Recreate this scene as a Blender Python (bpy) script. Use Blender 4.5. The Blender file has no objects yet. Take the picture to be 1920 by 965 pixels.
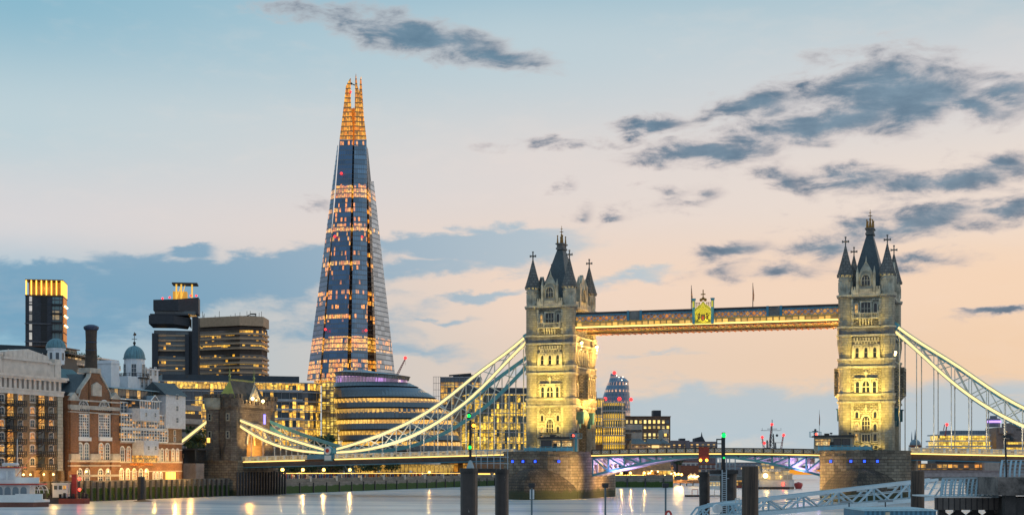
import bpy, math, random
from mathutils import Vector
R = math.radians; pi = math.pi
sc = bpy.context.scene
# ------------------------------------------------------------------ camera
FPX, AL, CX, CD, CH, YH = 2850.0, R(18.9), 80.0, 395.0, 8.9, 870.0
CA, SA = math.cos(AL), math.sin(AL)
cam = bpy.data.cameras.new('camera'); cam.sensor_width = 36; cam.lens = FPX/1920*36
cam.shift_y = (YH-482.5)/1920; cam.clip_start = 1; cam.clip_end = 20000
camo = bpy.data.objects.new('camera', cam); sc.collection.objects.link(camo)
camo.location = (CX, -CD, CH); camo.rotation_euler = (R(90), 0, AL); sc.camera = camo
sc.view_settings.view_transform = 'Standard'; sc.view_settings.look = 'None'
sc.view_settings.exposure = 0.0; sc.view_settings.gamma = 1
sc.render.engine = 'CYCLES'; sc.cycles.use_denoising = True
sc.cycles.max_bounces = 5; sc.cycles.diffuse_bounces = 2; sc.cycles.glossy_bounces = 3; sc.cycles.sample_clamp_indirect = 4
sc.cycles.use_light_tree = True

# ------------------------------------------------------------------ sky
w = bpy.data.worlds.new('World'); sc.world = w; w.use_nodes = True
def build_sky():
    nt = w.node_tree; N = nt.nodes; L = nt.links
    bg = N['Background']
    def nd(t, **k):
        n = N.new(t)
        for a, b in k.items(): setattr(n, a, b)
        return n
    def put(sock, v):
        if hasattr(v, 'is_output'): L.new(v, sock)
        else: sock.default_value = v
    def m(op, a, b=None, c=None, clamp=False):
        n = nd('ShaderNodeMath', operation=op); n.use_clamp = clamp
        put(n.inputs[0], a)
        if b is not None: put(n.inputs[1], b)
        if c is not None: put(n.inputs[2], c)
        return n.outputs[0]
    def mix(f, a, b, blend='MIX'):
        n = nd('ShaderNodeMix', data_type='RGBA', blend_type=blend)
        put(n.inputs[0], f); put(n.inputs[6], a); put(n.inputs[7], b)
        return n.outputs[2]
    tc = nd('ShaderNodeTexCoord')
    rot = nd('ShaderNodeMapping'); rot.inputs['Rotation'].default_value = (0, 0, -AL); L.new(tc.outputs['Generated'], rot.inputs[0])
    s = nd('ShaderNodeSeparateXYZ'); L.new(rot.outputs[0], s.inputs[0])
    az = m('ARCTAN2', s.outputs[0], s.outputs[1])
    hyp = m('SQRT', m('ADD', m('MULTIPLY', s.outputs[0], s.outputs[0]), m('MULTIPLY', s.outputs[1], s.outputs[1])))
    el = m('ARCTAN2', s.outputs[2], hyp)
    def ramp(v, stops):
        n = nd('ShaderNodeValToRGB'); n.color_ramp.interpolation = 'EASE'
        e = n.color_ramp.elements
        while len(e) < len(stops): e.new(0.5)
        for q, (p, c) in zip(e, stops): q.position = p; q.color = (*[((x/255+.055)/1.055)**2.4 for x in c], 1)
        put(n.inputs[0], v); return n.outputs[0]
    ev = m('MULTIPLY', el, 1/0.34, clamp=True)      # 0 at the horizon, 0.9 at the top of the view
    left = ramp(ev, [(0, (150, 188, 206)), (.3, (146, 186, 206)), (.45, (214, 212, 214)), (.62, (190, 208, 215)), (.85, (138, 184, 204)), (1, (108, 164, 190))])
    mid = ramp(ev, [(0, (206, 208, 206)), (.18, (226, 206, 190)), (.34, (238, 213, 195)), (.55, (222, 214, 211)), (.78, (188, 206, 214)), (1, (120, 176, 200))])
    rgt = ramp(ev, [(0, (206, 208, 204)), (.18, (240, 206, 174)), (.34, (244, 212, 184)), (.5, (236, 220, 208)), (.7, (214, 213, 214)), (.88, (176, 198, 208)), (1, (150, 182, 198))])
    ta = m('MULTIPLY_ADD', az, 1/0.62, 0.5, clamp=True)
    f1 = m('MULTIPLY', ta, 2, clamp=True); f2 = m('MULTIPLY_ADD', ta, 2, -1, clamp=True)
    col = mix(f2, mix(f1, left, mid), rgt)
    def ss0(v, p, q):
        n = nd('ShaderNodeMapRange', interpolation_type='SMOOTHSTEP'); put(n.inputs[0], v)
        for i, k in zip((1, 2, 3, 4), (p, q, .72, 1.25)): n.inputs[i].default_value = k
        return n.outputs[0]
    # away from the sunset a bluer sky, scaled up overhead to brighten the scene
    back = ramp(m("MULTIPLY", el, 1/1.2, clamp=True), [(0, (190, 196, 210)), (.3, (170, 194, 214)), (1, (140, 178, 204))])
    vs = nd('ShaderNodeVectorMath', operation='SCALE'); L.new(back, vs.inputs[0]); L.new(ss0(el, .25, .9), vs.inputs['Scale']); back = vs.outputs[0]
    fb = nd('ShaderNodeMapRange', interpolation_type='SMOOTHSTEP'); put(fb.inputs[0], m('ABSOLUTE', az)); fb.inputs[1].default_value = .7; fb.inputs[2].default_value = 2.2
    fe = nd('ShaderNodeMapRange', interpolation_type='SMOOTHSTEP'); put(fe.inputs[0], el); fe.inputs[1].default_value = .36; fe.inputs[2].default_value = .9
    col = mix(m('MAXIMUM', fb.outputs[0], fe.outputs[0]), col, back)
    # ---- clouds: fixed in azimuth and elevation, broken up by noise
    cv = nd('ShaderNodeCombineXYZ'); L.new(az, cv.inputs[0]); L.new(el, cv.inputs[1])
    st = nd('ShaderNodeMapping'); st.inputs['Scale'].default_value = (13, 34, 1); L.new(cv.outputs[0], st.inputs[0])
    n1 = nd('ShaderNodeTexNoise'); n1.inputs['Scale'].default_value = 2.3; n1.inputs['Detail'].default_value = 10; n1.inputs['Roughness'].default_value = .6; n1.inputs['Distortion'].default_value = .25
    L.new(st.outputs[0], n1.inputs['Vector'])
    st2 = nd('ShaderNodeMapping'); st2.inputs['Scale'].default_value = (5, 14, 1); st2.inputs['Location'].default_value = (3.1, 1.7, 0); L.new(cv.outputs[0], st2.inputs[0])
    n2 = nd('ShaderNodeTexNoise'); n2.inputs['Scale'].default_value = 1.0; n2.inputs['Detail'].default_value = 5; L.new(st2.outputs[0], n2.inputs['Vector'])
    wv = nd('ShaderNodeVectorMath', operation='MULTIPLY_ADD'); sub = nd('ShaderNodeVectorMath', operation='SUBTRACT')
    L.new(n1.outputs['Color'], sub.inputs[0]); sub.inputs[1].default_value = (.5, .5, .5)
    L.new(sub.outputs[0], wv.inputs[0]); wv.inputs[1].default_value = (.03, .022, 0); L.new(cv.outputs[0], wv.inputs[2])
    def ae(px, py):
        u = (px-960)/FPX; a = math.atan(u); return a, math.atan((YH-py)/FPX*math.cos(a))
    def field(lst):
        tot = None
        for (px, py, rx, ry, tilt, k) in lst:
            a, e = ae(px, py)
            mp = nd('ShaderNodeMapping', vector_type='TEXTURE')
            mp.inputs['Location'].default_value = (a, e, 0); mp.inputs['Rotation'].default_value = (0, 0, R(tilt)); mp.inputs['Scale'].default_value = (rx/FPX, ry/FPX, 1)
            L.new(wv.outputs[0], mp.inputs[0])
            ln = nd('ShaderNodeVectorMath', operation='LENGTH'); L.new(mp.outputs[0], ln.inputs[0])
            v = m('MULTIPLY', m('SUBTRACT', 1.35, ln.outputs[1]), k)
            tot = v if tot is None else m('SMOOTH_MAX', tot, v, .25)
        return tot
    dark = [(790, 72, 210, 34, -10, 1), (930, 103, 110, 17, -4, .9), (715, 52, 100, 20, -12, .8),
            (1690, 175, 165, 62, -6, 1.2), (1560, 225, 210, 36, 8, 1.1), (1420, 200, 90, 28, 5, .9), (1330, 285, 140, 22, 3, 1), (1820, 200, 90, 30, -14, .9),
            (1225, 233, 62, 17, 2, 1), (1890, 170, 70, 30, -10, .9), (1060, 268, 120, 7, 2, .45), (1600, 335, 100, 26, 3, .8), (1780, 335, 160, 26, 5, .95), (1880, 310, 60, 22, -8, .8),
            (1480, 340, 50, 26, -30, .55), (1700, 420, 190, 26, 8, .95), (1560, 458, 90, 28, 3, .85), (1880, 390, 110, 24, 3, .8), (1380, 465, 70, 18, 14, .8), (1720, 490, 100, 14, 5, .6),
            (1250, 370, 80, 14, 18, .45), (1320, 365, 36, 16, 5, .5), (1085, 405, 24, 15, 20, .7), (1150, 406, 20, 8, 0, .6), (1065, 350, 16, 10, 30, .4), (586, 387, 36, 10, 4, .7),
            (1880, 580, 90, 9, 3, .8), (1350, 505, 60, 14, 6, .45), (1460, 510, 90, 16, 4, .55)]
    bank = [(90, 510, 150, 24, 2, 1), (420, 520, 330, 42, 3, 1.3), (250, 545, 320, 40, 2, 1.2), (360, 475, 45, 14, 6, 1), (560, 500, 170, 38, 4, 1.2), (870, 455, 190, 28, 4, 1.2), (800, 500, 150, 22, 5, .9), (960, 470, 150, 40, 2, .9),
            (100, 600, 260, 46, 0, .75), (640, 600, 190, 60, 0, .55), (900, 556, 90, 12, 6, .9), (830, 603, 70, 10, 4, .7), (1180, 520, 110, 15, 8, .6), (780, 660, 130, 18, 0, .55), (1240, 660, 90, 7, 2, .45),
            (1330, 780, 420, 62, 0, 1.0), (1720, 785, 420, 70, 0, 1.0), (1000, 700, 200, 40, 0, .3)]
    def ss(v, a, b):
        n = nd('ShaderNodeMapRange', interpolation_type='SMOOTHSTEP'); put(n.inputs[0], v); n.inputs[1].default_value = a; n.inputs[2].default_value = b; return n.outputs[0]
    nz = m('SUBTRACT', n1.outputs['Fac'], .5); nz2 = m('SUBTRACT', n2.outputs['Fac'], .5)
    fd = m('MULTIPLY_ADD', nz, 2.6, m('MULTIPLY_ADD', nz2, .7, m('ADD', field(dark), .12)))
    fk = m('MULTIPLY_ADD', nz, 1.5, m('MULTIPLY_ADD', nz2, .5, field(bank)))
    def lin(c): return (*[((x/255+.055)/1.055)**2.4 for x in c], 1)
    bc = mix(ss(az, -.22, .12), lin((108, 156, 186)), lin((176, 196, 208)))
    col = mix(m('MULTIPLY', ss(fk, .1, .75), .82), col, bc)
    # high thin veil that lightens and pinks the lower sky a little
    col = mix(m('MULTIPLY', ss(m('ADD', nz2, nz), .0, .35), .10), col, lin((246, 226, 214)))
    dn = m('MULTIPLY_ADD', nz2, 1.6, m('MULTIPLY_ADD', nz, 2.2, .5), clamp=True)
    core = mix(dn, lin((118, 146, 166)), lin((62, 100, 128)))
    dc = mix(ss(fd, .2, 1.25), lin((196, 184, 184)), core)
    col = mix(m('MULTIPLY', ss(fd, .0, 1.0), .9), col, dc)
    sky = nd('ShaderNodeTexSky', sky_type='NISHITA'); sky.sun_disc = False; sky.sun_elevation = R(1.5); sky.sun_rotation = SUN_ROT; sky.air_density = 1.0; sky.dust_density = 1.0
    sb = nd('ShaderNodeBackground'); L.new(sky.outputs[0], sb.inputs[0]); sb.inputs[1].default_value = .006
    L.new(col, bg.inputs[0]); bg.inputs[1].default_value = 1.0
    ad = nd('ShaderNodeAddShader'); L.new(bg.outputs[0], ad.inputs[0]); L.new(sb.outputs[0], ad.inputs[1])
    L.new(ad.outputs[0], N['World Output'].inputs[0])
SUN_AZ = -AL + R(80)                       # the sun has just gone down to the right, beyond the north tower
SUN_ROT = SUN_AZ
build_sky()
w.cycles.sampling_method = 'MANUAL'; w.cycles.sample_map_resolution = 512
sun = bpy.data.lights.new('sun', 'SUN'); sun.energy = .4; sun.angle = R(12); sun.color = (1, .72, .48)
suno = bpy.data.objects.new('sun', sun); sc.collection.objects.link(suno)
_sd = Vector((math.sin(SUN_AZ)*math.cos(R(3)), math.cos(SUN_AZ)*math.cos(R(3)), math.sin(R(3))))
suno.rotation_euler = _sd.to_track_quat('Z', 'Y').to_euler(); suno.location = (0, 0, 200)

# ------------------------------------------------------------------ placing
def gp(px, Z):
    r = (px-960)/FPX*Z
    return Vector((CX+r*CA-Z*SA, -CD+r*SA+Z*CA, 0))
def zz(py, Z): return CH+(YH-py)*Z/FPX
def on_y(px, Y):                           # where the view line through px meets the vertical plane y = Y
    u = (px-960)/FPX; t = (Y+CD)/(u*SA+CA)
    return CX+t*(u*CA-SA), t
def on_x(px, X):
    u = (px-960)/FPX; t = (X-CX)/(u*CA-SA)
    return -CD+t*(u*SA+CA), t
class Fac:
    """a facade between two ground points seen at columns a and b, at distances za and zb"""
    def __init__(s, a, za, b, zb):
        s.A = gp(a, za); B = gp(b, zb); d = B-s.A; s.w = d.length; s.d = d/s.w; s.ang = math.atan2(s.d.y, s.d.x); s.px0 = a
    def t(s, px):
        u = (px-960)/FPX; q = Vector((CA*u-SA, SA*u+CA, 0)); c = Vector((CX, -CD, 0)); e = s.A-c
        den = q.x*s.d.y-q.y*s.d.x
        return (e.x*s.d.y-e.y*s.d.x)/den
    def u(s, px):
        t = s.t(px); u = (px-960)/FPX; p = Vector((CX+t*(CA*u-SA), -CD+t*(SA*u+CA), 0))
        return (p-s.A).dot(s.d)
    def z(s, px, py): return zz(py, s.t(px))
    def ud(s, px, dep):                    # the same, for a line set back by dep behind the facade
        A0 = s.A; s.A = A0+Vector((-s.d.y, s.d.x, 0))*dep; u = s.u(px); s.A = A0; return u

# ------------------------------------------------------------------ materials
def new_mat(name):
    m = bpy.data.materials.new(name); m.use_nodes = True
    nt = m.node_tree; b = nt.nodes['Principled BSDF']
    return m, nt, b
class NT:
    def __init__(s, nt): s.N = nt.nodes; s.L = nt.links
    def nd(s, t, **k):
        n = s.N.new(t)
        for a, b in k.items(): setattr(n, a, b)
        return n
    def put(s, sock, v):
        if hasattr(v, 'is_output'): s.L.new(v, sock)
        elif isinstance(v, (tuple, list)) and len(v) == 3 and sock.type == 'RGBA': sock.default_value = (*v, 1)
        else: sock.default_value = v
    def m(s, op, a, b=None, c=None, clamp=False):
        n = s.nd('ShaderNodeMath', operation=op); n.use_clamp = clamp
        for i, v in enumerate((a, b, c)):
            if v is not None: s.put(n.inputs[i], v)
        return n.outputs[0]
    def mix(s, f, a, b, blend='MIX'):
        n = s.nd('ShaderNodeMix', data_type='RGBA', blend_type=blend)
        s.put(n.inputs[0], f); s.put(n.inputs[6], a); s.put(n.inputs[7], b); return n.outputs[2]
    def noise(s, vec, scale, detail=4, rough=.6):
        n = s.nd('ShaderNodeTexNoise'); s.L.new(vec, n.inputs['Vector']); n.inputs['Scale'].default_value = scale; n.inputs['Detail'].default_value = detail; n.inputs['Roughness'].default_value = rough
        return n.outputs['Fac']
    def rng(s, v, a, b, c=0, d=1, smooth=False):
        n = s.nd('ShaderNodeMapRange'); s.put(n.inputs[0], v)
        if smooth: n.interpolation_type = 'SMOOTHSTEP'
        for i, q in zip((1, 2, 3, 4), (a, b, c, d)): n.inputs[i].default_value = q
        return n.outputs[0]
    def bump(s, b, h, strength=.4, dist=.05):
        n = s.nd('ShaderNodeBump'); s.L.new(h, n.inputs['Height']); n.inputs['Strength'].default_value = strength; n.inputs['Distance'].default_value = dist
        s.L.new(n.outputs[0], b.inputs['Normal'])
MC = {}
def memo(f):
    def g(name, *a, **k):
        if name not in MC: MC[name] = f(name, *a, **k)
        return MC[name]
    return g
@memo
def plain(name, col, rough=.6, metal=0, var=.25, scale=.6):
    m, nt, b = new_mat(name); t = NT(nt); tc = t.nd('ShaderNodeTexCoord')
    n = t.noise(tc.outputs['Object'], scale, 6); n2 = t.noise(tc.outputs['Object'], scale*9, 3)
    f = t.m('ADD', t.rng(n, .3, .7, 1-var, 1+var), t.rng(n2, .3, .7, -var*.4, var*.4))
    c = t.nd('ShaderNodeVectorMath', operation='SCALE'); c.inputs[0].default_value = col; t.put(c.inputs['Scale'], f)
    t.L.new(c.outputs[0], b.inputs['Base Color']); b.inputs['Roughness'].default_value = rough; b.inputs['Metallic'].default_value = metal
    return m
@memo
def masonry(name, c1, c2, mortar, bw, bh, msize=.02, bump=.5, stain=.35, rough=.85, dirt=(.5, .5, .5)):
    m, nt, b = new_mat(name); t = NT(nt); tc = t.nd('ShaderNodeTexCoord')
    br = t.nd('ShaderNodeTexBrick'); t.L.new(tc.outputs['UV'], br.inputs['Vector'])
    for k, v in (('Scale', 1), ('Mortar Size', msize), ('Mortar Smooth', .2), ('Bias', 0), ('Brick Width', bw), ('Row Height', bh)): br.inputs[k].default_value = v
    t.put(br.inputs['Color1'], c1); t.put(br.inputs['Color2'], c2); t.put(br.inputs['Mortar'], mortar)
    n = t.noise(tc.outputs['Object'], .18, 6, .65); n2 = t.noise(tc.outputs['Object'], 1.6, 5, .7)
    f = t.m('MULTIPLY', t.rng(n, .3, .7, 1-stain, 1+stain*.6), t.rng(n2, .25, .75, .75, 1.2))
    sc_ = t.nd('ShaderNodeVectorMath', operation='SCALE'); t.L.new(br.outputs['Color'], sc_.inputs[0]); t.put(sc_.inputs['Scale'], f)
    t.L.new(sc_.outputs[0], b.inputs['Base Color']); b.inputs['Roughness'].default_value = rough
    t.bump(b, t.m('MULTIPLY_ADD', n2, .5, t.m('MULTIPLY', br.outputs['Fac'], -.8)), bump, .08)
    return m
@memo
def glow(name, col, strength):
    m, nt, b = new_mat(name); b.inputs['Base Color'].default_value = (*[min(1, c)*.4 for c in col], 1)
    b.inputs['Emission Color'].default_value = (*col, 1); b.inputs['Emission Strength'].default_value = strength
    return m
@memo
def glass(name, col=(.03, .045, .06), rough=.1):
    m, nt, b = new_mat(name); b.inputs['Base Color'].default_value = (*col, 1); b.inputs['Roughness'].default_value = rough; b.inputs['Specular IOR Level'].default_value = .8
    return m
@memo
def offices(name, cw, ch, frac, lit1, lit2, strength, gcol=(.03, .05, .07), frame=(.06, .06, .07), mw=.08, mh=.06, rowvar=.3, detail=.9, rough=.12, zlit=(), off=0):
    """glazing in cells of cw x ch metres: dark reflecting glass, with some rooms lit from inside"""
    m, nt, b = new_mat(name); t = NT(nt); tc = t.nd('ShaderNodeTexCoord')
    s = t.nd('ShaderNodeSeparateXYZ'); t.L.new(tc.outputs['UV'], s.inputs[0])
    U = t.m('DIVIDE', s.outputs[0], cw); V = t.m('DIVIDE', t.m('SUBTRACT', s.outputs[1], off), ch)
    fu = t.m('FLOOR', U); fv = t.m('FLOOR', V); ru = t.m('FRACT', U); rv = t.m('FRACT', V)
    c = t.nd('ShaderNodeCombineXYZ'); t.put(c.inputs[0], fu); t.put(c.inputs[1], fv)
    wn = t.nd('ShaderNodeTexWhiteNoise', noise_dimensions='2D'); t.L.new(c.outputs[0], wn.inputs['Vector'])
    c4 = t.nd('ShaderNodeCombineXYZ'); t.put(c4.inputs[0], t.m('FLOOR', t.m('DIVIDE', fu, 4.3))); t.put(c4.inputs[1], fv)
    wn4 = t.nd('ShaderNodeTexWhiteNoise', noise_dimensions='2D'); t.L.new(c4.outputs[0], wn4.inputs['Vector'])
    wr = t.nd('ShaderNodeTexWhiteNoise', noise_dimensions='1D'); t.L.new(fv, wr.inputs['W'])
    thr = t.m('ADD', frac, t.m('MULTIPLY', t.m('SUBTRACT', wr.outputs['Value'], .5), rowvar*2))
    for (za, zb, fr) in zlit:
        ins = t.m('MULTIPLY', t.m('GREATER_THAN', s.outputs[1], za), t.m('LESS_THAN', s.outputs[1], zb))
        thr = t.m('ADD', thr, t.m('MULTIPLY', ins, fr))
    mixn = t.m('MULTIPLY_ADD', wn.outputs['Value'], .45, t.m('MULTIPLY', wn4.outputs['Value'], .55))
    lit = t.m('LESS_THAN', mixn, thr)
    pane = t.m('MULTIPLY', t.m('MULTIPLY', t.m('GREATER_THAN', ru, mw), t.m('LESS_THAN', ru, 1-mw)), t.m('MULTIPLY', t.m('GREATER_THAN', rv, mh), t.m('LESS_THAN', rv, 1-mh)))
    n = t.noise(tc.outputs['UV'], 1.3/min(cw, ch), 4, .7)
    cb_ = t.nd('ShaderNodeSeparateColor'); t.L.new(wn.outputs['Color'], cb_.inputs[0])
    lit = t.m('MULTIPLY', lit, t.rng(cb_.outputs[1], 0, 1, .45, 1.25))
    e = t.m('MULTIPLY', t.m('MULTIPLY', lit, pane), t.m('MULTIPLY', t.rng(n, .32, .68, 1-detail, 1+detail*.35), strength))
    blind = t.m('GREATER_THAN', rv, t.rng(cb_.outputs[2], 0, 1, .3, 1.7)); e = t.m('MULTIPLY', e, t.rng(blind, 0, 1, 1, .38))
    lc = t.mix(wn.outputs['Value'], lit1, lit2)
    gc = t.nd('ShaderNodeVectorMath', operation='SCALE'); gc.inputs[0].default_value = gcol; t.put(gc.inputs['Scale'], t.rng(wn4.outputs['Value'], 0, 1, .7, 1.35))
    t.L.new(t.mix(pane, frame, gc.outputs[0]), b.inputs['Base Color'])
    t.put(b.inputs['Roughness'], t.rng(pane, 0, 1, .5, rough)); b.inputs['Specular IOR Level'].default_value = .9
    t.L.new(lc, b.inputs['Emission Color']); t.L.new(e, b.inputs['Emission Strength'])
    return m

# ------------------------------------------------------------------ meshes
ZB = {}
class M:
    def __init__(s): s.v = []; s.f = []
    def poly(s, pts):
        b = len(s.v); s.v += [tuple(p) for p in pts]; s.f.append(tuple(range(b, b+len(pts)))); return s
    def add(s, v, f):
        b = len(s.v); s.v += [tuple(p) for p in v]; s.f += [tuple(i+b for i in q) for q in f]; return s
    def box(s, x0, x1, y0, y1, z0, z1):
        return s.add([(x0,y0,z0),(x1,y0,z0),(x1,y1,z0),(x0,y1,z0),(x0,y0,z1),(x1,y0,z1),(x1,y1,z1),(x0,y1,z1)],
                     [(0,3,2,1),(4,5,6,7),(0,1,5,4),(1,2,6,5),(2,3,7,6),(3,0,4,7)])
    def cb(s, x, y, z, dx, dy, dz): return s.box(x-dx/2, x+dx/2, y-dy/2, y+dy/2, z, z+dz)
    def prism(s, pl, z0, z1, k=1, c=None):           # plan polygon, counter-clockwise; top scaled by k about c
        n = len(pl); cx, cy = c or (sum(p[0] for p in pl)/n, sum(p[1] for p in pl)/n)
        tp = [(cx+(p[0]-cx)*k, cy+(p[1]-cy)*k, z1) for p in pl]
        return s.add([(p[0], p[1], z0) for p in pl]+tp, [tuple(range(n-1, -1, -1)), tuple(range(n, 2*n))]+[(i, (i+1) % n, n+(i+1) % n, n+i) for i in range(n)])
    def extr(s, pts, y0, y1):                        # outline in x,z (counter-clockwise seen from -y) pushed along y
        n = len(pts)
        return s.add([(p[0], y0, p[1]) for p in pts]+[(p[0], y1, p[1]) for p in pts], [tuple(range(n)), tuple(range(2*n-1, n-1, -1))]+[((i+1) % n, i, n+i, n+(i+1) % n) for i in range(n)])
    def frust(s, r0, r1, z0, z1, n=8, c=(0, 0), ph=None, sy=1):
        ph = pi/n if ph is None else ph
        a = [(math.cos(ph+2*pi*i/n), math.sin(ph+2*pi*i/n)) for i in range(n)]
        return s.add([(c[0]+r0*x, c[1]+r0*y*sy, z0) for x, y in a]+[(c[0]+r1*x, c[1]+r1*y*sy, z1) for x, y in a],
                     [tuple(range(n-1, -1, -1)), tuple(range(n, 2*n))]+[(i, (i+1) % n, n+(i+1) % n, n+i) for i in range(n)])
    def lathe(s, prof, n=12, c=(0, 0)):
        for (r0, z0), (r1, z1) in zip(prof, prof[1:]):
            s.frust(r0, r1, z0, z1, n, c) if abs(z1-z0) > 1e-6 else None
        return s
    def bar(s, p, q, wx, wz=None, up=(0, 0, 1)):
        wz = wz or wx; p = Vector(p); q = Vector(q); d = (q-p)
        if d.length < 1e-6: return s
        d.normalize(); u = Vector(up)
        if abs(d.dot(u)) > .97: u = Vector((0, 1, 0)) if abs(d.y) < .9 else Vector((1, 0, 0))
        a = d.cross(u).normalized()*wx/2; b = a.cross(d).normalized()*wz/2
        c = [-a-b, a-b, a+b, -a+b]
        return s.add([p+k for k in c]+[q+k for k in c], [(3,2,1,0),(4,5,6,7),(0,1,5,4),(1,2,6,5),(2,3,7,6),(3,0,4,7)])
    def rod(s, p, q, r0, r1=None, n=6):
        r1 = r0 if r1 is None else r1; p = Vector(p); q = Vector(q); d = (q-p).normalized()
        u = Vector((0, 0, 1)) if abs(d.z) < .9 else Vector((1, 0, 0)); a = d.cross(u).normalized(); b = d.cross(a)
        e = [(a*math.cos(2*pi*i/n)+b*math.sin(2*pi*i/n)) for i in range(n)]
        return s.add([p+k*r0 for k in e]+[q+k*r1 for k in e], [tuple(range(n)), tuple(range(2*n-1, n-1, -1))]+[((i+1) % n, i, n+i, n+(i+1) % n) for i in range(n)])
    def ball(s, c, r, n=8, k=5, sz=1):
        return s.lathe_c([(max(.001, r*math.sin(pi*i/k)), -r*sz*math.cos(pi*i/k)) for i in range(k+1)], c, n)
    def lathe_c(s, prof, c, n=8):
        b = len(s.v)
        for r, z in prof:
            for i in range(n): s.v.append((c[0]+r*math.cos(2*pi*i/n), c[1]+r*math.sin(2*pi*i/n), c[2]+z))
        for j in range(len(prof)-1):
            for i in range(n): s.f.append((b+j*n+i, b+j*n+(i+1) % n, b+(j+1)*n+(i+1) % n, b+(j+1)*n+i))
        s.f.append(tuple(b+i for i in range(n-1, -1, -1))); s.f.append(tuple(b+(len(prof)-1)*n+i for i in range(n)))
        return s
    def flip(s, fn):                                 # append a copy of everything so far, moved by fn (a mirror)
        n = len(s.v); s.v += [fn(p) for p in s.v]; s.f += [tuple(i+n for i in reversed(q)) for q in list(s.f)]; return s
    def mesh(s, name, mats, dz=0, smooth=False):
        me = bpy.data.meshes.new(name); me.from_pydata([(p[0], p[1], p[2]-dz) for p in s.v], [], s.f)
        for q in (mats if isinstance(mats, (list, tuple)) else [mats]): me.materials.append(q)
        uv = me.uv_layers.new(name='UVMap'); co = s.v
        buf = []
        for p in me.polygons:
            n = p.normal
            if abs(n.z) < .85:
                l = math.hypot(n.x, n.y) or 1; tx, ty = -n.y/l, n.x/l
                for i in p.vertices: buf += [co[i][0]*tx+co[i][1]*ty, co[i][2]]
            else:
                for i in p.vertices: buf += [co[i][0], co[i][1]]
        uv.data.foreach_set('uv', buf)
        if smooth: me.polygons.foreach_set('use_smooth', [True]*len(me.polygons))
        me.update(); return me
    def build(s, name, mats, parent=None, loc=(0, 0, 0), smooth=False):
        dz = ZB.get(parent.name, 0) if parent else 0
        o = bpy.data.objects.new(name, s.mesh(name, mats, dz, smooth)); sc.collection.objects.link(o); o.location = loc
        if parent: o.parent = parent; ZB[o.name] = dz
        return o
def thing(name, label, cat, loc=(0, 0, 0), rz=0, group=None):
    o = bpy.data.objects.new(name, None); sc.collection.objects.link(o); o.empty_display_size = .5
    o.location = loc; o.rotation_euler = (0, 0, rz); o['label'] = label; o['category'] = cat; ZB[o.name] = loc[2]
    if group: o['group'] = group
    return o
def tag(o, label, cat, group=None):
    o['label'] = label; o['category'] = cat
    if group: o['group'] = group
    return o
def kind(o, k): o['kind'] = k; return o
def dup(o, loc=None, rz=None, label=None, parent=None):
    c = o.copy(); sc.collection.objects.link(c)
    ZB[c.name] = ZB.get(o.name, 0)
    if loc is not None: c.location = loc
    if rz is not None: c.rotation_euler = (0, 0, rz)
    if label: c['label'] = label
    if parent: c.parent = parent; c.matrix_parent_inverse = o.matrix_parent_inverse
    for ch in list(o.children): dup(ch, parent=c)
    return c
def fac_thing(F, name, label, cat, z0, group=None): return thing(name, label, cat, (F.A.x, F.A.y, z0), F.ang, group)
def outline(w, h, kind_, n=6):                       # window outline from the sill centre, ccw in x,z
    a = w/2
    if kind_ == 'rect': return [(-a, 0), (a, 0), (a, h), (-a, h)]
    if kind_ == 'round': s = h-a; return [(-a, 0), (a, 0)]+[(a*math.cos(pi*i/(2*n)), s+a*math.sin(pi*i/(2*n))) for i in range(2*n+1)]
    if kind_ == 'seg': s = h-a*.35; return [(-a, 0), (a, 0)]+[(a*math.cos(pi*i/n), s+a*.35*math.sin(pi*i/n)) for i in range(n+1)]
    if kind_ == 'half': return [(a*math.cos(pi*i/(2*n)), h*math.sin(pi*i/(2*n))) for i in range(2*n+1)]
    s = h-a*1.5; o = [(-a, 0), (a, 0)]               # pointed
    o += [(a*math.cos(i/n*pi/2)**.8, s+a*1.5*math.sin(i/n*pi/2)) for i in range(n)]+[(0, h)]+[(-a*math.cos(i/n*pi/2)**.8, s+a*1.5*math.sin(i/n*pi/2)) for i in range(n-1, -1, -1)]
    return o
WC = {}
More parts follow.
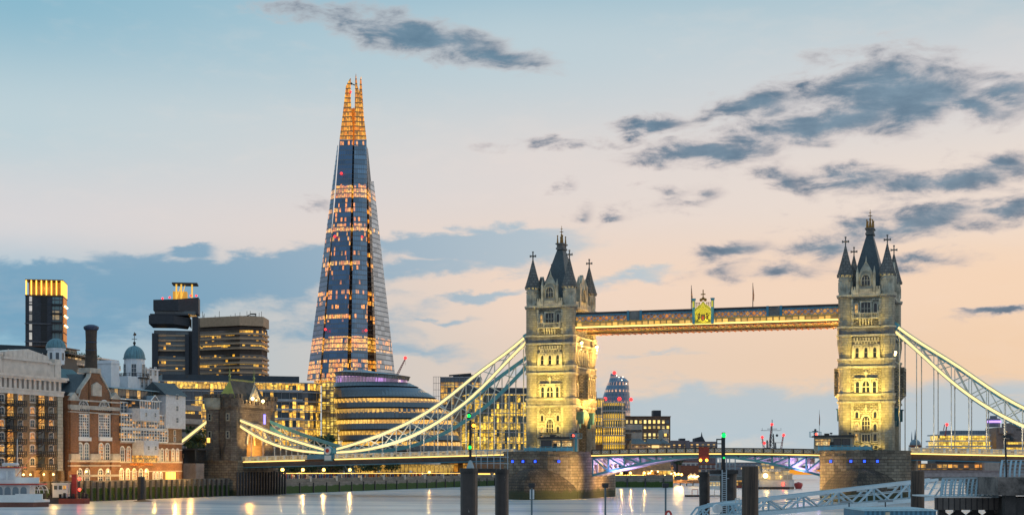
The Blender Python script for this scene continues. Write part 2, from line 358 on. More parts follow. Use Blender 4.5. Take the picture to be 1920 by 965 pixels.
def window(parent, u, y, z, w, h, mf, mp, k='rect', fr=.12, nx=2, nz=3, sill=0, proud=.12, bar=.06, rz=0, name='window', hood=0):
    """a window: frame, glazing bars and sill as one mesh, the pane as its sub-part; rz turns it on its wall"""
    key = (round(w, 2), round(h, 2), mf.name, k, fr, nx, nz, sill, proud, bar, hood)
    if key not in WC:
        g = M(); o = outline(w, h, k); big = outline(w+2*fr, h+fr*(2 if k == 'rect' else 1.3), k)
        if k in ('rect',): big = [(x, q-fr) for x, q in big]
        n = len(o)
        for i in range(n):
            j = (i+1) % n; a, b, c, d = o[i], o[j], big[j], big[i]
            for (p, q) in ((a, b), (c, d), (b, c), (d, a)): pass
            g.add([(a[0], 0, a[1]), (b[0], 0, b[1]), (c[0], 0, c[1]), (d[0], 0, d[1]), (a[0], -proud, a[1]), (b[0], -proud, b[1]), (c[0], -proud, c[1]), (d[0], -proud, d[1])],
                  [(7, 6, 5, 4), (4, 5, 1, 0), (6, 7, 3, 2), (5, 6, 2, 1), (7, 4, 0, 3)])
        for i in range(1, nx):
            x = -w/2+w*i/nx; top = h if k == 'rect' else h-abs(x)*.9-(.05*w)
            g.box(x-bar/2, x+bar/2, -proud*.6, -.045, .0, top)
        for j in range(1, nz):
            q = h*j/nz; hw = w/2 if k == 'rect' or q < h-w*.5 else w/2*max(.1, (h-q)/(w*.6))
            g.box(-min(hw, w/2), min(hw, w/2), -proud*.5, -.05, q-bar/2, q+bar/2)
        if sill: g.box(-w/2-fr*1.6, w/2+fr*1.6, -proud-sill, 0, -fr-.18, -fr+.02)
        if hood: g.box(-w/2-fr*1.8, w/2+fr*1.8, -proud-hood, 0, h+fr*1.2, h+fr*1.2+.2)
        p = M(); p.poly([(x, -.04, q) for x, q in o])
        WC[key] = (g.mesh(name, mf), p.v, p.f, {})
    me, pv, pf, pm = WC[key]
    if mp.name not in pm:
        q = M(); q.v = pv; q.f = pf; pm[mp.name] = q.mesh('pane', mp)
    dz = ZB.get(parent.name, 0)
    o = bpy.data.objects.new(name, me); sc.collection.objects.link(o); o.parent = parent; o.location = (u, y, z-dz); o.rotation_euler = (0, 0, rz)
    c = bpy.data.objects.new('pane', pm[mp.name]); sc.collection.objects.link(c); c.parent = o
    return o
def lamp(kind_, loc, energy, col, size=.2, aim=None, angle=60, parent=None, sy=None, blend=.5):
    l = bpy.data.lights.new('lamp_light', kind_); l.energy = energy; l.color = col
    if kind_ == 'AREA':
        l.shape = 'RECTANGLE'; l.size = size; l.size_y = sy or size
    else: l.shadow_soft_size = size
    if kind_ == 'SPOT': l.spot_size = R(angle); l.spot_blend = blend
    o = bpy.data.objects.new('lamp_light', l); sc.collection.objects.link(o); o.location = loc
    if aim is not None: o.rotation_euler = (Vector(aim)-Vector(loc)).to_track_quat('-Z', 'Y').to_euler()
    return o
rnd = random.Random(7)
# ================================================================== setting: water and ground
def water_mat():
    m, nt, b = new_mat('river_water'); t = NT(nt); tc = t.nd('ShaderNodeTexCoord')
    mp = t.nd('ShaderNodeMapping'); mp.inputs['Rotation'].default_value = (0, 0, -AL-R(4)); mp.inputs['Scale'].default_value = (.012, .06, 1); t.L.new(tc.outputs['Object'], mp.inputs[0])
    n = t.noise(mp.outputs[0], 1.0, 5, .55)
    mp2 = t.nd('ShaderNodeMapping'); mp2.inputs['Rotation'].default_value = (0, 0, -AL); mp2.inputs['Scale'].default_value = (.1, .3, 1); t.L.new(tc.outputs['Object'], mp2.inputs[0])
    n2 = t.noise(mp2.outputs[0], 1.0, 6, .6)
    c = t.mix(t.rng(n, .35, .65), (.66, .70, .75), (.82, .75, .70))  # pale sky reflection, in bluish and pinkish streaks, put into the base colour
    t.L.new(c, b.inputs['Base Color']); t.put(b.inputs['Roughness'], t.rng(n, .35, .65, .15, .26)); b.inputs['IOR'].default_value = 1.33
    t.bump(b, t.m('MULTIPLY_ADD', n2, .6, n), .25, .5)
    return m
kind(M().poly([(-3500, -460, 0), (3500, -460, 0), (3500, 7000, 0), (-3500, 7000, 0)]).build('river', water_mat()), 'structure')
stone_wall = masonry('embankment_stone', (.20, .18, .15), (.26, .23, .19), (.09, .08, .07), 1.4, .6)
pave = plain('paving', (.16, .14, .12), .8)
BX = -135.0                                           # the line of the south bank
kind(M().box(-3500, BX-1.0, -460, 6000, -.5, 4.3).build('south_bank', pave), 'structure')
kind(M().box(-1200, 3500, 1010, 6000, -.5, 4.0).build('far_bank', pave), 'structure')
kind(M().box(160, 3500, 60, 1009, -.5, 4.2).build('north_bank', pave), 'structure')

# ================================================================== bridge materials
granite = masonry('tower_granite', (.30, .27, .20), (.40, .36, .27), (.17, .15, .12), 1.5, .62, .03, .7, .45)
rough_granite = masonry('rough_granite', (.22, .20, .15), (.46, .42, .32), (.10, .09, .07), .9, .42, .06, 1.3, .4)
portland = plain('portland_stone', (.40, .37, .29), .8, 0, .42, .5)
dark_stone = plain('weathered_stone', (.16, .15, .14), .85, 0, .5, .4)
slate = masonry('slate', (.055, .075, .085), (.075, .095, .105), (.03, .04, .045), .5, .35, .03, .5, .4, .5)
spire_stone = masonry('spire_stone', (.13, .125, .12), (.19, .18, .165), (.07, .07, .065), .9, .75, .06, .8, .4)
gold = plain('gilding', (.30, .15, .035), .4, .6, .4)
dglass = glass('dark_glass', (.02, .025, .03), .12)
wlit = offices('lit_tower_window', .55, 1.1, .9, (1, .48, .08), (1, .7, .25), 1.1, mw=.05)
blue_paint = plain('bridge_blue', (.05, .20, .29), .45, 0, .15)
teal_paint = plain('bridge_teal', (.10, .33, .38), .45, 0, .15)
pale_paint = plain('bridge_white', (.62, .62, .58), .5, 0, .12)
dark_steel = plain('dark_steel', (.045, .045, .05), .55, .2, .3)
brown_steel = plain('girder_brown', (.13, .075, .045), .6, 0, .3)
led = glow('warm_led', (1, .64, .17), 2.4)
led_soft = glow('soft_led', (1, .76, .30), 1.4)
panel_lit = offices('lit_parapet', .9, .55, 1.2, (1, .66, .25), (1, .72, .34), .55, mw=.07, mh=.1, frame=(.5, .46, .4), detail=.5)
purple_l = (.62, .42, 1.0); amber_l = (1, .55, .13); flood_l = (1, .69, .12)

# ================================================================== piers
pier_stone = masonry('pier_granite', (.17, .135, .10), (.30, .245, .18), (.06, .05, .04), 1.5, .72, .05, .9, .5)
def weed_stone(src_m, nm):
    m = src_m.copy(); m.name = nm; nt = m.node_tree; t = NT(nt); b = nt.nodes['Principled BSDF']
    src = b.inputs['Base Color'].links[0].from_socket; tc = t.nd('ShaderNodeTexCoord'); s = t.nd('ShaderNodeSeparateXYZ'); t.L.new(tc.outputs['Object'], s.inputs[0])
    n = t.noise(tc.outputs['Object'], .5, 5)
    f = t.rng(t.m('MULTIPLY_ADD', t.m('SUBTRACT', n, .5), 2.2, s.outputs[2]), 1.6, 2.7, 1, 0, True)   # weed up to the tide line
    t.L.new(t.mix(f, src, (.035, .045, .02)), b.inputs['Base Color']); return m
pier_foot = weed_stone(pier_stone, 'pier_foot')
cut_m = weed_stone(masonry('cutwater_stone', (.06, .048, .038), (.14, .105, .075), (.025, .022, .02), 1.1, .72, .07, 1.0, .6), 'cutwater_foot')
blue_lamp_m = glow('blue_lamp', (.02, .07, 1), 3.5)
def pier_plan(w, yl, ye, n=10):
    p = []
    for sgn in (-1, 1):
        for i in range(n+1):
            a = pi*i/n
            x = math.cos(a)*w; e = (math.sin(a)**.75)*ye
            p.append((-x*sgn*-1 if sgn > 0 else -x, sgn*yl+sgn*e))
    return p
def make_pier(x, label):
    t = thing('bridge_pier', label, 'bridge pier', (x, 0, 0), 0, 'river piers of the bridge')
    pl = pier_plan(10.7, 15, 8.5)
    g = M(); g.prism(pl, -1, 10.2); g.build('pier_body', pier_foot, t)
    g = M()
    for z0, z1, k in ((10.2, 10.6, 1.012), (10.6, 11.0, 1.02)): g.prism([(p[0]*k, p[1]*k) for p in pl], z0, z1)
    g.build('string_course', portland if False else pier_stone, t)
    g = M(); g.prism([(p[0]*1.003, p[1]*1.003) for p in pl], 11.0, 12.05); g.prism([(p[0]*1.015, p[1]*1.015) for p in pl], 12.05, 12.25); g.build('coping', pier_stone, t)
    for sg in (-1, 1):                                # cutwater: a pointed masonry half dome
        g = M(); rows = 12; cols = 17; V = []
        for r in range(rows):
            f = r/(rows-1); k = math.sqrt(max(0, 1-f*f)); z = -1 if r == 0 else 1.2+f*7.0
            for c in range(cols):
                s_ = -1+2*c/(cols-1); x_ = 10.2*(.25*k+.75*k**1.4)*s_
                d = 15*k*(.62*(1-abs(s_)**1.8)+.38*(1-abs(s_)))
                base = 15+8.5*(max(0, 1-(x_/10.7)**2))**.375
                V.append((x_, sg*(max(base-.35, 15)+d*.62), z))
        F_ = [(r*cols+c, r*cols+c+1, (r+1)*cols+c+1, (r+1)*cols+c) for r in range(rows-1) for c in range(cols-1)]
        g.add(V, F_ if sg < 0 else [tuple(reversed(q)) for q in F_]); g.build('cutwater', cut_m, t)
    for px_ in ((-6.4, -3.2, .2, 6.2) if x < 0 else (-7.2, -2.2, 1.0, 4.0)):
        yy = -(15+8.5*(1-(px_/10.7)**2)**.375)-.12
        b = M().box(px_-.28, px_+.28, yy-.15, yy+.3, 9.35, 10.0).build('lamp_housing', dark_steel, t)
        M().box(px_-.26, px_+.26, yy-.3, yy-.16, 9.4, 9.95).build('blue_lamp', blue_lamp_m, b)
    return t
make_pier(-41, 'weed-footed stone river pier under the tower whose inner archway glows orange')
make_pier(41, 'weed-footed stone river pier behind the pale blue gangway')

# ================================================================== towers
L = (12.25, 24.3, 26.2, 33.0, 34.9, 40.9, 42.9, 50.5, 56.1)
TX, TY = 5.08, 9.5
def make_tower(label):
    t = thing('bridge_tower', label, 'bridge tower', (0, 0, L[0]), 0, 'gothic towers of the bridge')
    # shaft with the road arch through it along x
    g = M()
    for s in (-1, 1): g.box(-5.7, 5.7, *sorted((s*4.3, s*10.3)), L[0], 24.0)
    n = 8; pts = [(4.3*math.cos(pi/2*i/n)*(1 if s > 0 else -1), 16.6+5.0*math.sin(pi/2*i/n)) for s in (1,) for i in range(n+1)]
    arc = [(y, z) for y, z in pts]+[(-y, z) for y, z in reversed(pts[:-1])]
    for (y0, z0), (y1, z1) in zip(arc, arc[1:]):
        g.add([(-5.7, y0, z0), (-5.7, y1, z1), (-5.7, y1, 24.0), (-5.7, y0, 24.0), (5.7, y0, z0), (5.7, y1, z1), (5.7, y1, 24.0), (5.7, y0, 24.0)],
              [(0, 1, 2, 3), (7, 6, 5, 4), (0, 4, 5, 1), (3, 2, 6, 7)])
    g.box(-5.7, 5.7, -10.3, 10.3, 24.0, L[7])
    g.build('shaft', rough_granite, t)
    for sx in (-1, 1):                                # moulded arch rings on the road faces
        g = M()
        for k in range(4):
            r = .35+.45*k; x0 = 5.7+.05; x1 = 5.75+.22*(k+1)
            o = [(y*(4.3+r)/4.3, 16.6+(z-16.6)*(5+r)/5) for y, z in arc]; o2 = [(y*(4.3+r+.3)/4.3, 16.6+(z-16.6)*(5+r+.3)/5) for y, z in arc]
            o = [(4.3+r, L[0])]+o+[(-4.3-r, L[0])]; o2 = [(4.6+r, L[0])]+o2+[(-4.6-r, L[0])]
            for i in range(len(o)-1):
                a, b, c, d = o[i], o[i+1], o2[i+1], o2[i]
                g.add([(sx*x0, *a), (sx*x0, *b), (sx*x0, *c), (sx*x0, *d), (sx*x1, *a), (sx*x1, *b), (sx*x1, *c), (sx*x1, *d)],
                      [(0, 1, 5, 4), (2, 3, 7, 6), (4, 5, 6, 7)])
        g.build('arch_moulding', portland, t)
    # corner turrets
    for sx in (-1, 1):
        for sy in (-1, 1):
            c = (sx*TX, sy*TY); g = M()
            g.frust(1.74, 1.74, L[0], L[2]-.4, 12, c); g.frust(1.72, 1.72, L[2]-.4, L[4], 12, c)
            g.frust(1.5, 1.98, L[4], L[5]-2.4, 12, c); g.frust(1.98, 1.98, L[5]-2.4, L[5], 12, c); g.frust(1.8, 1.8, L[5], L[7], 12, c)
            tu = g.build('turret_shaft', granite, t)
            g = M(); g.frust(1.72, 1.72, L[7]+.4, L[8]-.3, 8, c)
            for q in range(8):
                a = pi/4*q; g.cb(c[0]+1.62*math.cos(a), c[1]+1.62*math.sin(a), L[7]+1.2, .34, .34, 2.6)
            g.frust(1.86, 1.86, L[7]+4.0, L[7]+4.3, 8, c); g.frust(1.75, 2.1, L[8]-.75, L[8]-.3, 8, c); g.build('upper_turret', portland, t)
            g = M()
            for q in range(12):
                a = pi/6*q; g.cb(c[0]+1.95*math.cos(a), c[1]+1.95*math.sin(a), L[8]-.7, .3, .3, .5)
            g.build('corbel_ring', dark_stone, t)
            g = M(); g.frust(2.25, 2.2, L[8]-.25, L[8], 8, c); g.frust(2.1, 1.15, L[8], L[8]+3.3, 8, c); g.frust(1.15, .16, L[8]+3.3, 63.3, 8, c)
            sp = g.build('spire', spire_stone, t)
            g = M(); g.frust(.3, .14, 62.9, 63.4, 6, c); g.cb(c[0], c[1], 63.3, .26, .26, 2.3); g.cb(c[0], c[1], 64.2, 1.5, .24, .34); g.cb(c[0], c[1], 64.2, .25, 1.5, .33)
            for dx in (-.75, .75): g.cb(c[0]+dx, c[1], 64.07, .26, .26, .6)
            g.cb(c[0], c[1], 65.3, .45, .3, .3); g.build('cross', dark_stone, sp)
    # string courses that wrap walls and turrets
    def ring(z, h, pr, mat, nm='string_course'):
        g = M()
        for sx in (-1, 1):
            for sy in (-1, 1): g.frust(1.74+pr, 1.74+pr, z, z+h, 12, (sx*TX, sy*TY))
        g.box(-TX, TX, -10.3-pr-.12, -10.3, z+.003, z+h-.003); g.box(-TX, TX, 10.3, 10.3+pr+.12, z+.003, z+h-.003)
        g.box(-5.7-pr-.1, -5.7, -TY, TY, z+.005, z+h-.005); g.box(5.7, 5.7+pr+.1, -TY, TY, z+.005, z+h-.005)
        return g.build(nm, mat, t)
    for z in (L[1], L[2], L[3], L[4]): ring(z-.25, .5, .36, portland)
    ring(L[1]+.25, L[2]-L[1]-.5, .14, granite, 'band'); ring(L[3]+.25, L[4]-L[3]-.5, .14, granite, 'band')
    ring(L[5]-.3, .45, .55, portland); ring(L[6]-.2, .4, .5, portland); ring(L[5]+.15, L[6]-L[5]-.35, .28, dark_stone, 'band')
    ring(L[7]-.35, .35, .35, dark_stone); ring(L[7], .45, .5, portland, 'cornice')
    # lobed brackets under the overhang of the turrets, and pointed ribs
    g = M()
    for sx in (-1, 1):
        for sy in (-1, 1):
            for q in range(8):
                a = pi/8+pi/4*q; cx, cy = sx*TX, sy*TY
                g.add([(cx+1.75*math.cos(a-.3), cy+1.75*math.sin(a-.3), 39.2), (cx+1.75*math.cos(a+.3), cy+1.75*math.sin(a+.3), 39.2), (cx+1.66*math.cos(a), cy+1.66*math.sin(a), 36.2), (cx+2.12*math.cos(a), cy+2.12*math.sin(a), 38.9), (cx+2.1*math.cos(a), cy+2.1*math.sin(a), 40.3)],
                      [(0, 2, 3), (2, 1, 3), (0, 3, 4), (3, 1, 4)])
    g.build('turret_ribs', granite, t)
    # the faces towards the river, up- and downstream
    for sy, rz in ((-1, 0), (1, pi)):
        def P(x): return x if sy < 0 else -x
        y = sy*10.3
        def W(x, z, w_, h, mp=dglass, k='point', **kw): return window(t, P(x), y+sy*.03, z, w_, h, portland, mp, k, rz=rz, **kw)
        lit = wlit if sy < 0 else dglass
        for x in (-2.2, 2.2):
            W(x, 20.4, .75, 1.5, fr=.36, nx=1, nz=1, proud=.3); W(x, 17.3, .75, 1.6, lit if x < 0 else dglass, fr=.36, nx=1, nz=1, proud=.3); W(x, 14.7, .75, 1.7, lit if x < 0 else dglass, fr=.3, nx=1, nz=1, proud=.3, k='rect')
        W(0, 17.4, 1.9, 3.4, fr=.42, nx=3, nz=3, proud=.42, bar=.12); W(0, 14.6, 1.9, 1.7, k='rect', fr=.32, nx=3, nz=1, proud=.35, bar=.14)
        W(0, 12.3, 1.6, 1.4, k='round', fr=.5, nx=1, nz=1, proud=.4); W(2.4, 12.3, .8, 1.2, k='rect', fr=.25, nx=1, nz=1)
        for x in (-2.05, 2.05): W(x, 26.7, .85, 2.7, k='point', fr=.36, nx=1, nz=2, proud=.35)
        W(0, 26.7, 1.8, 2.8, k='point', fr=.42, nx=2, nz=2, proud=.42, bar=.2)
        for x in (-2.15, 0, 2.15): W(x, 35.4, .8, 2.4, k='point', fr=.42, nx=1, nz=2, proud=.4)
        W(0, 46.0, 2.2, 2.9, k='rect', fr=.34, nx=3, nz=2, proud=.6, bar=.16)
        for x in (-2.3, 2.3): W(x, 46.2, .75, 2.5, lit if x == -2.3 else dglass, k='point', fr=.3, nx=1, nz=1, proud=.45)
        def face(fn, nm, mat):
            g = M(); fn(g)
            if sy > 0: g.v = [(-p[0], -p[1], p[2]) for p in g.v]
            return g.build(nm, mat, t)
        def corb(g):
            for i in range(9): g.box(-3.0+i*.72, -2.62+i*.72, -10.85, -10.3, 39.6, 40.3)
            for i in range(8): g.box(-2.7+i*.72, -2.3+i*.72, -10.75, -10.3, 38.7, 39.2)
            g.box(-3.2, 3.2, -10.7, -10.3, 39.25, 39.55); g.box(-3.2, 3.2, -10.7, -10.3, 38.35, 38.6)
            for x in (-3.1, -1.1, 1.1, 3.1): g.box(x-.28, x+.28, -10.8, -10.3, 34.9, 38.3)
        face(corb, 'corbel_frieze', portland)
        def hoods(g):
            g.box(-2.9, 2.9, -10.75, -10.3, 30.0, 30.25)
            for x in (-2.85, -1.15, 1.15, 2.85): g.box(x-.12, x+.12, -10.7, -10.3, 29.2, 30.0)
            g.box(-.15, .15, -10.7, -10.3, 30.3, 32.2); g.box(-.4, .4, -10.75, -10.3, 31.1, 31.7)
            g.box(-.15, .15, -10.7, -10.3, 21.8, 23.6); g.box(-.35, .35, -10.75, -10.3, 22.5, 23.0)
            for z in (16.9, 20.0, 14.2): g.box(-3.1, -1.3, -10.62, -10.3, z-.22, z); g.box(1.3, 3.1, -10.62, -10.3, z-.22, z)
            for x in (-3.35, 3.35):
                for k in range(14): g.box(x-.28-.12*(k % 2), x+.28+.12*(k % 2), -10.48, -10.3, 13+k*.8, 13.72+k*.8)
        face(hoods, 'window_hoods', portland)
        def bal(g):
            g.box(-3.1, 3.1, -11.6, -10.3, 44.9, 45.2); g.box(-3.1, 3.1, -11.6, -11.35, 46.1, 46.35)
            for i in range(15): g.box(-3.0+i*.43, -2.84+i*.43, -11.55, -11.4, 45.2, 46.1)
            for x in (-3.05, -1.45, 1.45, 3.05): g.box(x-.16, x+.16, -11.65, -11.3, 45.2, 46.7)
            for i in range(5): g.box(-1.6+i*.7, -1.2+i*.7, -11.3, -10.3, 44.1, 44.9); g.box(-1.5+i*.7, -1.3+i*.7, -11.0, -10.3, 43.3, 44.1)
            for x in (-3.4, 3.4):
                for k in range(7): g.box(x-.3-.12*(k % 2), x+.3+.12*(k % 2), -10.55, -10.3, 43.4+k*.95, 44.25+k*.95)
        face(bal, 'balcony', portland)
        def gab(g):
            g.extr([(-2.3, 50.95), (2.3, 50.95), (2.3, 53.6), (1.75, 55.8), (1.3, 57.0), (0, 59.3), (-1.3, 57.0), (-1.75, 55.8), (-2.3, 53.6)], -10.55, -9.6)
            g.extr([(-1.6, 51.6), (1.6, 51.6), (1.6, 52.3), (-1.6, 52.3)], -10.8, -10.5)
            for x in (-2.05, 2.05): g.box(x-.3, x+.3, -11.0, -10.4, 51, 56.3); g.frust(.42, .05, 56.3, 57.9, 4, (x, -10.7))
            g.frust(.25, .04, 59.2, 60.5, 4, (0, -10.1))
            for i in range(2*6+1):
                a = pi*i/12; g.box(-1.55*math.cos(a)-.16, -1.55*math.cos(a)+.16, -10.85, -10.5, 55.2+1.5*math.sin(a), 55.5+1.5*math.sin(a))
        face(gab, 'gable', portland)
        W(0, 53.1, 2.0, 2.6, k='point', fr=.25, nx=3, nz=2, proud=.38, bar=.14).location.y = sy*10.62
        def par(g):
            for x0, x1 in ((-3.6, -2.4), (2.4, 3.6)):
                g.box(x0, x1, -10.9, -10.4, 50.95, 52.2); g.box(x0+.1, x0+.5, -10.9, -10.4, 52.2, 52.9); g.box(x1-.5, x1-.1, -10.9, -10.4, 52.2, 52.9)
        face(par, 'parapet', portland)
    # faces towards the road
    for sx, rz in ((1, pi/2), (-1, -pi/2)):
        def WX(y, z, w_, h, mp=dglass, k='point', out=0, **kw): return window(t, sx*(5.73+out), y, z, w_, h, portland, mp, k, rz=rz, **kw)
        for y in (-3.6, 0, 3.6): WX(y, 35.6, 1.7, 3.6, fr=.45, nx=2, nz=2, proud=.45, bar=.16)
        for y in (-5.4, 5.4): WX(y, 27.0, 1.3, 3.2, fr=.4, nx=1, nz=2, proud=.4); WX(y, 18.0, 1.0, 2.4, fr=.35, nx=1, nz=1, proud=.35)
        g = M(); g.box(5.7, 8.3, -3.4, 3.4, 26.4, 32.4); g.frust(.3, 3.3, 23.2, 26.4, 8, (5.8, 0), None, 1.1); g.box(5.7, 8.6, -3.7, 3.7, 32.4, 33.2); g.box(5.7, 8.6, -3.7, 3.7, 26.2, 26.7)
        for y in (-3.5, -1.2, 1.2, 3.5): g.box(8.3, 8.6, y-.22, y+.22, 26.7, 32.4)
        if sx < 0: g.v = [(-p[0], p[1], p[2]) for p in g.v]; g.f = [tuple(reversed(q)) for q in g.f]
        g.build('oriel', rough_granite, t)
        for y in (-2.3, 0, 2.3): WX(y, 27.6, 1.5, 4.2, out=2.62, fr=.2, nx=2, nz=3, proud=.15)
        g = M(); g.extr([(-3.2, 50.95), (3.2, 50.95), (3.2, 55.0), (2.2, 55.8), (1.4, 58.2), (0, 60.0), (-1.4, 58.2), (-2.2, 55.8), (-3.2, 55.0)], -.5, .5)
        g.v = [(sx*(5.6-p[1]*sx*0)+p[1], p[0], p[2]) for p in g.v]
        for y in (-3.2, 3.2): g.box(sx*5.7-.6, sx*5.7+.6, y-.45, y+.45, 51, 57.4); g.frust(.6, .05, 57.4, 59.4, 4, (sx*5.7, y))
        g.box(sx*5.6-.4, sx*5.6+.4, -7.8, -3.7, 50.95, 52.4); g.box(sx*5.6-.4, sx*5.6+.4, 3.7, 7.8, 50.95, 52.4)
        g.build('gable', portland, t)
        WX(0, 52.6, 2.4, 3.4, out=.45, fr=.25, nx=3, nz=2, proud=.3); WX(-5.8, 45.5, 1.2, 3, fr=.3, nx=1, nz=2); WX(5.8, 45.5, 1.2, 3, fr=.3, nx=1, nz=2)
        for y in (-4.9, 4.9):                         # pale blue
            g = M()
            g.box(*sorted((sx*5.7, sx*7.6)), y-.7, y+.7, 19.8, 22.6); g.box(*sorted((sx*5.7, sx*6.8)), y-.6, y+.6, 18.6, 19.8); g.box(*sorted((sx*5.75, sx*7.85)), y-.85, y+.85, 22.6, 22.9)
            g.build('steel_bracket', plain('bracket_teal', (.03, .12, .15), .5), t)
    # roof
    g = M(); rp = [(-4.3, -8.6), (4.3, -8.6), (4.3, 8.6), (-4.3, 8.6)]
    mid = [(-2.6, -5.0), (2.6, -5.0), (2.6, 5.0), (-2.6, 5.0)]; top = [(-.75, -1.6), (.75, -1.6), (.75, 1.6), (-.75, 1.6)]
    V = [(*p, 51.2) for p in rp]+[(*p, 59.2) for p in mid]+[(*p, 67.0) for p in top]
    g.add(V, [(i, (i+1) % 4, 4+(i+1) % 4, 4+i) for i in range(4)]+[(4+i, 4+(i+1) % 4, 8+(i+1) % 4, 8+i) for i in range(4)]+[(8, 9, 10, 11)])
    rf = g.build('roof', slate, t)
    g = M(); g.box(-1.05, 1.05, -1.9, 1.9, 67.0, 67.5); g.box(-.85, .85, -1.7, 1.7, 67.5, 68.4); g.box(-1.15, 1.15, -2.0, 2.0, 68.4, 68.7); g.build('roof_platform', dark_stone, rf)
    g = M()
    for x in (-.7, .7):
        for y in (-1.4, 1.4): g.frust(.26, .12, 68.7, 70.6, 6, (x, y)); g.ball((x, y, 70.7), .22)
    g.frust(.45, .2, 68.7, 71.0, 6); g.frust(.13, .05, 71.0, 73.6, 6); g.cb(0, 0, 71.9, 1.0, .16, .16); g.cb(0, 0, 71.9, .16, 1.0, .16); g.cb(0, 0, 72.7, .55, .14, .14); g.ball((0, 0, 71.1), .3); g.build('finial', gold, rf)
    g = M()
    for x in (-3.55, 3.55):
        for y in (-6.6, 6.6): g.box(x-.55, x+.55, y-.9, y+.9, 52, 57.3); g.extr([(x-.75, 57.3), (x+.75, 57.3), (x, 58.9)], y-1, y+1)
    g.build('dormer', dark_stone, rf)
    return t
tw = make_tower('gothic stone tower between the glass office blocks, its inner archway glowing orange')
tw.location = (-41, 0, L[0])
dup(tw, (41, 0, L[0]), None, 'yellow-lit gothic stone tower on the pier behind the pale blue gangway')

# floodlights standing on the piers and under the walkways
for sx in (-1, 1):
    X = 41*sx
    for dx in (-4.5, 0, 4.5): lamp('SPOT', (X+dx, -18.6, 16.9), 7500, flood_l, .06, (X+dx*.6, -10.3, 24), 88, blend=.9)
    for dx in (-3.2, 3.2): lamp('SPOT', (X+dx, -18.8, 16.9), 33000, flood_l, .06, (X+dx*.5, -10.3, 35), 40, blend=.8)
    for z, e in ((12.7, 200), (26.5, 300), (35.3, 240)): lamp('AREA', (X, -11.75, z), e, flood_l, 8.5, (X, -10.75, z+5), sy=.3)
    lamp('AREA', (X, -11.9, 43.3), 70, flood_l, 7, (X, -10.6, 47), sy=.3)
    lamp('AREA', (X, -10.95, 51.1), 14, (1, .8, .55), 6, (X, -10.4, 55), sy=.3)
    for y in (-6.5, 0, 6.5):
        lamp('SPOT', (X-sx*19.0, y, 13.2), 60000, amber_l, .06, (X-sx*6, y*.8, 29), 62, blend=.9)
    for y in (-7.4, 7.4): lamp('POINT', (X-sx*9.2, y, 41.0), 2600, (1, .58, .13), .1)
    lamp('POINT', (X, 0, 18), 350, amber_l, .4)
bulb = glow('flood_bulb', (1, .70, .28), 7)
for sx, nm in ((-1, 'bright floodlight cluster under the walkway on the orange-lit inner tower face'),):
    t = thing('floodlight', nm, 'floodlight', (41*sx-sx*7.5, 0, 41.2))
    for y in (-7.4, 7.4):
        b = M().bar((-sx*-1.6, y, 41.4), (-sx*.6, y, 41.4), .15).box(-.35, .35, y-.3, y+.3, 41.3, 41.75).build('bracket', dark_steel, t)
        M().ball((-sx*.3, y, 41.1), .42).ball((-sx*.3, y+.3, 40.2), .2).ball((-sx*.3, y-.2, 39.4), .16).build('bulb', bulb, b)
t = thing('floodlight', 'small bright floodlight high on the right edge of the right-hand bridge tower above the hangers', 'floodlight', (47.6, -7.4, 36.6))
M().box(-.9, .1, -.12, .12, 36.4, 36.6).build('bracket', dark_steel, t); M().ball((.2, 0, 36.6), .42).ball((.1, .3, 36.1), .3).build('bulb', bulb, t)

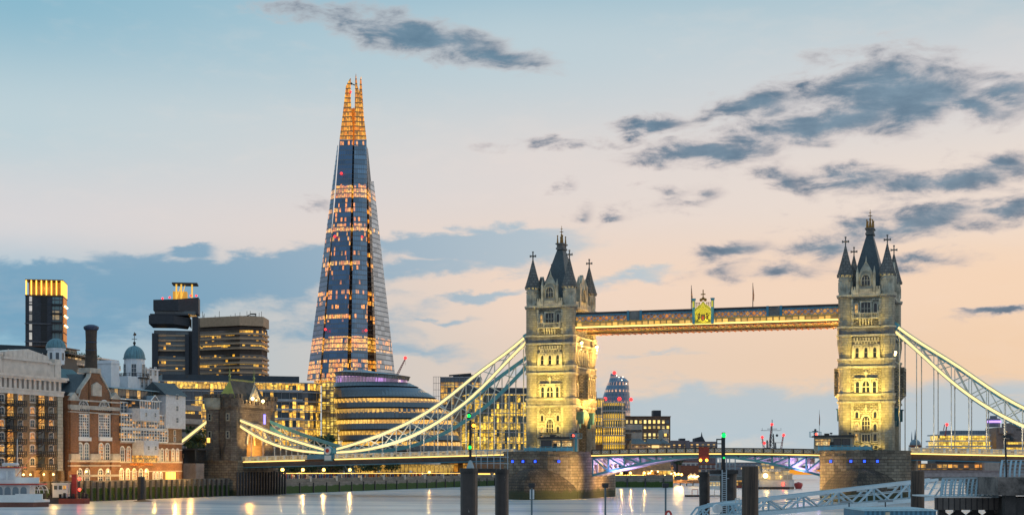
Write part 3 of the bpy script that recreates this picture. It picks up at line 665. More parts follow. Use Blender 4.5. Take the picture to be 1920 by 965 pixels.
# ================================================================== high walkways
iron_red = plain('walkway_ceiling', (.30, .10, .03), .6)
walk_win = offices('walkway_window', 1.5, 1.55, 1.3, (1, .30, .02), (1, .48, .08), .75, gcol=(.05, .04, .04), mw=.02, rowvar=.1)
strip_frieze = offices('walkway_frieze', 1.62, 1.45, 1.3, (1, .48, .04), (1, .58, .10), 1.0, mw=.12, mh=.2, frame=(.5, .30, .06), detail=.25, rowvar=0, off=45.0)  # golden light on the frieze put in as its own glow
def make_walkway(y, label):
    t = thing('high_walkway', label, 'walkway', (0, y, 44.5), 0, 'high walkways between the towers')
    xa = 35.6; o = -1 if y < 0 else 1
    M().box(-xa, xa, -1.2, 1.2, 46.5, 48.0).build('glazed_corridor', walk_win, t)
    M().box(-xa, xa, -1.9, 1.9, 48.35, 48.75).box(-xa, xa, -1.6, 1.6, 48.75, 49.0).build('roof', dark_steel, t)
    g = M(); g.box(-xa, xa, -1.85, -1.45, 48.0, 48.35); g.box(-xa, xa, 1.45, 1.85, 48.0, 48.35); g.build('top_chord', blue_paint, t)
    g = M(); n = 44
    for s in (-1.62, 1.62):
        for i in range(n):
            x0 = -xa+2*xa*i/n; x1 = -xa+2*xa*(i+1)/n
            g.bar((x0, s, 46.55), (x1, s, 48.1), .1, .27); g.bar((x0, s+.06, 48.1), (x1, s+.06, 46.55), .1, .27)
    g.build('lattice', plain('lattice_grey', (.36, .37, .42), .5), t)
    M().box(-xa-.6, xa+.6, -1.98, 1.98, 44.98, 46.45).build('frieze', strip_frieze, t)
    g = M()
    for s in (-1, 1): g.box(-xa-.6, xa+.6, *sorted((s*1.99, s*2.2)), 46.3, 46.55); g.box(-xa-.6, xa+.6, *sorted((s*1.99, s*2.12)), 44.95, 45.12)
    g.build('moulding', plain('gold_lit_moulding', (.58, .40, .13), .5), t)  # gold light falling on the moulding is painted into its colour
    M().box(-xa-.7, xa+.7, o*2.13 if o > 0 else -2.3, 2.3 if o > 0 else -2.13, 44.84, 45.2).build('light_strip', led, t)
    M().box(-xa-.6, xa+.6, -1.9, 1.9, 44.5, 44.9).build('soffit', brown_steel, t)
    g = M()
    for i in range(45): g.box(-xa+i*1.618-.15, -xa+i*1.618+.15, -1.95, 1.95, 44.3, 44.52)
    g.build('soffit_ribs', iron_red, t)
    for x in (-18.2, 18.2):
        g = M(); g.box(x-1.6, x+1.6, o*2.05-.2, o*2.05+.2, 46.5, 48.7); f = g.build('shield_panel', dark_stone, t)
        g = M()
        for d in (-1.7, 1.7): g.box(x+d-.3, x+d+.3, o*2.1-.3, o*2.1+.3, 46.4, 49.0)
        g.build('post', blue_paint, f)
    return t
wf = make_walkway(-7.4, 'nearer high walkway with lattice sides and the gilded crest, a bright strip along its foot')
wr = make_walkway(7.4, 'farther high walkway, a second lit soffit just below and behind the crested one')
for x0 in (-12,):
    lamp('AREA', (0, -7.4, 40), 4200, (1, .55, .12), 60, (0, -7.4, 46), sy=2)
    lamp('AREA', (0, 7.4, 40), 4200, (1, .55, .12), 60, (0, 7.4, 46), sy=2)
# the gilded coat of arms at the middle of the front walkway
t = thing('crest', 'gilded coat of arms in a blue gothic frame at the middle of the walkway', 'crest', (0, -9.75, 45.0))
yel = plain('crest_gold', (.85, .68, .06), .45, .2, .2); cy = glow('crest_glow', (1, .85, .08), .38)
M().extr([(-2.2, 45.0), (2.2, 45.0), (2.2, 48.8), (1.5, 49.4), (.6, 50.0), (0, 50.8), (-.6, 50.0), (-1.5, 49.4), (-2.2, 48.8)], -.15, .15).build('panel', yel, t)
g = M()
for x in (-2.45, 2.45): g.box(x-.33, x+.33, -.4, .3, 44.9, 51.0); g.frust(.5, .62, 51.0, 51.5, 6, (x, -.05))
fr = g.build('frame', teal_paint, t)
g = M()
for x in (-2.45, 2.45): g.box(x-.24, x+.24, -.47, -.41, 49.2, 50.8)
for s in (-1, 1):
    pr = None
    for i in range(7):
        a = i/6; p = (s*2.05*(1-a)**.8 if i < 6 else 0, -.3, 47.9+1.2*math.sin(a*pi/2)+(1.1 if i == 6 else 0)*1.0)
        if pr: g.bar(pr, p, .3, .35)
        pr = p
g.box(-2.1, 2.1, -.35, -.16, 45.1, 45.35); g.build('ogee_moulding', cy, t)
g = M(); g.extr([(-.55, 46.0), (0, 45.5), (.55, 46.0), (.55, 47.3), (-.55, 47.3)], -.42, -.2)
for s in (-1, 1):
    g.ball((s*1.05, -.3, 46.6), .34, 8, 5, 1.7); g.ball((s*.95, -.35, 47.4), .25); g.bar((s*1.1, -.3, 46.4), (s*1.6, -.3, 45.6), .16); g.bar((s*1.3, -.3, 47.0), (s*1.75, -.3, 47.6), .12); g.bar((s*.4, -.3, 45.55), (s*1.7, -.3, 45.45), .14)
g.build('arms', plain('arms_dark', (.16, .10, .03), .5), t)
g = M(); g.extr([(-.3, 46.2), (0, 45.9), (.3, 46.2), (.3, 46.9), (-.3, 46.9)], -.5, -.43); g.build('shield', plain('arms_red', (.5, .03, .02), .5), t)
g = M()
for x in (-.55, 0, .55): g.ball((x, -.05, 51.1+(.35 if x == 0 else 0)), .42)
g.cb(0, -.05, 51.5, .22, .22, 2.2); g.cb(0, -.05, 52.4, 1.2, .2, .25)
for x in (-1.8, -1.35, -.95, .95, 1.35, 1.8): g.cb(x, 0, 49.4, .14, .14, .9); g.ball((x, 0, 50.35), .16)
g.build('crown', gold, t)
lamp('SPOT', (0, -14, 45.6), 550, (1, .88, .2), .2, (0, -9.9, 47.6), 70)
for x, nm in ((-5.3, 'flagpole standing on the high walkway just left of the gilded crest'), (11.0, 'flagpole on the high walkway to the right of the gilded crest')):
    t = thing('flagpole', nm, 'flagpole', (x, 0.5, 48.9), 0, 'flagpoles on the high walkway')
    M().frust(.14, .07, 48.6, 56.2, 6).build('pole', dark_steel, t)
    M().extr([(-.05, 52.4), (.3, 51.2), (.35, 53.0), (.1, 55.4)], -.08, .08).build('flag', plain('furled_flag', (.35, .22, .16), .8), t)

# ================================================================== bascules
def zdeck(x): return 11.35-.0000*x+(.45*(1-(abs(x)/31.0)**2))
led_deck = led
def make_bascule(s, label):
    t = thing('bascule_leaf', label, 'drawbridge leaf', (s*30.2, 0, 11), 0, 'raising leaves of the road')
    ox = s*30.2
    def X(i, n): return s*30.2*(1-i/n)
    n = 14; g = M()
    for i in range(n):
        x0, x1 = X(i, n), X(i+1, n); z0, z1 = zdeck(x0), zdeck(x1)
        g.add([(x0-ox, -8.2, z0-.5), (x1-ox, -8.2, z1-.5), (x1-ox, 8.2, z1-.5), (x0-ox, 8.2, z0-.5), (x0-ox, -8.2, z0), (x1-ox, -8.2, z1), (x1-ox, 8.2, z1), (x0-ox, 8.2, z0)], [(0, 3, 2, 1), (4, 5, 6, 7), (0, 1, 5, 4), (2, 3, 7, 6), (1, 2, 6, 5), (3, 0, 4, 7)])
    g.build('road_deck', brown_steel, t)
    for y in (-8.3, 8.3):
        gp_ = M(); gl = M(); gs = M(); gr = M()
        k = 12
        for i in range(k):
            x0, x1 = X(i, k)-ox, X(i+1, k)-ox; z0, z1 = zdeck(X(i, k)), zdeck(X(i+1, k))
            gs.bar((x0, y, z0+1.3), (x1, y, z1+1.3), .3, .16); gs.bar((x0, y, z0+.12), (x1, y, z1+.12), .2, .14)
            gs.box(min(x0, x0+.3), max(x0, x0+.3), y-.18, y+.18, z0, z0+1.35)
            lo, hi = sorted((x0+s*-.35, x1))
            gp_.add([(x0, y-.04, z0+.2), (x1, y-.04, z1+.2), (x1, y-.04, z1+1.2), (x0, y-.04, z0+1.2), (x0, y+.04, z0+.2), (x1, y+.04, z1+.2), (x1, y+.04, z1+1.2), (x0, y+.04, z0+1.2)], [(0, 1, 2, 3), (7, 6, 5, 4)])
            for (a, b) in ((.18, .5), (.5, .82)):
                xa, xb = x0+(x1-x0)*a, x0+(x1-x0)*b
                gr.bar((xa, y-.1, z0+.35), (xb, y-.1, z0+1.05), .06, .12); gr.bar((xa, y-.1, z0+1.05), (xb, y-.1, z0+.35), .06, .12)
            gl.add([(x0, y-.34, z0-.3), (x1, y-.34, z1-.3), (x1, y-.34, z1-.06), (x0, y-.34, z0-.06), (x0, y-.2, z0-.3), (x1, y-.2, z1-.3), (x1, y-.2, z1-.06), (x0, y-.2, z0-.06)], [(0, 1, 2, 3), (7, 6, 5, 4), (3, 2, 6, 7), (0, 4, 5, 1)])
        p = gp_.build('parapet_panel', plain('parapet_buff', (.42, .30, .17), .6), t); gr.build('lattice', pale_paint, p)
        gs.build('railing', dark_steel, t)
        if y < 0: gl.build('light_strip', led_deck, t)
    for y in (-7.2, -2.4, 2.4, 7.2):                  # truss girders, deep at the pier
        g = M(); k = 7
        def zb(x): a = min(1, max(0, (abs(x)-1.5)/28.7)); return zdeck(x)-.8-4.6*a**1.55
        for i in range(k):
            xa, xb = X(i, k), X(i+1, k)
            g.bar((xa-ox, y, zb(xa)), (xb-ox, y, zb(xb)), .45, .55)
            g.bar((xa-ox, y, zdeck(xa)-.75), (xb-ox, y, zdeck(xb)-.75), .4, .4)
            g.bar((xa-ox, y, zb(xa)), (xa-ox, y, zdeck(xa)-.6), .4)
            if i < k-1: g.bar((xa-ox, y, zdeck(xa)-.7), (xb-ox, y, zb(xb)), .34, .42)
        g.build('truss_girder', teal_paint if y < -5 else pale_paint, t)
    g = M()
    for i in range(7):
        x = X(i, 7); g.box(x-ox-.15, x-ox+.15, -7, 7, zdeck(x)-2.4 if i < 4 else zdeck(x)-1.2, zdeck(x)-.55)
    g.build('cross_girder', pale_paint, t)
    lamp('AREA', (s*23, -4.8, 7.0), 900, purple_l, 10, (s*24, -4.4, 12), sy=2); lamp('AREA', (s*23, 0, 7.0), 900, purple_l, 10, (s*24, .4, 12), sy=3); lamp('AREA', (s*13, -4, 8.8), 160, purple_l, 8, (s*13, -3, 12), sy=3)
    lamp('POINT', (s*28.6, -5, 8), 160, purple_l, .3)
    return t
make_bascule(-1, 'left drawbridge leaf with teal truss and purple light, next to the southern pier')
make_bascule(1, 'right drawbridge leaf with teal truss and purple light, next to the northern pier')
t = thing('navigation_lights', 'pair of amber navigation lamps hanging below the deck where the drawbridge leaves meet', 'lamp', (0, -8.9, 11.0))
M().box(-1.3, 1.3, -.2, .2, 10.2, 13.4).box(-.9, -.6, -.3, .3, 9.4, 10.2).box(.6, .9, -.3, .3, 9.4, 10.2).build('bracket', plain('red_oxide', (.28, .04, .02), .6), t)
for x in (-.8, .8): M().ball((x, -.3, 10.0), .38).build('bulb', glow('amber_bulb', (1, .36, .03), 7), t)

for s in (-1, 1):                                     # amber floodlights under the leaves, on the pier corners
    lamp('SPOT', (s*17, -22, 6), 30000, (1, .60, .18), .06, (s*33, -23, 5), 70, blend=.9)
    lamp('SPOT', (s*20, 0, 5), 12000, (1, .55, .15), .06, (s*30.5, 0, 4), 100, blend=.9)
# ================================================================== side spans and chains
Y1 = 8.9
def zs(ax):                                           # road level from the tower (51.5) to the abutment (134)
    return 12.25-2.0*max(0, ax-51.5)/82.5-.45
def make_side(s, label):
    t = thing('side_span', label, 'bridge span', (s*93, 0, 10), 0, 'suspended side spans'); ox = s*93
    a, b = 51.4, 134.2
    def quad(g, y0, y1, z0, z1, a=a, b=b):
        pts = []
        for x in (a, b):
            z = zs(x); pts.append((s*x-ox, z))
        (xa, za), (xb, zb_) = pts
        if s < 0: (xa, za), (xb, zb_) = (xb, zb_), (xa, za)
        g.add([(xa, y0, za+z0), (xb, y0, zb_+z0), (xb, y1, zb_+z0), (xa, y1, za+z0), (xa, y0, za+z1), (xb, y0, zb_+z1), (xb, y1, zb_+z1), (xa, y1, za+z1)], [(0, 3, 2, 1), (4, 5, 6, 7), (0, 1, 5, 4), (2, 3, 7, 6), (1, 2, 6, 5), (3, 0, 4, 7)])
    g = M(); quad(g, -8.7, 8.7, -.6, 0); g.build('road_deck', brown_steel, t)
    for y in (-9, 9):
        g = M(); quad(g, y-.5, y+.5, -1.7, -.62); g.build('girder', dark_steel if s < 0 else brown_steel, t)
        g = M(); quad(g, y-.62, y-.5, -1.9, -1.72); g.build('girder_flange', blue_paint, t)
        g = M(); quad(g, y-.06, y+.06, .1, 1.15); p = g.build('parapet_panel', panel_lit if y < 0 else pale_paint, t)
        g = M(); quad(g, y-.16, y+.16, 1.15, 1.3); quad(g, y-.15, y+.15, 0, .12); g.build('railing', pale_paint, t)
        g = M(); x = a
        while x < b:
            z = zs(x); g.box(s*x-ox-.3, s*x-ox+.3, y-.2, y+.2, z, z+1.36); x += 2.75
        g.build('parapet_post', pale_paint, p)
        if y < 0:
            g = M(); quad(g, y-.85, y-.65, -.36, -.1, a, 104.2 if s < 0 else b); 
            if s < 0: quad(g, y-.85, y-.65, -.36, -.1, 113.5, b)
            g.build('light_strip', led, t)
            if s < 0:
                g = M(); quad(g, y-.24, y-.1, 0.05, 1.32, 104.5, 113); g.build('blue_parapet', blue_paint, t)
    return t
make_side(-1, 'suspended road span with a bright light line, ending at the battlemented gatehouse')
make_side(1, 'suspended road span with a bright light line, leading past the far station tower dome')

up_px = [(987, 630), (954.6, 660), (902, 693), (827, 757), (766, 793), (694.5, 823), (632, 841)]
lo_px = [(988, 640), (965, 660), (942, 687), (902.8, 728), (869.7, 758), (820, 792.5), (762.6, 823), (713, 838), (662, 846), (632, 847)]
us_px = [(441, 783), (470, 795), (520, 815), (560, 828), (608, 842)]
ls_px = [(441, 791), (462, 806), (480, 819), (520, 836), (560, 845), (608, 848)]
def to_x(l):
    o = []
    for px, py in l:
        X, tt = on_y(px, -Y1); o.append((abs(X), zz(py, tt)))
    return o
def interp(c, x):
    c = sorted(c)
    if x <= c[0][0]: return c[0][1]
    for (x0, z0), (x1, z1) in zip(c, c[1:]):
        if x <= x1: f = (x-x0)/(x1-x0); return z0+(z1-z0)*f
    return c[-1][1]
def smooth(c):
    c = sorted(c); o = list(c)
    return o
UP, LO, US, LS = (smooth(to_x(l)) for l in (up_px, lo_px, us_px, ls_px))
chain_white = plain('chain_white', (.62, .60, .50), .45, 0, .1)
def make_chain(s, y, label, lit):
    ox = s*107
    t = thing('suspension_chain', label, 'suspension chain', (ox, y, 12), 0, 'trussed suspension chains')
    f = -1
    def P(x, z, dy=0): return (s*x-ox, dy, z)
    def curve(c, n):
        a, b = min(q[0] for q in c), max(q[0] for q in c)
        xs_ = [a+(b-a)*i/n for i in range(n+1)]
        zs_ = [interp(c, x) for x in xs_]
        for _ in range(3): zs_ = [zs_[0]]+[(zs_[i-1]+2*zs_[i]+zs_[i+1])/4 for i in range(1, n)]+[zs_[-1]]
        return list(zip(xs_, zs_))
    paint = chain_white if lit else teal_paint
    for nm, c, n in (('upper_chord', UP, 18), ('lower_chord', LO, 22), ('upper_chord', US, 8), ('lower_chord', LS, 9)):
        cc = curve(c, n); g = M(); gl = M()
        for (xa, za), (xb, zb_) in zip(cc, cc[1:]):
            g.bar(P(xa, za), P(xb, zb_), .5, .95)
            gl.bar(P(xa, za-.08, f*.34), P(xb, zb_-.08, f*.34), .14, .5)
        ch = g.build(nm, paint, t)
        if lit: gl.build('light_strip', led_soft, ch)
    g = M()
    for (C1, C2, step, sw) in ((UP, LO, 4.05, 1), (US, LS, 3.6, -1)):
        x0 = max(min(q[0] for q in C1), min(q[0] for q in C2))+.8; x1 = min(max(q[0] for q in C1), max(q[0] for q in C2))-1.5
        k = int((x1-x0)/step); st = (x1-x0)/k
        for i in range(k+1):
            x = x0+st*i; zu, zl = interp(C1, x), interp(C2, x)
            if zu-zl > .9: g.bar(P(x, zl), P(x, zu), .2, .3)
            if i < k:
                xn = x+st; zun, zln = interp(C1, xn), interp(C2, xn)
                if min(zu-zl, zun-zln) > .6: g.bar(P(x, zl), P(xn, zun), .16, .26); g.bar(P(x, zu, .15), P(xn, zln, .15), .16, .26)
            zd = zs(x)+1.0
            if zl-zd > .9: M().rod(P(x, zd-1), P(x, zl), .14).rod(P(x, zl-1.0), P(x, zl-.4), .26).build('hanger_rod', plain('hanger', (.60, .55, .47), .5), t)
    g.build('bracing', chain_white, t);
    g = M(); xr = 106.4; zr = 12.75
    g.rod(P(xr, zr, -.75), P(xr, zr, .75), 1.25, 1.25, 16); g.box(-s*0+s*xr-ox-1.2, s*xr-ox+1.2, -.6, .6, 9.9, 11.6); g.bar(P(xr-3.5, zr), P(xr+3.5, zr), .8, 1.5)
    pn = g.build('link_pin', teal_paint, t)
    g = M(); g.rod(P(xr, zr, -.95), P(xr, zr, -.76), 1.1, 1.1, 16); g.box(s*xr-ox-1.0, s*xr-ox+1.0, -.75, -.62, 10.1, 11.4); g.build('roundel', pale_paint, pn)
    M().rod(P(xr, zr, -1.05), P(xr, zr, -.96), .55, .55, 12).build('boss', plain('arms_red', (.5, .03, .02), .5), pn)
    g = M(); g.box(s*51.0-ox-1.4 if s < 0 else s*47.6-ox-1.0, s*51.0-ox+4 if s < 0 else s*47.6-ox+1.5, -.6, .6, 40.2, 41.9)
    pz = interp(UP, 47.5); g = M(); g.bar(P(46.2, pz+.9), P(48.6, pz-.6), 1.0, 1.8); g.build('tower_saddle', teal_paint, t)
    return t
make_chain(-1, -Y1, 'front left suspension chain, brightly lit, sweeping down to a red and white roundel', True)
make_chain(-1, Y1, 'rear left suspension chain with unlit teal chords, seen behind the bright one', False)
make_chain(1, -Y1, 'front right suspension chain, brightly lit, hanging from the right tower towards the edge', True)
make_chain(1, Y1, 'rear right suspension chain with unlit teal chords, tight behind the bright right one', False)
for s in (-1, 1):
    lamp('AREA', (s*75, -Y1-3, 14), 1500, (1, .85, .6), 40, (s*75, -Y1, 24), sy=1)

# ================================================================== southern gatehouse (abutment)
AX0, AX1 = -143.0, -134.2
gate_stone = masonry('gatehouse_stone', (.12, .095, .078), (.23, .185, .14), (.08, .07, .06), 1.1, .55, .04, .9, .45)
t = thing('gatehouse', 'battlemented stone gatehouse with a slate roof where the left chains come down', 'gatehouse', (-138.9, 0, -.5))
GX = -138.9
def gx(x): return x-GX
g = M()
for sy in (-1, 1): g.box(gx(AX0), gx(AX1), *sorted((sy*5.3, sy*11.2)), 10, 25.2)
arcg = [(5.3*math.cos(pi*i/12), 14.6+5.2*math.sin(pi*i/12)) for i in range(13)]
for (y0, z0), (y1, z1) in zip(arcg, arcg[1:]):
    g.add([(gx(AX0), y0, z0), (gx(AX0), y1, z1), (gx(AX0), y1, 25.2), (gx(AX0), y0, 25.2), (gx(AX1), y0, z0), (gx(AX1), y1, z1), (gx(AX1), y1, 25.2), (gx(AX1), y0, 25.2)], [(0, 1, 2, 3), (7, 6, 5, 4), (0, 4, 5, 1), (3, 2, 6, 7)])
g.build('walls', gate_stone, t)
M().box(gx(AX0)-1, gx(AX1)+1.2, -12.8, 11.8, 0, 9.6).box(gx(AX0)-1.2, gx(AX1)+1.4, -13.0, 12.0, 9.6, 10.05).build('base', pier_foot, t)
g = M(); ao = [(y*6.2/5.3, 14.6+(z-14.6)*6.1/5.2) for y, z in arcg]
for i in range(12):
    a, b, c, d = arcg[i], arcg[i+1], ao[i+1], ao[i]; X0, X1 = gx(AX1)+.02, gx(AX1)+.5
    g.add([(X0, *a), (X0, *b), (X0, *c), (X0, *d), (X1, *a), (X1, *b), (X1, *c), (X1, *d)], [(4, 5, 6, 7), (0, 1, 5, 4), (2, 3, 7, 6)])
g.build('arch_moulding', portland, t)
for cx in (gx(AX0)+1.3, gx(AX1)-1.7):
    for cyy in (-10.9, 10.4):
        g = M(); c = (cx, cyy); g.frust(2.7, 2.5, 10.05, 14, 8, c); g.frust(2.15, 2.15, 14, 25.4, 8, c); tu = g.build('turret', gate_stone, t)
        g = M(); g.frust(2.4, 2.75, 24.6, 25.4, 8, c); g.frust(2.72, 2.72, 25.4, 27.6, 8, c); g.frust(2.85, 2.85, 27.6, 27.85, 8, c); g.build('parapet', portland if cx < 0 else gate_stone, tu)
        g = M()
        for q in range(8):
            a = pi/8+pi/4*q; g.cb(c[0]+2.4*math.cos(a), c[1]+2.4*math.sin(a), 27.85, .95, .95, 1.15)
        g.build('merlons', gate_stone, tu)
        if cyy < 0:
            for zw in (16.5, 21.5): window(t, cx-.1, cyy-2.22, zw, .7, 1.7, portland, dglass, 'rect', .2, 1, 2)
g = M()
for y in range(-8, 9, 2): g.box(gx(AX1)-.5, gx(AX1)+.3, y-.6, y+.6, 26.3, 27.4)
g.box(gx(AX1)-.6, gx(AX1)+.35, -9.6, 9.6, 25.2, 26.3); g.box(gx(AX0)+2.5, gx(AX1)-2.5, -11.6, -10.8, 25.2, 26.3)
for x in range(-2, 3, 2): g.box(x-.6, x+.6, -11.6, -10.9, 26.3, 27.4)
g.build('battlements', gate_stone, t)
g = M(); zr0, zr1 = 26.2, 33.2; xl, xr_ = gx(AX0)+.6, gx(AX1)-.8; xm = (xl+xr_)/2
g.add([(xl, -9.5, zr0), (xr_, -9.5, zr0), (xr_, 9.5, zr0), (xl, 9.5, zr0), (xm, -7.2, zr1), (xm, 7.2, zr1)], [(1, 2, 5, 4), (3, 0, 4, 5)])
rf = g.build('roof', plain('gate_slate', (.06, .055, .05), .7, 0, .6, .5), t)
M().add([(xl, -9.5, zr0), (xr_, -9.5, zr0), (xm, -7.2, zr1), (xl, 9.5, zr0), (xr_, 9.5, zr0), (xm, 7.2, zr1)], [(0, 1, 2), (4, 3, 5)]).build('yellow_lit_hip', plain('hip_lit_yellow', (.45, .42, .08), .5), rf)  # yellow light on the hip ends painted into their colour
g = M()
for y in (-7.2, 7.2): g.frust(.35, .12, zr1-.2, zr1+2.4, 6, (xm, y)); g.ball((xm, y, zr1+1.2), .45); g.cb(xm, y, zr1+2.3, .8, .15, .2); g.frust(.12, .03, zr1+2.4, zr1+4, 5, (xm, y))
for i in range(20): g.cb(xm, -6.8+i*.72, zr1-.1, .15, .5, .5)
g.build('ridge_finials', plain('old_copper', (.28, .30, .10), .5, .3), rf)
g = M(); g.extr([(-2.6, 25.2), (2.6, 25.2), (2.6, 28), (0, 31.5), (-2.6, 28)], -.4, .4); g.v = [(gx(AX1)-.4+p[1], p[0], p[2]) for p in g.v]; g.frust(.4, .08, 31.3, 33, 4, (gx(AX1)-.4, 0)); g.build('gable', portland, t)
window(t, gx(AX1)+.05, 0, 26.6, 1.4, 1.8, portland, dglass, 'point', .2, 2, 1, rz=pi/2)
for y, z in ((-3.4, 27.9), (2.9, 27.4)): M().ball((gx(AX1)+.8, y, z), .5).build('floodlight', bulb, t)
M().box(gx(AX1)+.05, gx(AX1)+.3, 4.6, 5.5, 20.8, 23.6).build('blue_sign_lamp', glow('violet_lamp', (.25, .22, 1), 2.5), t)
ga = glow('arch_lit_rib', (1, .48, .07), .8)
g = M()
for i in range(4):
    x = gx(AX0)+1+i*2.4
    for k in range(12):
        (y0, z0), (y1, z1) = arcg[k], arcg[k+1]; g.bar((x, y0*.97, z0-.15), (x, y1*.97, z1-.15), .5, .35)
g.build('vault_ribs', portland, t)
lamp('POINT', (-141, -2, 13), 3500, (1, .45, .08), .2); lamp('POINT', (-138, 3, 13.2), 2200, (1, .45, .08), .2); lamp('POINT', (-132.0, -3.4, 28), 900, (1, .62, .2), .3); lamp('POINT', (-132.6, 3, 27.6), 350, (1, .62, .2), .3)
for y in (-9, 0, 9): lamp('SPOT', (-128, y*.5, 11.2), 9000, (1, .60, .2), .06, (-134.5, y, 20), 75, blend=.9)
# fender piles round the gatehouse foot
for i in range(18):
    y = -14.4+i*1.7
    o = M().frust(.34, .3, -1, 6.6+.5*rnd.random(), 8).build('fender_pile', dark_steel, None, (-132.2, y, 0))
    tag(o, 'dark timber fender pile in the row at the foot of the gatehouse by the water', 'fender pile', 'fender piles under the gatehouse')
# the lit link chain that runs down behind the gatehouse
t = thing('anchor_chain', 'lit anchor chain slanting down behind the gatehouse towards the white weatherboard tower', 'suspension chain', (-149, -Y1, 14))
M().bar((5.5, 0, 22.2), (-9, 0, 12.2), .6, 1.3).build('tie', chain_white, t); M().bar((5.5, -.4, 22.2), (-9, -.4, 12.2), .15, .6).build('light_strip', led_soft, t)
# control cabins, railings and masts on the piers
cabin_wall = plain('cabin_cream', (.42, .36, .27), .6); cabin_dark = plain('cabin_dark', (.035, .032, .03), .6)
rail_blue = plain('rail_blue', (.10, .42, .55), .45)
def cabin(x, label, flip_):
    t = thing('control_cabin', label, 'cabin', (x, -17, 12.27), 0, 'control cabins on the piers')
    M().box(-4.6, 4.6, -1.9, 1.9, 12.27, 15.5).build('walls', cabin_wall, t)
    for dx in (-4.4, -.5, 4.0): M().box(dx-.3, dx+.3, -1.85, -1.45, 16.3, 16.65).bar((dx, -1.65, 15.8), (dx, -1.65, 16.3), .1).build('floodlight', dark_steel, t)
    M().box(-5.1, 5.1, -2.4, 2.4, 15.5, 15.85).box(-4.7, 4.7, -2.0, 2.0, 15.85, 16.05).box(-2.3, -1.2, -.6, .5, 16.05, 16.5).build('roof', cabin_dark, t)
    for (a, b) in ((-4.1, -1.6), (-1.1, 1.0), (1.5, 4.2)) if not flip_ else ((-4.2, -.6), (.2, 1.8), (2.2, 4.0)):
        window(t, (a+b)/2, -1.93, 13.5, b-a, 1.55, cabin_dark, dglass if (a < -1.3) != flip_ else wlit, 'rect', .12, 2, 1)
    M().box(-1.0+(.2 if flip_ else 0), .1, -1.98, -1.9, 12.3, 14.4).build('door', cabin_dark, t)
    return t
cabin(-36.5, 'low control cabin with a warm lit window before the southern tower foot', False)
cabin(34.0, 'low control cabin with dark windows at the left end of the northern pier', True)
def railing(x0, x1, y, label):
    t = thing('pier_railing', label, 'railing', ((x0+x1)/2, y, 12.26), 0, 'blue railings along the piers'); h = (x1-x0)/2
    g = M(); n = int((x1-x0)/1.4)
    for i in range(n+1): x = -h+2*h*i/n; g.box(x-.07, x+.07, -.07, .07, 12.26, 13.5)
    g.build('posts', rail_blue, t); g = M()
    for z in (12.5, 12.85, 13.15, 13.45): g.box(-h, h, -.04, .04, z, z+.06)
    g.build('rails', rail_blue, t)
    M().box(-h+.1, h-.1, -.02, .02, 12.4, 13.2).build('mesh_panel', plain('rail_mesh', (.16, .34, .42), .6), t)
railing(-44.5, -31.5, -21.4, 'pale blue railing on the southern pier before the control cabin')
railing(30.8, 43.5, -21.4, 'pale blue railing at the left end of the northern pier')
def mast(x, y, h, label, basket):
    t = thing('signal_mast', label, 'mast', (x, y, 12.26), 0, 'signal masts on the piers')
    M().frust(.42, .32, 12.26, 12.26+h, 8).build('post', teal_paint, t)
    g = M(); g.box(-1.3, 1.3, -1, 1, 12.26+h*.72, 12.4+h*.72)
    for dx in (-1.3, 0, 1.3):
        for dy in (-1, 1): g.box(dx-.05, dx+.05, dy-.05, dy+.05, 12.4+h*.72, 13.6+h*.72)
    for dy in (-1, 1): g.box(-1.3, 1.3, dy-.04, dy+.04, 13.5+h*.72, 13.6+h*.72)
    g.build('platform', teal_paint, t)
    M().ball((.4 if basket else -.4, -1.1, 13.0+h*.72), .28).build('red_lamp', glow('red_lamp', (1, .05, .03), 7), t)
    M().box(-.7, .7, -.3, .3, 12.26+h, 12.5+h).frust(.3, .25, 12.5+h, 13.0+h, 8).build('signal_head', dark_steel, t)
mast(-31.3, -19, 4.6, 'teal signal mast with a small platform beside the archway of the southern tower', False)
mast(29.6, -18, 4.6, 'teal signal mast with a railed platform at the left end of the northern pier', True)
t = thing('flagpole', 'white flagpole on the northern pier beside the teal signal mast', 'flagpole', (30.3, -16, 12.26))
M().frust(.09, .05, 12.26, 22.3, 6).build('pole', pale_paint, t); M().extr([(-.1, 19.0), (.15, 18.4), (.2, 20.2), (.05, 21.5)], -.06, .06).build('flag', plain('furled_flag', (.35, .22, .16), .8), t)
# ================================================================== left bank: wharf buildings
def bank(a, b, X=BX-1.6): return Fac(a, on_x(a, X)[1], b, on_x(b, X)[1])
GZ = 4.3
stock_brick = masonry('stock_brick', (.25, .14, .065), (.36, .215, .11), (.22, .17, .12), .45, .15, .02, .4, .35)
red_brick = masonry('brewery_brick', (.24, .095, .04), (.36, .155, .065), (.17, .11, .08), .45, .15, .02, .4, .4)
cream = plain('cream_render', (.70, .58, .49), .7, 0, .18)
white_wood = masonry('white_weatherboard', (.68, .68, .70), (.74, .74, .75), (.42, .42, .45), 5, .28, .03, .6, .12, .55)
white_r = plain('white_render', (.70, .70, .72), .6, 0, .12)
white_f = plain('white_frame', (.76, .75, .73), .5, 0, .08)
iron = plain('black_iron', (.018, .018, .02), .5)
lead_roof = masonry('lead_roof', (.10, .22, .26), (.13, .26, .30), (.06, .13, .16), .6, 30, .06, .6, .25, .5)
teal_roof = masonry('teal_seam_roof', (.035, .11, .12), (.05, .14, .15), (.02, .06, .07), .7, 40, .06, .8, .3, .45)
room = [offices('room_warm', .7, 1.3, .95, (1, .36, .03), (1, .52, .10), 1.3, mw=.03, rowvar=.02, detail=1.0),
        offices('room_orange', .7, 1.1, .95, (1, .30, .03), (1, .45, .08), 1.1, mw=.03, rowvar=.02, detail=1.0), ]
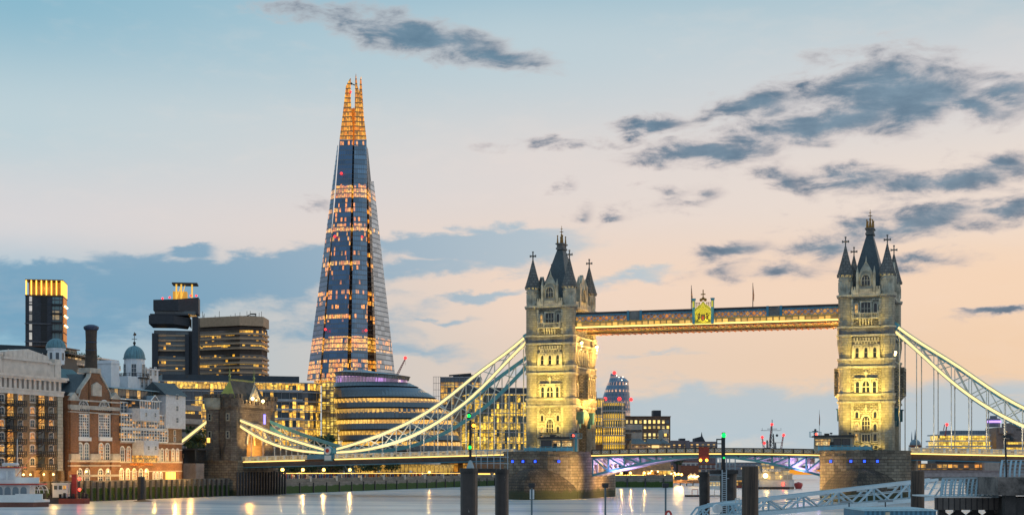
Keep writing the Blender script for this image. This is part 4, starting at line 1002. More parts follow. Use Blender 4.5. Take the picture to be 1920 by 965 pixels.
wglass = glass('window_glass', (.05, .07, .09), .08); bluewin = glass('pale_window', (.16, .22, .26), .15)
def roompick(p, r=rnd):
    q = r.random(); return room[0] if q < p*.6 else room[1] if q < p else wglass
# --- balconied warehouse with the cream attic
F = bank(-60, 116); Wd = F.w
t = fac_thing(F, 'warehouse', 'brick wharf warehouse with iron balconies under a cream columned attic', 'warehouse', GZ)
zA = F.z(60, 735); zB = F.z(60, 712)
uu = F.u
M().box(0, Wd, 0, 18, 7.4, zA-.6).box(0, Wd, .8, 18, GZ-.3, 7.4).build('walls', stock_brick, t)
g = M()
for px in range(-55, 116, 17): g.box(uu(px), uu(px)+1.2, 0, 1.0, GZ-.3, 7.4)
g.build('ground_piers', stock_brick, t)
g = M(); g.box(-.1, Wd+.35, -.35, .02, zA-.6, zA+.35); g.box(-.1, Wd+.5, -.5, 18, zA+.35, zA+.7); g.build('fascia', cream, t)
g = M(); g.box(0, Wd, .55, 17.5, zA+.7, zB); g.build('attic_recess', dark_stone, t)
g = M(); px = -50
while px < 114: g.box(uu(px), uu(px)+.95, -.3, .55, zA+.7, zB); px += 9.3
g.build('attic_columns', cream, t)
g = M(); px = -45.5
while px < 112: g.extr([(uu(px)-.2+.5*math.cos(a*pi/6), zA+1.6+.45*math.sin(a*pi/6)) for a in range(7)][::1]+[(uu(px)-.7, zA+.9), (uu(px)+.3, zA+.9)], .5, .56); px += 9.3
g.build('attic_lights', bluewin, t)
g = M(); g.box(-.2, Wd+.7, -1.0, 18.3, zB, zB+.45); g.box(-.2, Wd+1.0, -1.3, 18.5, zB+.45, zB+1.0); g.build('cornice', cream, t)
zc = zB+1.0; g = M(); u0, u1 = uu(9), uu(93)
g.box(u0, u1, .4, 6, zc, F.z(50, 676)); g.box(u0-.5, u1+.5, -.2, 6.2, F.z(50, 676), F.z(50, 676)+.5)
zt = F.z(50, 676)+.5
g.extr([(u0+.2, zt), (u1-.2, zt), (u1-.2, F.z(93, 668)), (uu(54), F.z(54, 654)), (u0+.2, F.z(9, 658))], .1, 6)
g.box(0, u0-.02, .5, 6, zc, zc+4.2); g.box(0, u0-.3, .2, 6.2, zc+4.2, zc+4.6); g.box(u1+.02, Wd, .5, 6, zc, zc+3.0); g.box(u1+.02, Wd+.25, .2, 6.2, zc+3.0, zc+3.4); g.box(Wd-2.2, Wd+.1, .3, 3, zc-.02, zc+4.4)
g.build('attic', cream, t)
for k in range(13): pass
g = M()
for k in range(9): g.box(u0+1.2+k*(u1-u0)/9.2, u0+1.35+k*(u1-u0)/9.2, .02, .1, zt+.1, zt+1.7)
g.build('attic_ribs', cream, t)
cu = F.ud(105, 2.6); zq = zc+3.4
g = M(); g.frust(2.0, 2.0, zq, zq+3.4, 8, (cu, 2.6)); g.frust(2.3, 2.3, zq+3.4, zq+3.8, 8, (cu, 2.6)); cp = g.build('cupola', white_r, t)
g = M(); g.lathe([(2.35*math.cos(a*pi/16)+.02, zq+3.8+2.4*math.sin(a*pi/16)) for a in range(9)], 16, (cu, 2.6)); g.frust(.2, .02, zq+6.1, zq+7.2, 6, (cu, 2.6)); g.build('dome', lead_roof, cp)
for k in range(8):
    a = -pi/2+pi/8*(2*k+1)-pi/8
    window(cp, cu+1.86*math.cos(a), 2.6+1.86*math.sin(a), zq+1, .8, 1.7, white_f, wglass, 'rect', .08, 1, 1, rz=a+pi/2)
M().box(Wd-1.9, Wd+.15, -.18, .0, 7.4, zA-.62).build('quoins', masonry('quoin_stone', (.40, .34, .26), (.5, .43, .33), (.2, .17, .13), 3, .8, .05, .6, .2), t)
rows = [746.7, 770.7, 794.3, 818.2, 841.8, 866]
g0 = M()
for ri, py in enumerate(rows):
    for px in (-41, -22, 2.6, 37.4, 60.3, 95.2):
        window(t, uu(px), -.01, F.z(px, py+5), 1.55, 1.5, cream, roompick(.42), 'seg', .22, 2, 2, .12, .1)
    for px in (-1-30, 18.5, 77.2):
        window(t, uu(px), -.01, F.z(px, py+9.5), 2.3, 2.75, iron, roompick(.55), 'seg', .14, 2, 2, 0, .1)
        z = F.z(px, py+11.5); u = uu(px)+1.1; g = M()
        g.box(u-3.0, u+3.0, -1.5, 0, z-.35, z-.15)
        for zz_ in (z+.2, z+.55, z+.9): g.box(u-3.0, u+3.0, -1.5, -1.42, zz_, zz_+.13); g.box(u-3.0, u-2.9, -1.5, 0, zz_, zz_+.13); g.box(u+2.9, u+3.0, -1.5, 0, zz_, zz_+.13)
        for k in range(9): g.box(u-3.0+k*.74, u-2.86+k*.74, -1.52, -1.4, z-.15, z+1.0)
        for k in (-2, 2): g.bar((u+k, -1.3, z-.3), (u+k, 0, z-1.2), .12)
        g.build('balcony', iron, t)
for px in (20, 42, 55, 80, 98): M().ball((uu(px), -.3, 6.6), .22).build('wall_lamp', bulb, t)
lamp('POINT', tuple(F.A+F.d*uu(80)+Vector((2.2, 0, 6.4))), 120, amber_l, .2); lamp('POINT', tuple(F.A+F.d*uu(30)+Vector((2.2, 0, 6.4))), 120, amber_l, .2)
# --- narrow recessed block between warehouse and brewery
F = bank(114, 131, BX-6)
t = fac_thing(F, 'recessed_block', 'narrow dark recessed block between the balconied warehouse and the gabled brewery', 'building', GZ)
M().box(0, F.w, 0, 10, GZ-.3, F.z(122, 735)).build('walls', plain('dark_infill', (.05, .045, .045), .7), t)
for i, py in enumerate((752, 786, 812, 838, 861)): window(t, F.w*.35, -.02, F.z(118, py), 1.3, 2.2, iron, room[0] if i == 1 else wglass, 'rect', .12, 1, 2)
for py in (771, 797, 823, 848): M().box(.1, F.w*.6, -1.2, 0, F.z(118, py)-.1, F.z(118, py)+.9).build('balcony', iron, t)
window(t, F.w*.6, -.02, 5.2, 1.6, 5.5, stock_brick, room[0], 'round', .3, 1, 1)
lamp('POINT', tuple(F.A+F.d*(F.w*.5)+Vector((3.0, 0, 7.5))), 160, amber_l, .2)

# --- gabled brewery with the round chimney
F = bank(124, 222); uu = F.u; Wd = F.w
t = fac_thing(F, 'brewery', 'gabled red brick brewery with tall arched windows and a round chimney', 'brewery', GZ)
Z_ = lambda px, py: F.z(px, py)
lo = Z_(170, 744)
M().box(uu(128), Wd, 0, 14, GZ-.3, lo).box(0, uu(128), 1.2, 12, GZ-.3, Z_(126, 800)).build('walls', red_brick, t)
M().extr([(uu(146), lo), (uu(207), lo), (uu(204), Z_(204, 735)), (uu(197), Z_(197, 722)), (uu(188), Z_(188, 706)), (uu(186), Z_(186, 699)), (uu(170), Z_(170, 699)), (uu(168), Z_(168, 708)), (uu(159), Z_(159, 719)), (uu(150), Z_(150, 732))], 0, 1.2).build('gable', red_brick, t)
g = M()
cop = [(147, 744), (151, 730), (160, 717), (168, 706), (170, 697)]; cop2 = [(187, 697), (190, 706), (198, 720), (205, 733), (208, 745)]
for c in (cop, cop2):
    for a, b in zip(c, c[1:]): g.bar((uu(a[0]), .4, Z_(*a)), (uu(b[0]), .4, Z_(*b)), 1.1, .35)
for c in (137, 214.5): g.extr([(uu(c-9), Z_(c, 748)), (uu(c+9), Z_(c, 748)), (uu(c+8), Z_(c, 745)), (uu(c), Z_(c, 735)), (uu(c-8), Z_(c, 745))], -.5, .9)
g.box(uu(169)-.2, uu(187)+.2, -.2, 3.2, Z_(178, 699), Z_(178, 690))
g.build('coping', plain('white_stone', (.46, .41, .35), .75, 0, .3), t)
for c in (137.5, 214.5): M().box(uu(c-8), uu(c+7.5), -.45, 0, 7.5, Z_(c, 749)).build('pilaster', red_brick, t)
M().box(uu(166), uu(183), -.3, 0, 7.5, Z_(175, 712)).build('pilaster', red_brick, t)
g = M()
for py, h in ((751.5, .35), (766, .9), (773, .25), (864, .5), (872, .3)):
    g.box(uu(128)-.2, Wd+.2, -.62, -.0, Z_(175, py)-.2, Z_(175, py)-.2+h)
for c, d in ((137, 8), (175, 9), (214, 7.6)): g.box(uu(c-d), uu(c+d), -.75, -.0, Z_(c, 861), Z_(c, 850)); g.box(uu(c-d), uu(c+d), -.7, 0, Z_(c, 768), Z_(c, 764))
g.box(uu(130), Wd, -.35, 0, Z_(175, 893), Z_(175, 889))
g.build('stone_bands', plain('white_stone'), t)
M().extr([(uu(169), Z_(177, 742)), (uu(186), Z_(177, 742)), (uu(186), Z_(177, 722)), (uu(177.5), Z_(177, 716)), (uu(169), Z_(177, 722))], -.75, -.3).build('date_stone', plain('white_stone', (.46, .41, .35), .75, 0, .3), t)
for px in (155.5, 194.5):
    pm = room[0] if px > 180 else bluewin
    window(t, uu(px), -.03, Z_(px, 770), uu(px+10)-uu(px-10), 2.5, white_f, wglass, 'half', .22, 6, 4, 0, .2, .12)
    window(t, uu(px), -.03, Z_(px, 818), uu(px+10)-uu(px-10), Z_(px, 777)-Z_(px, 818), white_f, offices('tall_window', .75, .9, .35, (1, .5, .2), (1, .75, .5), .7, gcol=(.05, .06, .08), mw=.05), 'rect', .25, 5, 8, 0, .22, .13)
    M().box(uu(px-11.5), uu(px+11.5), -.7, 0, Z_(px, 826), Z_(px, 819)).build('sill', white_f, t)
    for d in (-6, 6):
        window(t, uu(px+d), -.03, Z_(px, 861), 1.7, 3.9, white_f, bluewin if px < 180 else roompick(.8), 'round', .22, 2, 5, 0, .2, .1)
        window(t, uu(px+d*1.15), -.03, Z_(px, 906), 1.7, 3.5, white_f, wglass, 'round', .2, 2, 5, 0, .2, .1)
M().box(uu(146)+.4, uu(207)-.4, 1.2, 13, lo, lo+1).add([(uu(147), 1.2, lo), (uu(206), 1.2, lo), (uu(206), 13, lo), (uu(147), 13, lo), (uu(177), 1.2, Z_(177, 700)), (uu(177), 13, Z_(177, 700))], [(1, 2, 5, 4), (3, 0, 4, 5)]).build('roof', slate, t)
cc = (F.ud(171, 3.6), 3.6); ztop = Z_(171, 606); zb0 = Z_(171, 698)
rr = (uu(182)-uu(160))/2*.62
g = M(); g.lathe([(rr*1.12, zb0-4), (rr*1.02, zb0+.3), (rr*.86, ztop-4.0), (rr*.95, ztop-1.1)], 16, cc); ch = g.build('chimney', masonry('chimney_brick', (.07, .045, .035), (.12, .075, .05), (.06, .05, .04), .5, .16, .03, .4, .4), t)
g = M(); g.lathe([(rr*1.05, ztop-1.1), (rr*1.22, ztop-.7), (rr*1.22, ztop-.25), (rr*.95, ztop), (rr*.5, ztop+.25)], 16, cc)
for z in (ztop-4.2, ztop-6.2, ztop-8.4): g.lathe([(rr*.93, z), (rr*.94, z+.2)], 16, cc)
g.build('chimney_cap', plain('dark_blue_iron', (.03, .045, .09), .5), ch)
# --- teal roofed rooftop rooms beside the brewery gable
F2 = bank(116, 168, BX-7); 
t = fac_thing(F2, 'rooftop_rooms', 'glazed rooms with a sloping teal metal roof beside the brewery gable', 'building', F2.z(140, 775))
z0, z1, z2 = F2.z(140, 775), F2.z(140, 714), F2.z(140, 689)
M().box(.5, F2.w-2, 1, 8, z0, z1).build('glazing', offices('rooftop_glass', 2.2, 3.4, .15, (1, .55, .2), (1, .7, .3), .6, gcol=(.05, .11, .13)), t)
M().add([(0, 0, z1-.1), (F2.w, 0, z1-.1), (F2.w, 9, z1-.1), (0, 9, z1-.1), (1.2, 5, z2), (F2.w, 5, z2)], [(0, 1, 5, 4), (2, 3, 4, 5), (3, 0, 4), (1, 2, 5), (3, 2, 1, 0)]).build('roof', teal_roof, t)
# --- apartment block with white balconies behind the brewery
F3 = Fac(100, 405, 212, 440)
t = fac_thing(F3, 'apartment_block', 'modern flats with cream balconies rising behind the brewery and its chimney', 'flats', 6)
M().box(0, F3.w, 0, 14, 6, F3.z(150, 672)).build('walls', plain('brown_render', (.10, .07, .06), .7), t)
for i, py in enumerate((689, 706, 723, 740)):
    z = F3.z(170, py); M().box(-.4, F3.w+.5, -2.2, 0, z, z+.5).build('balcony_slab', cream, t)
    M().box(0, F3.w, -.06, -.02, z+.6, z+2.2).build('glazing', offices('flat_glass', 2.0, 2.4, .2, (1, .55, .2), (1, .7, .3), .7, gcol=(.05, .09, .11)), t)
    M().box(-.3, F3.w+.4, -2.15, -2.05, z+.5, z+1.4).build('balustrade', glass('balustrade_glass', (.10, .14, .15), .1), t)
    for k in (.62, .98): M().box(F3.w*k-.35, F3.w*k+.35, -2.1, -1.5, z+.5, z+2.4).build('pier', cream, t)
M().box(-.5, F3.w*.99, -2.0, 14.3, F3.z(170, 672), F3.z(170, 669.5)).build('roof', cream, t)
M().box(F3.w*.02, F3.w*.42, 1, 9, F3.z(120, 669.5), F3.z(120, 652)).box(F3.w*.0, F3.w*.45, .4, 9.4, F3.z(120, 652), F3.z(120, 650)).build('penthouse', plain('penthouse_brown', (.16, .08, .05), .6), t)
M().box(F3.w*.15, F3.w*.43, .9, 1, F3.z(120, 668), F3.z(120, 653)).build('penthouse_glazing', offices('flat_glass'), t)
g = M(); r2 = random.Random(3)
for i in range(260):
    x = r2.uniform(0, F3.w*.7); z = F3.z(130, 669)+r2.uniform(-.2, 1.3); a = r2.random()*6; g.poly([(x, -1.6, z), (x+.35*math.cos(a), -1.6+.3*math.sin(a), z+.2), (x, -1.6+.3, z+.45)])
g.build('roof_hedge', plain('hedge_green', (.03, .07, .025), .8), t)
t = thing('rooftop_block', 'dark flat rooftop block at the left edge above the cream attic', 'building', tuple(gp(-40, 400))[:2]+(10,), AL)
M().box(-4, 22, 0, 15, 10, zz(668, 400)).add([(-5, -1, zz(668, 400)), (24, -1, zz(663, 400)), (24, 15, zz(663, 400)), (-5, 15, zz(668, 400)), (-5, -1, zz(650, 400)), (5, -1, zz(646, 400)), (12, -1, zz(648, 400)), (24, -1, zz(660, 400)), (24, 15, zz(660, 400)), (12, 15, zz(648, 400)), (5, 15, zz(646, 400)), (-5, 15, zz(650, 400))], [(0, 1, 7, 6, 5, 4), (4, 5, 10, 11), (5, 6, 9, 10), (6, 7, 8, 9), (1, 2, 8, 7)]).build('walls', plain('dark_metal_clad', (.03, .045, .055), .5), t)

# --- brewhouse: brick below, white glazing, drum tower with a lead dome
F = bank(222, 341); uu = F.u; Wd = F.w; Z_ = lambda px, py: F.z(px, py)
t = fac_thing(F, 'brewhouse', 'white glazed brewhouse over brick arches, crowned by a white drum with a lead dome', 'brewhouse', GZ)
zb = Z_(270, 829)
M().box(.05, Wd, 0, 14, GZ-.3, zb).build('walls', red_brick, t)
M().box(uu(306), Wd, -.02, 12, zb, Z_(322, 800)).build('upper_brickwork', stock_brick, t)
g = M(); g.box(.05, Wd+.2, -.35, 0, zb-.3, zb+.15); g.box(.05, Wd+.1, -.2, 0, Z_(270, 866)-.15, Z_(270, 866)+.25); g.box(.05, Wd, -.15, 0, Z_(270, 842)-.1, Z_(270, 842)+.15); g.box(.05, Wd, -.15, 0, Z_(270, 883)-.1, Z_(270, 883)+.12); g.build('stone_bands', plain('white_stone'), t)
for px in (228.5, 240.6, 278, 289, 295.6, 303, 312, 323.6, 332):
    wv = px > 285; window(t, uu(px), -.02, Z_(px, 864), 1.0 if wv else 1.5, 3.6 if not wv else 3.2, white_f, roompick(.45), 'round', .2, 2, 4, 0, .2, .1)
for px in (227, 238.7, 250.9, 263, 274, 288, 294.2, 301):
    window(t, uu(px), -.02, Z_(px, 906), 1.4 if px < 280 else .9, 3.7 if px < 280 else 2.9, white_f, room[0] if px < 253 or px == 294.2 else roompick(.3), 'round', .2, 2, 5, 0, .2, .1)
for px in (252, 263): window(t, uu(px), -.02, Z_(px, 864), 1.7, 2.2, white_f, room[0], 'rect', .1, 2, 2)
tx = bpy.data.curves.new('lettering', 'FONT'); tx.body = 'ANCHOR BREWHOUSE'; tx.size = 1.0; tx.extrude = .05; tx.align_x = 'LEFT'
tx.materials.append(plain('gilt_letters', (.65, .22, .03), .4)); to = bpy.data.objects.new('lettering', tx); sc.collection.objects.link(to); to.parent = t; to.location = (uu(243), -.1, Z_(262, 872)-GZ); to.rotation_euler = (R(90), 0, 0); to.scale = ((uu(283)-uu(243))/9.6, 1.1, 1)
bpy.context.view_layer.update(); _me = bpy.data.meshes.new_from_object(to.evaluated_get(bpy.context.evaluated_depsgraph_get())); _o2 = bpy.data.objects.new('inscription', _me); sc.collection.objects.link(_o2); _o2.parent = t; _o2.location = to.location; _o2.rotation_euler = to.rotation_euler; _o2.scale = to.scale; bpy.data.objects.remove(to)
# glazing in three tiers, each with white bars and its own lit glass
gz_m = offices('winter_garden', .95, .62, .42, (1, .40, .05), (1, .66, .28), 1.0, gcol=(.06, .08, .10), mw=.02, rowvar=.25, detail=.9)
for i, (pa, pb, ya, yb) in enumerate(((221, 246, 756, 776), (274, 306, 753, 776), (221, 308, 777, 803), (221, 308, 806, 828))):
    z0, z1 = Z_(265, yb), Z_(265, ya); ua, ub = uu(pa), uu(pb); d = -.9 if i > 1 else .3
    p = M().box(ua, ub, d, 6, z0, z1).build('winter_garden', gz_m, t)
    g = M(); n = int((ub-ua)/1.25)
    for k in range(n+1): x = ua+(ub-ua)*k/n; g.box(x-.1, x+.1, d-.12, d-.01, z0, z1)
    m_ = 4 if i > 1 else 3
    for k in range(m_+1): z = z0+(z1-z0)*k/m_; w_ = .2 if k in (0, m_) else .07; g.box(ua-.1, ub+.1, d-.15, d-.01, z-w_/2, z+w_)
    g.build('glazing_bars', white_f, p)
M().box(.05, uu(306), .5, 12, zb, Z_(265, 750)).build('inner_wall', plain('inner_brown', (.12, .08, .06), .8), t)
M().box(.05, uu(298), -1.2, .3, Z_(265, 804.5), Z_(265, 803)+.1).box(.05, uu(300), -.6, 12, Z_(265, 751), Z_(265, 749)).build('ledge', white_f, t)
p = M().box(uu(214), uu(296), 1.2, 9, Z_(258, 749), Z_(258, 731)).build('penthouse', offices('penthouse_glass', 1.7, 3.2, .35, (1, .5, .1), (1, .62, .2), .9, gcol=(.07, .10, .11)), t)
g = M()
for k in range(12): g.box(uu(214)+k*1.8, uu(214)+.12+k*1.8, .2, .3, Z_(258, 749), Z_(258, 744))
g.box(uu(214), uu(300), .2, .3, Z_(258, 744), Z_(258, 743.4)); g.build('terrace_rail', iron, p)
M().add([(uu(210), 0, Z_(258, 731)), (uu(300), 0, Z_(258, 731)), (uu(300), 9.5, Z_(258, 722)), (uu(210), 9.5, Z_(258, 722)), (uu(210), 0, Z_(258, 730)), (uu(300), 0, Z_(258, 730)), (uu(300), 9.5, Z_(258, 721)), (uu(210), 9.5, Z_(258, 721))], [(0, 3, 2, 1), (4, 5, 6, 7), (0, 1, 5, 4), (1, 2, 6, 5), (3, 0, 4, 7)]).build('penthouse_roof', masonry('pale_corrugated', (.35, .45, .48), (.40, .5, .53), (.22, .3, .33), .35, 50, .05, .6, .1), p)
# white drum with dome
dc_ = (F.ud(252, 8.0), 8.0); dr = (uu(270.5)-uu(230.5))/2*.56; z0, z1 = Z_(252, 728), Z_(252, 665)
g = M(); g.frust(dr, dr, z0, z1, 12, dc_); dm = g.build('drum', white_r, t)
for k in range(12):
    a = -pi/2+pi/6*k
    if k % 2 == 0: window(dm, dc_[0]+dr*.97*math.cos(a), dc_[1]+dr*.97*math.sin(a), Z_(252, 700), 1.2, 3.2, white_f, wglass, 'rect', .15, 2, 3, 0, .15, rz=a+pi/2)
g = M(); hh = Z_(252, 641)-z1; g.lathe([(dr*1.1, z1-.1), (dr*1.08, z1+.2)]+[(dr*1.02*math.cos(a*pi/20), z1+.2+hh*math.sin(a*pi/20)) for a in range(10)]+[(.15, z1+.3+hh)], 20, dc_); g.build('dome', lead_roof, dm)
g = M(); zt = z1+hh; g.frust(.3, .1, zt, zt+1.4, 6, dc_); g.ball((*dc_, zt+.9), .4); g.cb(*dc_, zt+1, .12, .12, 2.8); g.cb(*dc_, zt+1.9, 1.6, .1, .1); g.cb(*dc_, zt+1.9, .1, 1.6, .1); g.extr([(dc_[0]-.6, zt+2.9), (dc_[0]+.8, zt+2.9), (dc_[0]+.8, zt+3.5), (dc_[0]-.1, zt+3.6)], dc_[1]-.05, dc_[1]+.05); g.build('weathervane', iron, dm)
g = M(); zr = Z_(252, 702); n = 26
for k in range(n):
    a0, a1 = 2*pi*k/n, 2*pi*(k+1)/n; r_ = dr+1.1
    p0 = (dc_[0]+r_*math.cos(a0), dc_[1]+r_*math.sin(a0)); p1 = (dc_[0]+r_*math.cos(a1), dc_[1]+r_*math.sin(a1))
    for z in (zr, zr+.6, zr+1.1): g.bar((*p0, z), (*p1, z), .1)
    g.cb(*p0, zr, .09, .09, 1.15)
g.frust(dr+1.2, dr+1.2, zr-.3, zr, 20, dc_); g.build('gallery', iron, dm)
g = M(); ua_, ub_ = F.ud(208, 5), F.ud(224, 5); g.box(ua_, ub_, 5, 10, Z_(214, 726), Z_(214, 672)); g.box(ua_-.2, ub_+.2, 4.8, 10.2, Z_(214, 677), Z_(214, 675.5)); g.box(ua_+.2, ub_-.2, 5.1, 9.9, Z_(214, 672), Z_(214, 670.5)); g.build('white_stack', white_r, t)
g = M(); ua_, ub_ = F.ud(266, 6.5), F.ud(297, 6.5); g.box(ua_, ub_, 6.5, 12, Z_(280, 726), Z_(280, 687)); g.box(ua_-.2, ub_+.2, 6.2, 12.2, Z_(280, 687), Z_(280, 685)); wb = g.build('white_room', white_r, t)
for px in (273, 282, 291): window(wb, F.ud(px, 6.45), 6.45, Z_(px, 699), .9, 2.2, white_f, wglass, 'rect', .1, 2, 3)
M().box(F.ud(240, 5.2), F.ud(290, 5.2), 5.2, 9, Z_(268, 727), Z_(268, 703)).build('lower_room', white_r, t)
for px in (266, 274, 283): window(t, F.ud(px, 5.15), 5.15, Z_(px, 722), 1.0, 2.3, white_f, wglass, 'rect', .1, 2, 3)
# white boxes hanging off the front
for pa, pb, ya, yb, gab in ((241, 277, 766, 789, 1), (248, 276, 825, 853, 0)):
    z0, z1 = Z_(262, yb), Z_(262, ya); ua, ub = uu(pa), uu(pb)
    p = M().box(ua, ub, -3.4, .2, z0, z1).build('hanging_box', white_wood, t)
    for k in (.3, .78): window(p, ua+(ub-ua)*k, -3.43, z0+(z1-z0)*.35, .8, 1.0, white_f, wglass, 'rect', .07, 2, 2)
    if gab:
        M().box(ua, ub, -3.3, 0, z1, z1+1.9).extr([(ua+(ub-ua)*.55, z1+1.9), (ub, z1+1.9), (ua+(ub-ua)*.78, z1+3.4)], -3.3, .0).build('glazed_top', gz_m, p)
        g = M(); g.box(ua-.1, ub+.1, -3.5, -3.3, z1+1.8, z1+2.1)
        for k in range(9): x = ua+(ub-ua)*k/8; g.box(x-.07, x+.07, -3.45, -3.3, z1, z1+1.9)
        g.bar((ua+(ub-ua)*.53, -3.4, z1+1.9), (ua+(ub-ua)*.78, -3.4, z1+3.5), .2); g.bar((ub, -3.4, z1+1.9), (ua+(ub-ua)*.78, -3.4, z1+3.5), .2); g.build('glazing_bars', white_f, p)
M().box(uu(247), uu(276), -3.0, 0, Z_(262, 866), Z_(262, 853)).build('lit_bay', room[0], t)
# white weatherboard tower on the corner
z0, z1 = Z_(322, 803), Z_(322, 741)
p = M().box(uu(301), uu(338), -1.6, 6, z0, z1).build('weatherboard_tower', white_wood, t)
M().add([(uu(299), -2, z1-.1), (uu(340), -2, z1-.1), (uu(340), 6.5, z1-.1), (uu(299), 6.5, z1-.1), (uu(299), 2.2, z1+3.4), (uu(340), 2.2, z1+3.4)], [(0, 1, 5, 4), (2, 3, 4, 5), (3, 0, 4), (1, 2, 5), (3, 2, 1, 0)]).build('roof', slate, p)
for py in (749, 770, 792): window(p, uu(322), -1.63, Z_(322, py), 1.1, 1.3, white_f, wglass, 'rect', .1, 2, 2)
for k in range(2):
    for px in (313, 327): window(t, uu(px), -.05, Z_(px, 815+k*12), .7, 1.2, white_f, wglass, 'rect', .12, 1, 1)
for px in (311, 316.5, 322): M().box(uu(px)-.3, uu(px)+.3, -1.0, -.1, GZ, GZ+2.6).build('lantern', glow('lantern_glow', (1, .5, .1), 2.2), t)
lamp('POINT', tuple(F.A+F.d*uu(317)+Vector((3, 0, 7))), 300, amber_l, .3)
for px in (228, 245): lamp('POINT', tuple(F.A+F.d*uu(px)+Vector((2.5, 0, 5.5))), 60, amber_l, .2)
# --- arched lane and stair block beside the gatehouse
F = bank(342, 392, BX-9); uu = F.u
t = fac_thing(F, 'lane_arch', 'glowing orange brick archway between the brewhouse and the gatehouse', 'archway', GZ)
arc = [(uu(357)+3.4*math.cos(pi*i/12), GZ+2.2+3.4*math.sin(pi*i/12)) for i in range(13)]
g = M(); zt = F.z(357, 858)
g.box(0, arc[12][0], 0, 6, GZ-.2, zt); g.box(arc[0][0], F.w, 0, 6, GZ-.2, zt)
for (x0, z0), (x1, z1) in zip(arc, arc[1:]): g.add([(x0, 0, z0), (x1, 0, z1), (x1, 0, zt), (x0, 0, zt), (x0, 6, z0), (x1, 6, z1), (x1, 6, zt), (x0, 6, zt)], [(3, 2, 1, 0), (0, 1, 5, 4), (2, 3, 7, 6), (4, 5, 6, 7)])
g.build('walls', red_brick, t)
M().box(0, F.w, 6.0, 6.4, GZ, zt).build('back_wall', cream, t)
M().box(0, F.w, -.2, .0, zt, zt+1.2).build('parapet', stock_brick, t)
M().ball((uu(359), 3, GZ+2.3), .5).build('lamp_globe', bulb, t)
lamp('POINT', tuple(F.A+F.d*uu(357)+Vector((.6, 0, GZ+2.6))), 420, (1, .45, .08), .4)
F = bank(367, 388, BX-5); uu = F.u
t = fac_thing(F, 'stair_block', 'glass and pale stone stair block under a flat canopy against the gatehouse', 'building', GZ)
M().box(0, F.w*.75, 0, 5, GZ, F.z(377, 868)).build('walls', plain('pale_pinkstone', (.36, .28, .24), .7), t)
M().box(.1, F.w, .3, 5, F.z(377, 868), F.z(377, 843)).build('glazing', glass('dark_glass'), t)
M().box(-.6, F.w+1.2, -1, 6, F.z(377, 843), F.z(377, 840)).build('canopy', dark_steel, t)
lamp('POINT', tuple(gp(386, 400))[:2]+(14.5,), 90, amber_l, .2)
M().box(F.w+.3, F.w+1.2, -.3, .2, F.z(384, 829), F.z(384, 820)).build('sign_lamp', glow('lantern_glow'), t)
F = Fac(350, 470, 384, 480)
t = fac_thing(F, 'ramp_block', 'grey stepped concrete block behind the trees left of the gatehouse', 'building', 5)
for i in range(5):
    M().box(0, F.w-1.5-i*.6+3.0, i*.2, 8, F.z(365, 852)+i*4.2-3, F.z(365, 852)+i*4.2-1.4).build('terrace', plain('grey_concrete', (.27, .27, .27), .8), t)
M().box(.3, F.w, 1.2, 8, 4, F.z(365, 775)).build('walls', plain('dark_infill'), t)

# --- river walls
def weed_wall(nm, zt):
    m, nt, b = new_mat(nm); q = NT(nt); tc = q.nd('ShaderNodeTexCoord'); s = q.nd('ShaderNodeSeparateXYZ'); q.L.new(tc.outputs['UV'], s.inputs[0])
    br = q.nd('ShaderNodeTexBrick'); q.L.new(tc.outputs['UV'], br.inputs['Vector'])
    for k, v in (('Scale', 1), ('Mortar Size', .04), ('Brick Width', 2.2), ('Row Height', .9)): br.inputs[k].default_value = v
    q.put(br.inputs['Color1'], (.17, .15, .13)); q.put(br.inputs['Color2'], (.24, .21, .18)); q.put(br.inputs['Mortar'], (.08, .07, .06))
    n = q.noise(tc.outputs['Object'], .35, 6); n2 = q.noise(tc.outputs['Object'], 2.5, 4)
    f = q.rng(q.m('MULTIPLY_ADD', q.m('SUBTRACT', n, .5), 1.6, s.outputs[1]), zt-.25, zt+.2, 1, 0, True)
    gr = q.mix(q.rng(n2, .3, .7), (.02, .045, .008), (.06, .11, .02))
    q.L.new(q.mix(f, br.outputs['Color'], gr), b.inputs['Base Color']); b.inputs['Roughness'].default_value = .85; q.bump(b, n2, .6, .1); return m
ww = weed_wall('weedy_wall', 2.3)
t = thing('river_wall', 'weed-covered timbered river wall below the wharf buildings on the left', 'river wall', (BX, -140, 0), 0, 'river walls')
M().box(-1.2, 0, -320, 126, -1, 4.35).build('wall', weed_wall('dark_weed_wall', 3.2), t); M().box(-1.5, .15, -320, 126, 4.35, 5.0).build('coping', stone_wall, t)
y = -110.0
while y < -15:
    o = M().frust(.36, .33, -1, 4.6+.5*rnd.random(), 7).build('fender_pile', dark_steel, None, (BX+.5, y, 0)); tag(o, 'dark upright timber fender pile against the weedy wall below the wharf buildings', 'fender pile', 'fender piles along the wharf wall'); y += 2.6
t = thing('river_wall', 'long green weedy embankment wall beyond the bridge, below the crowded promenade', 'river wall', (BX, 250, 0), 0, 'river walls')
M().box(-1.0, 0, -236, 420, -1, 3.5).build('wall', ww, t); M().box(-1.0, .15, -236, 420, 3.5, 3.75).box(-.6, -.2, -236, 420, 3.75, 4.55).build('parapet', stone_wall, t)
g = M(); y = -230
while y < 300: g.box(-.1, .3, y-.2, y+.2, 0, 3.2); y += 9.5
g.build('timber_posts', dark_steel, t)
y = 18.0
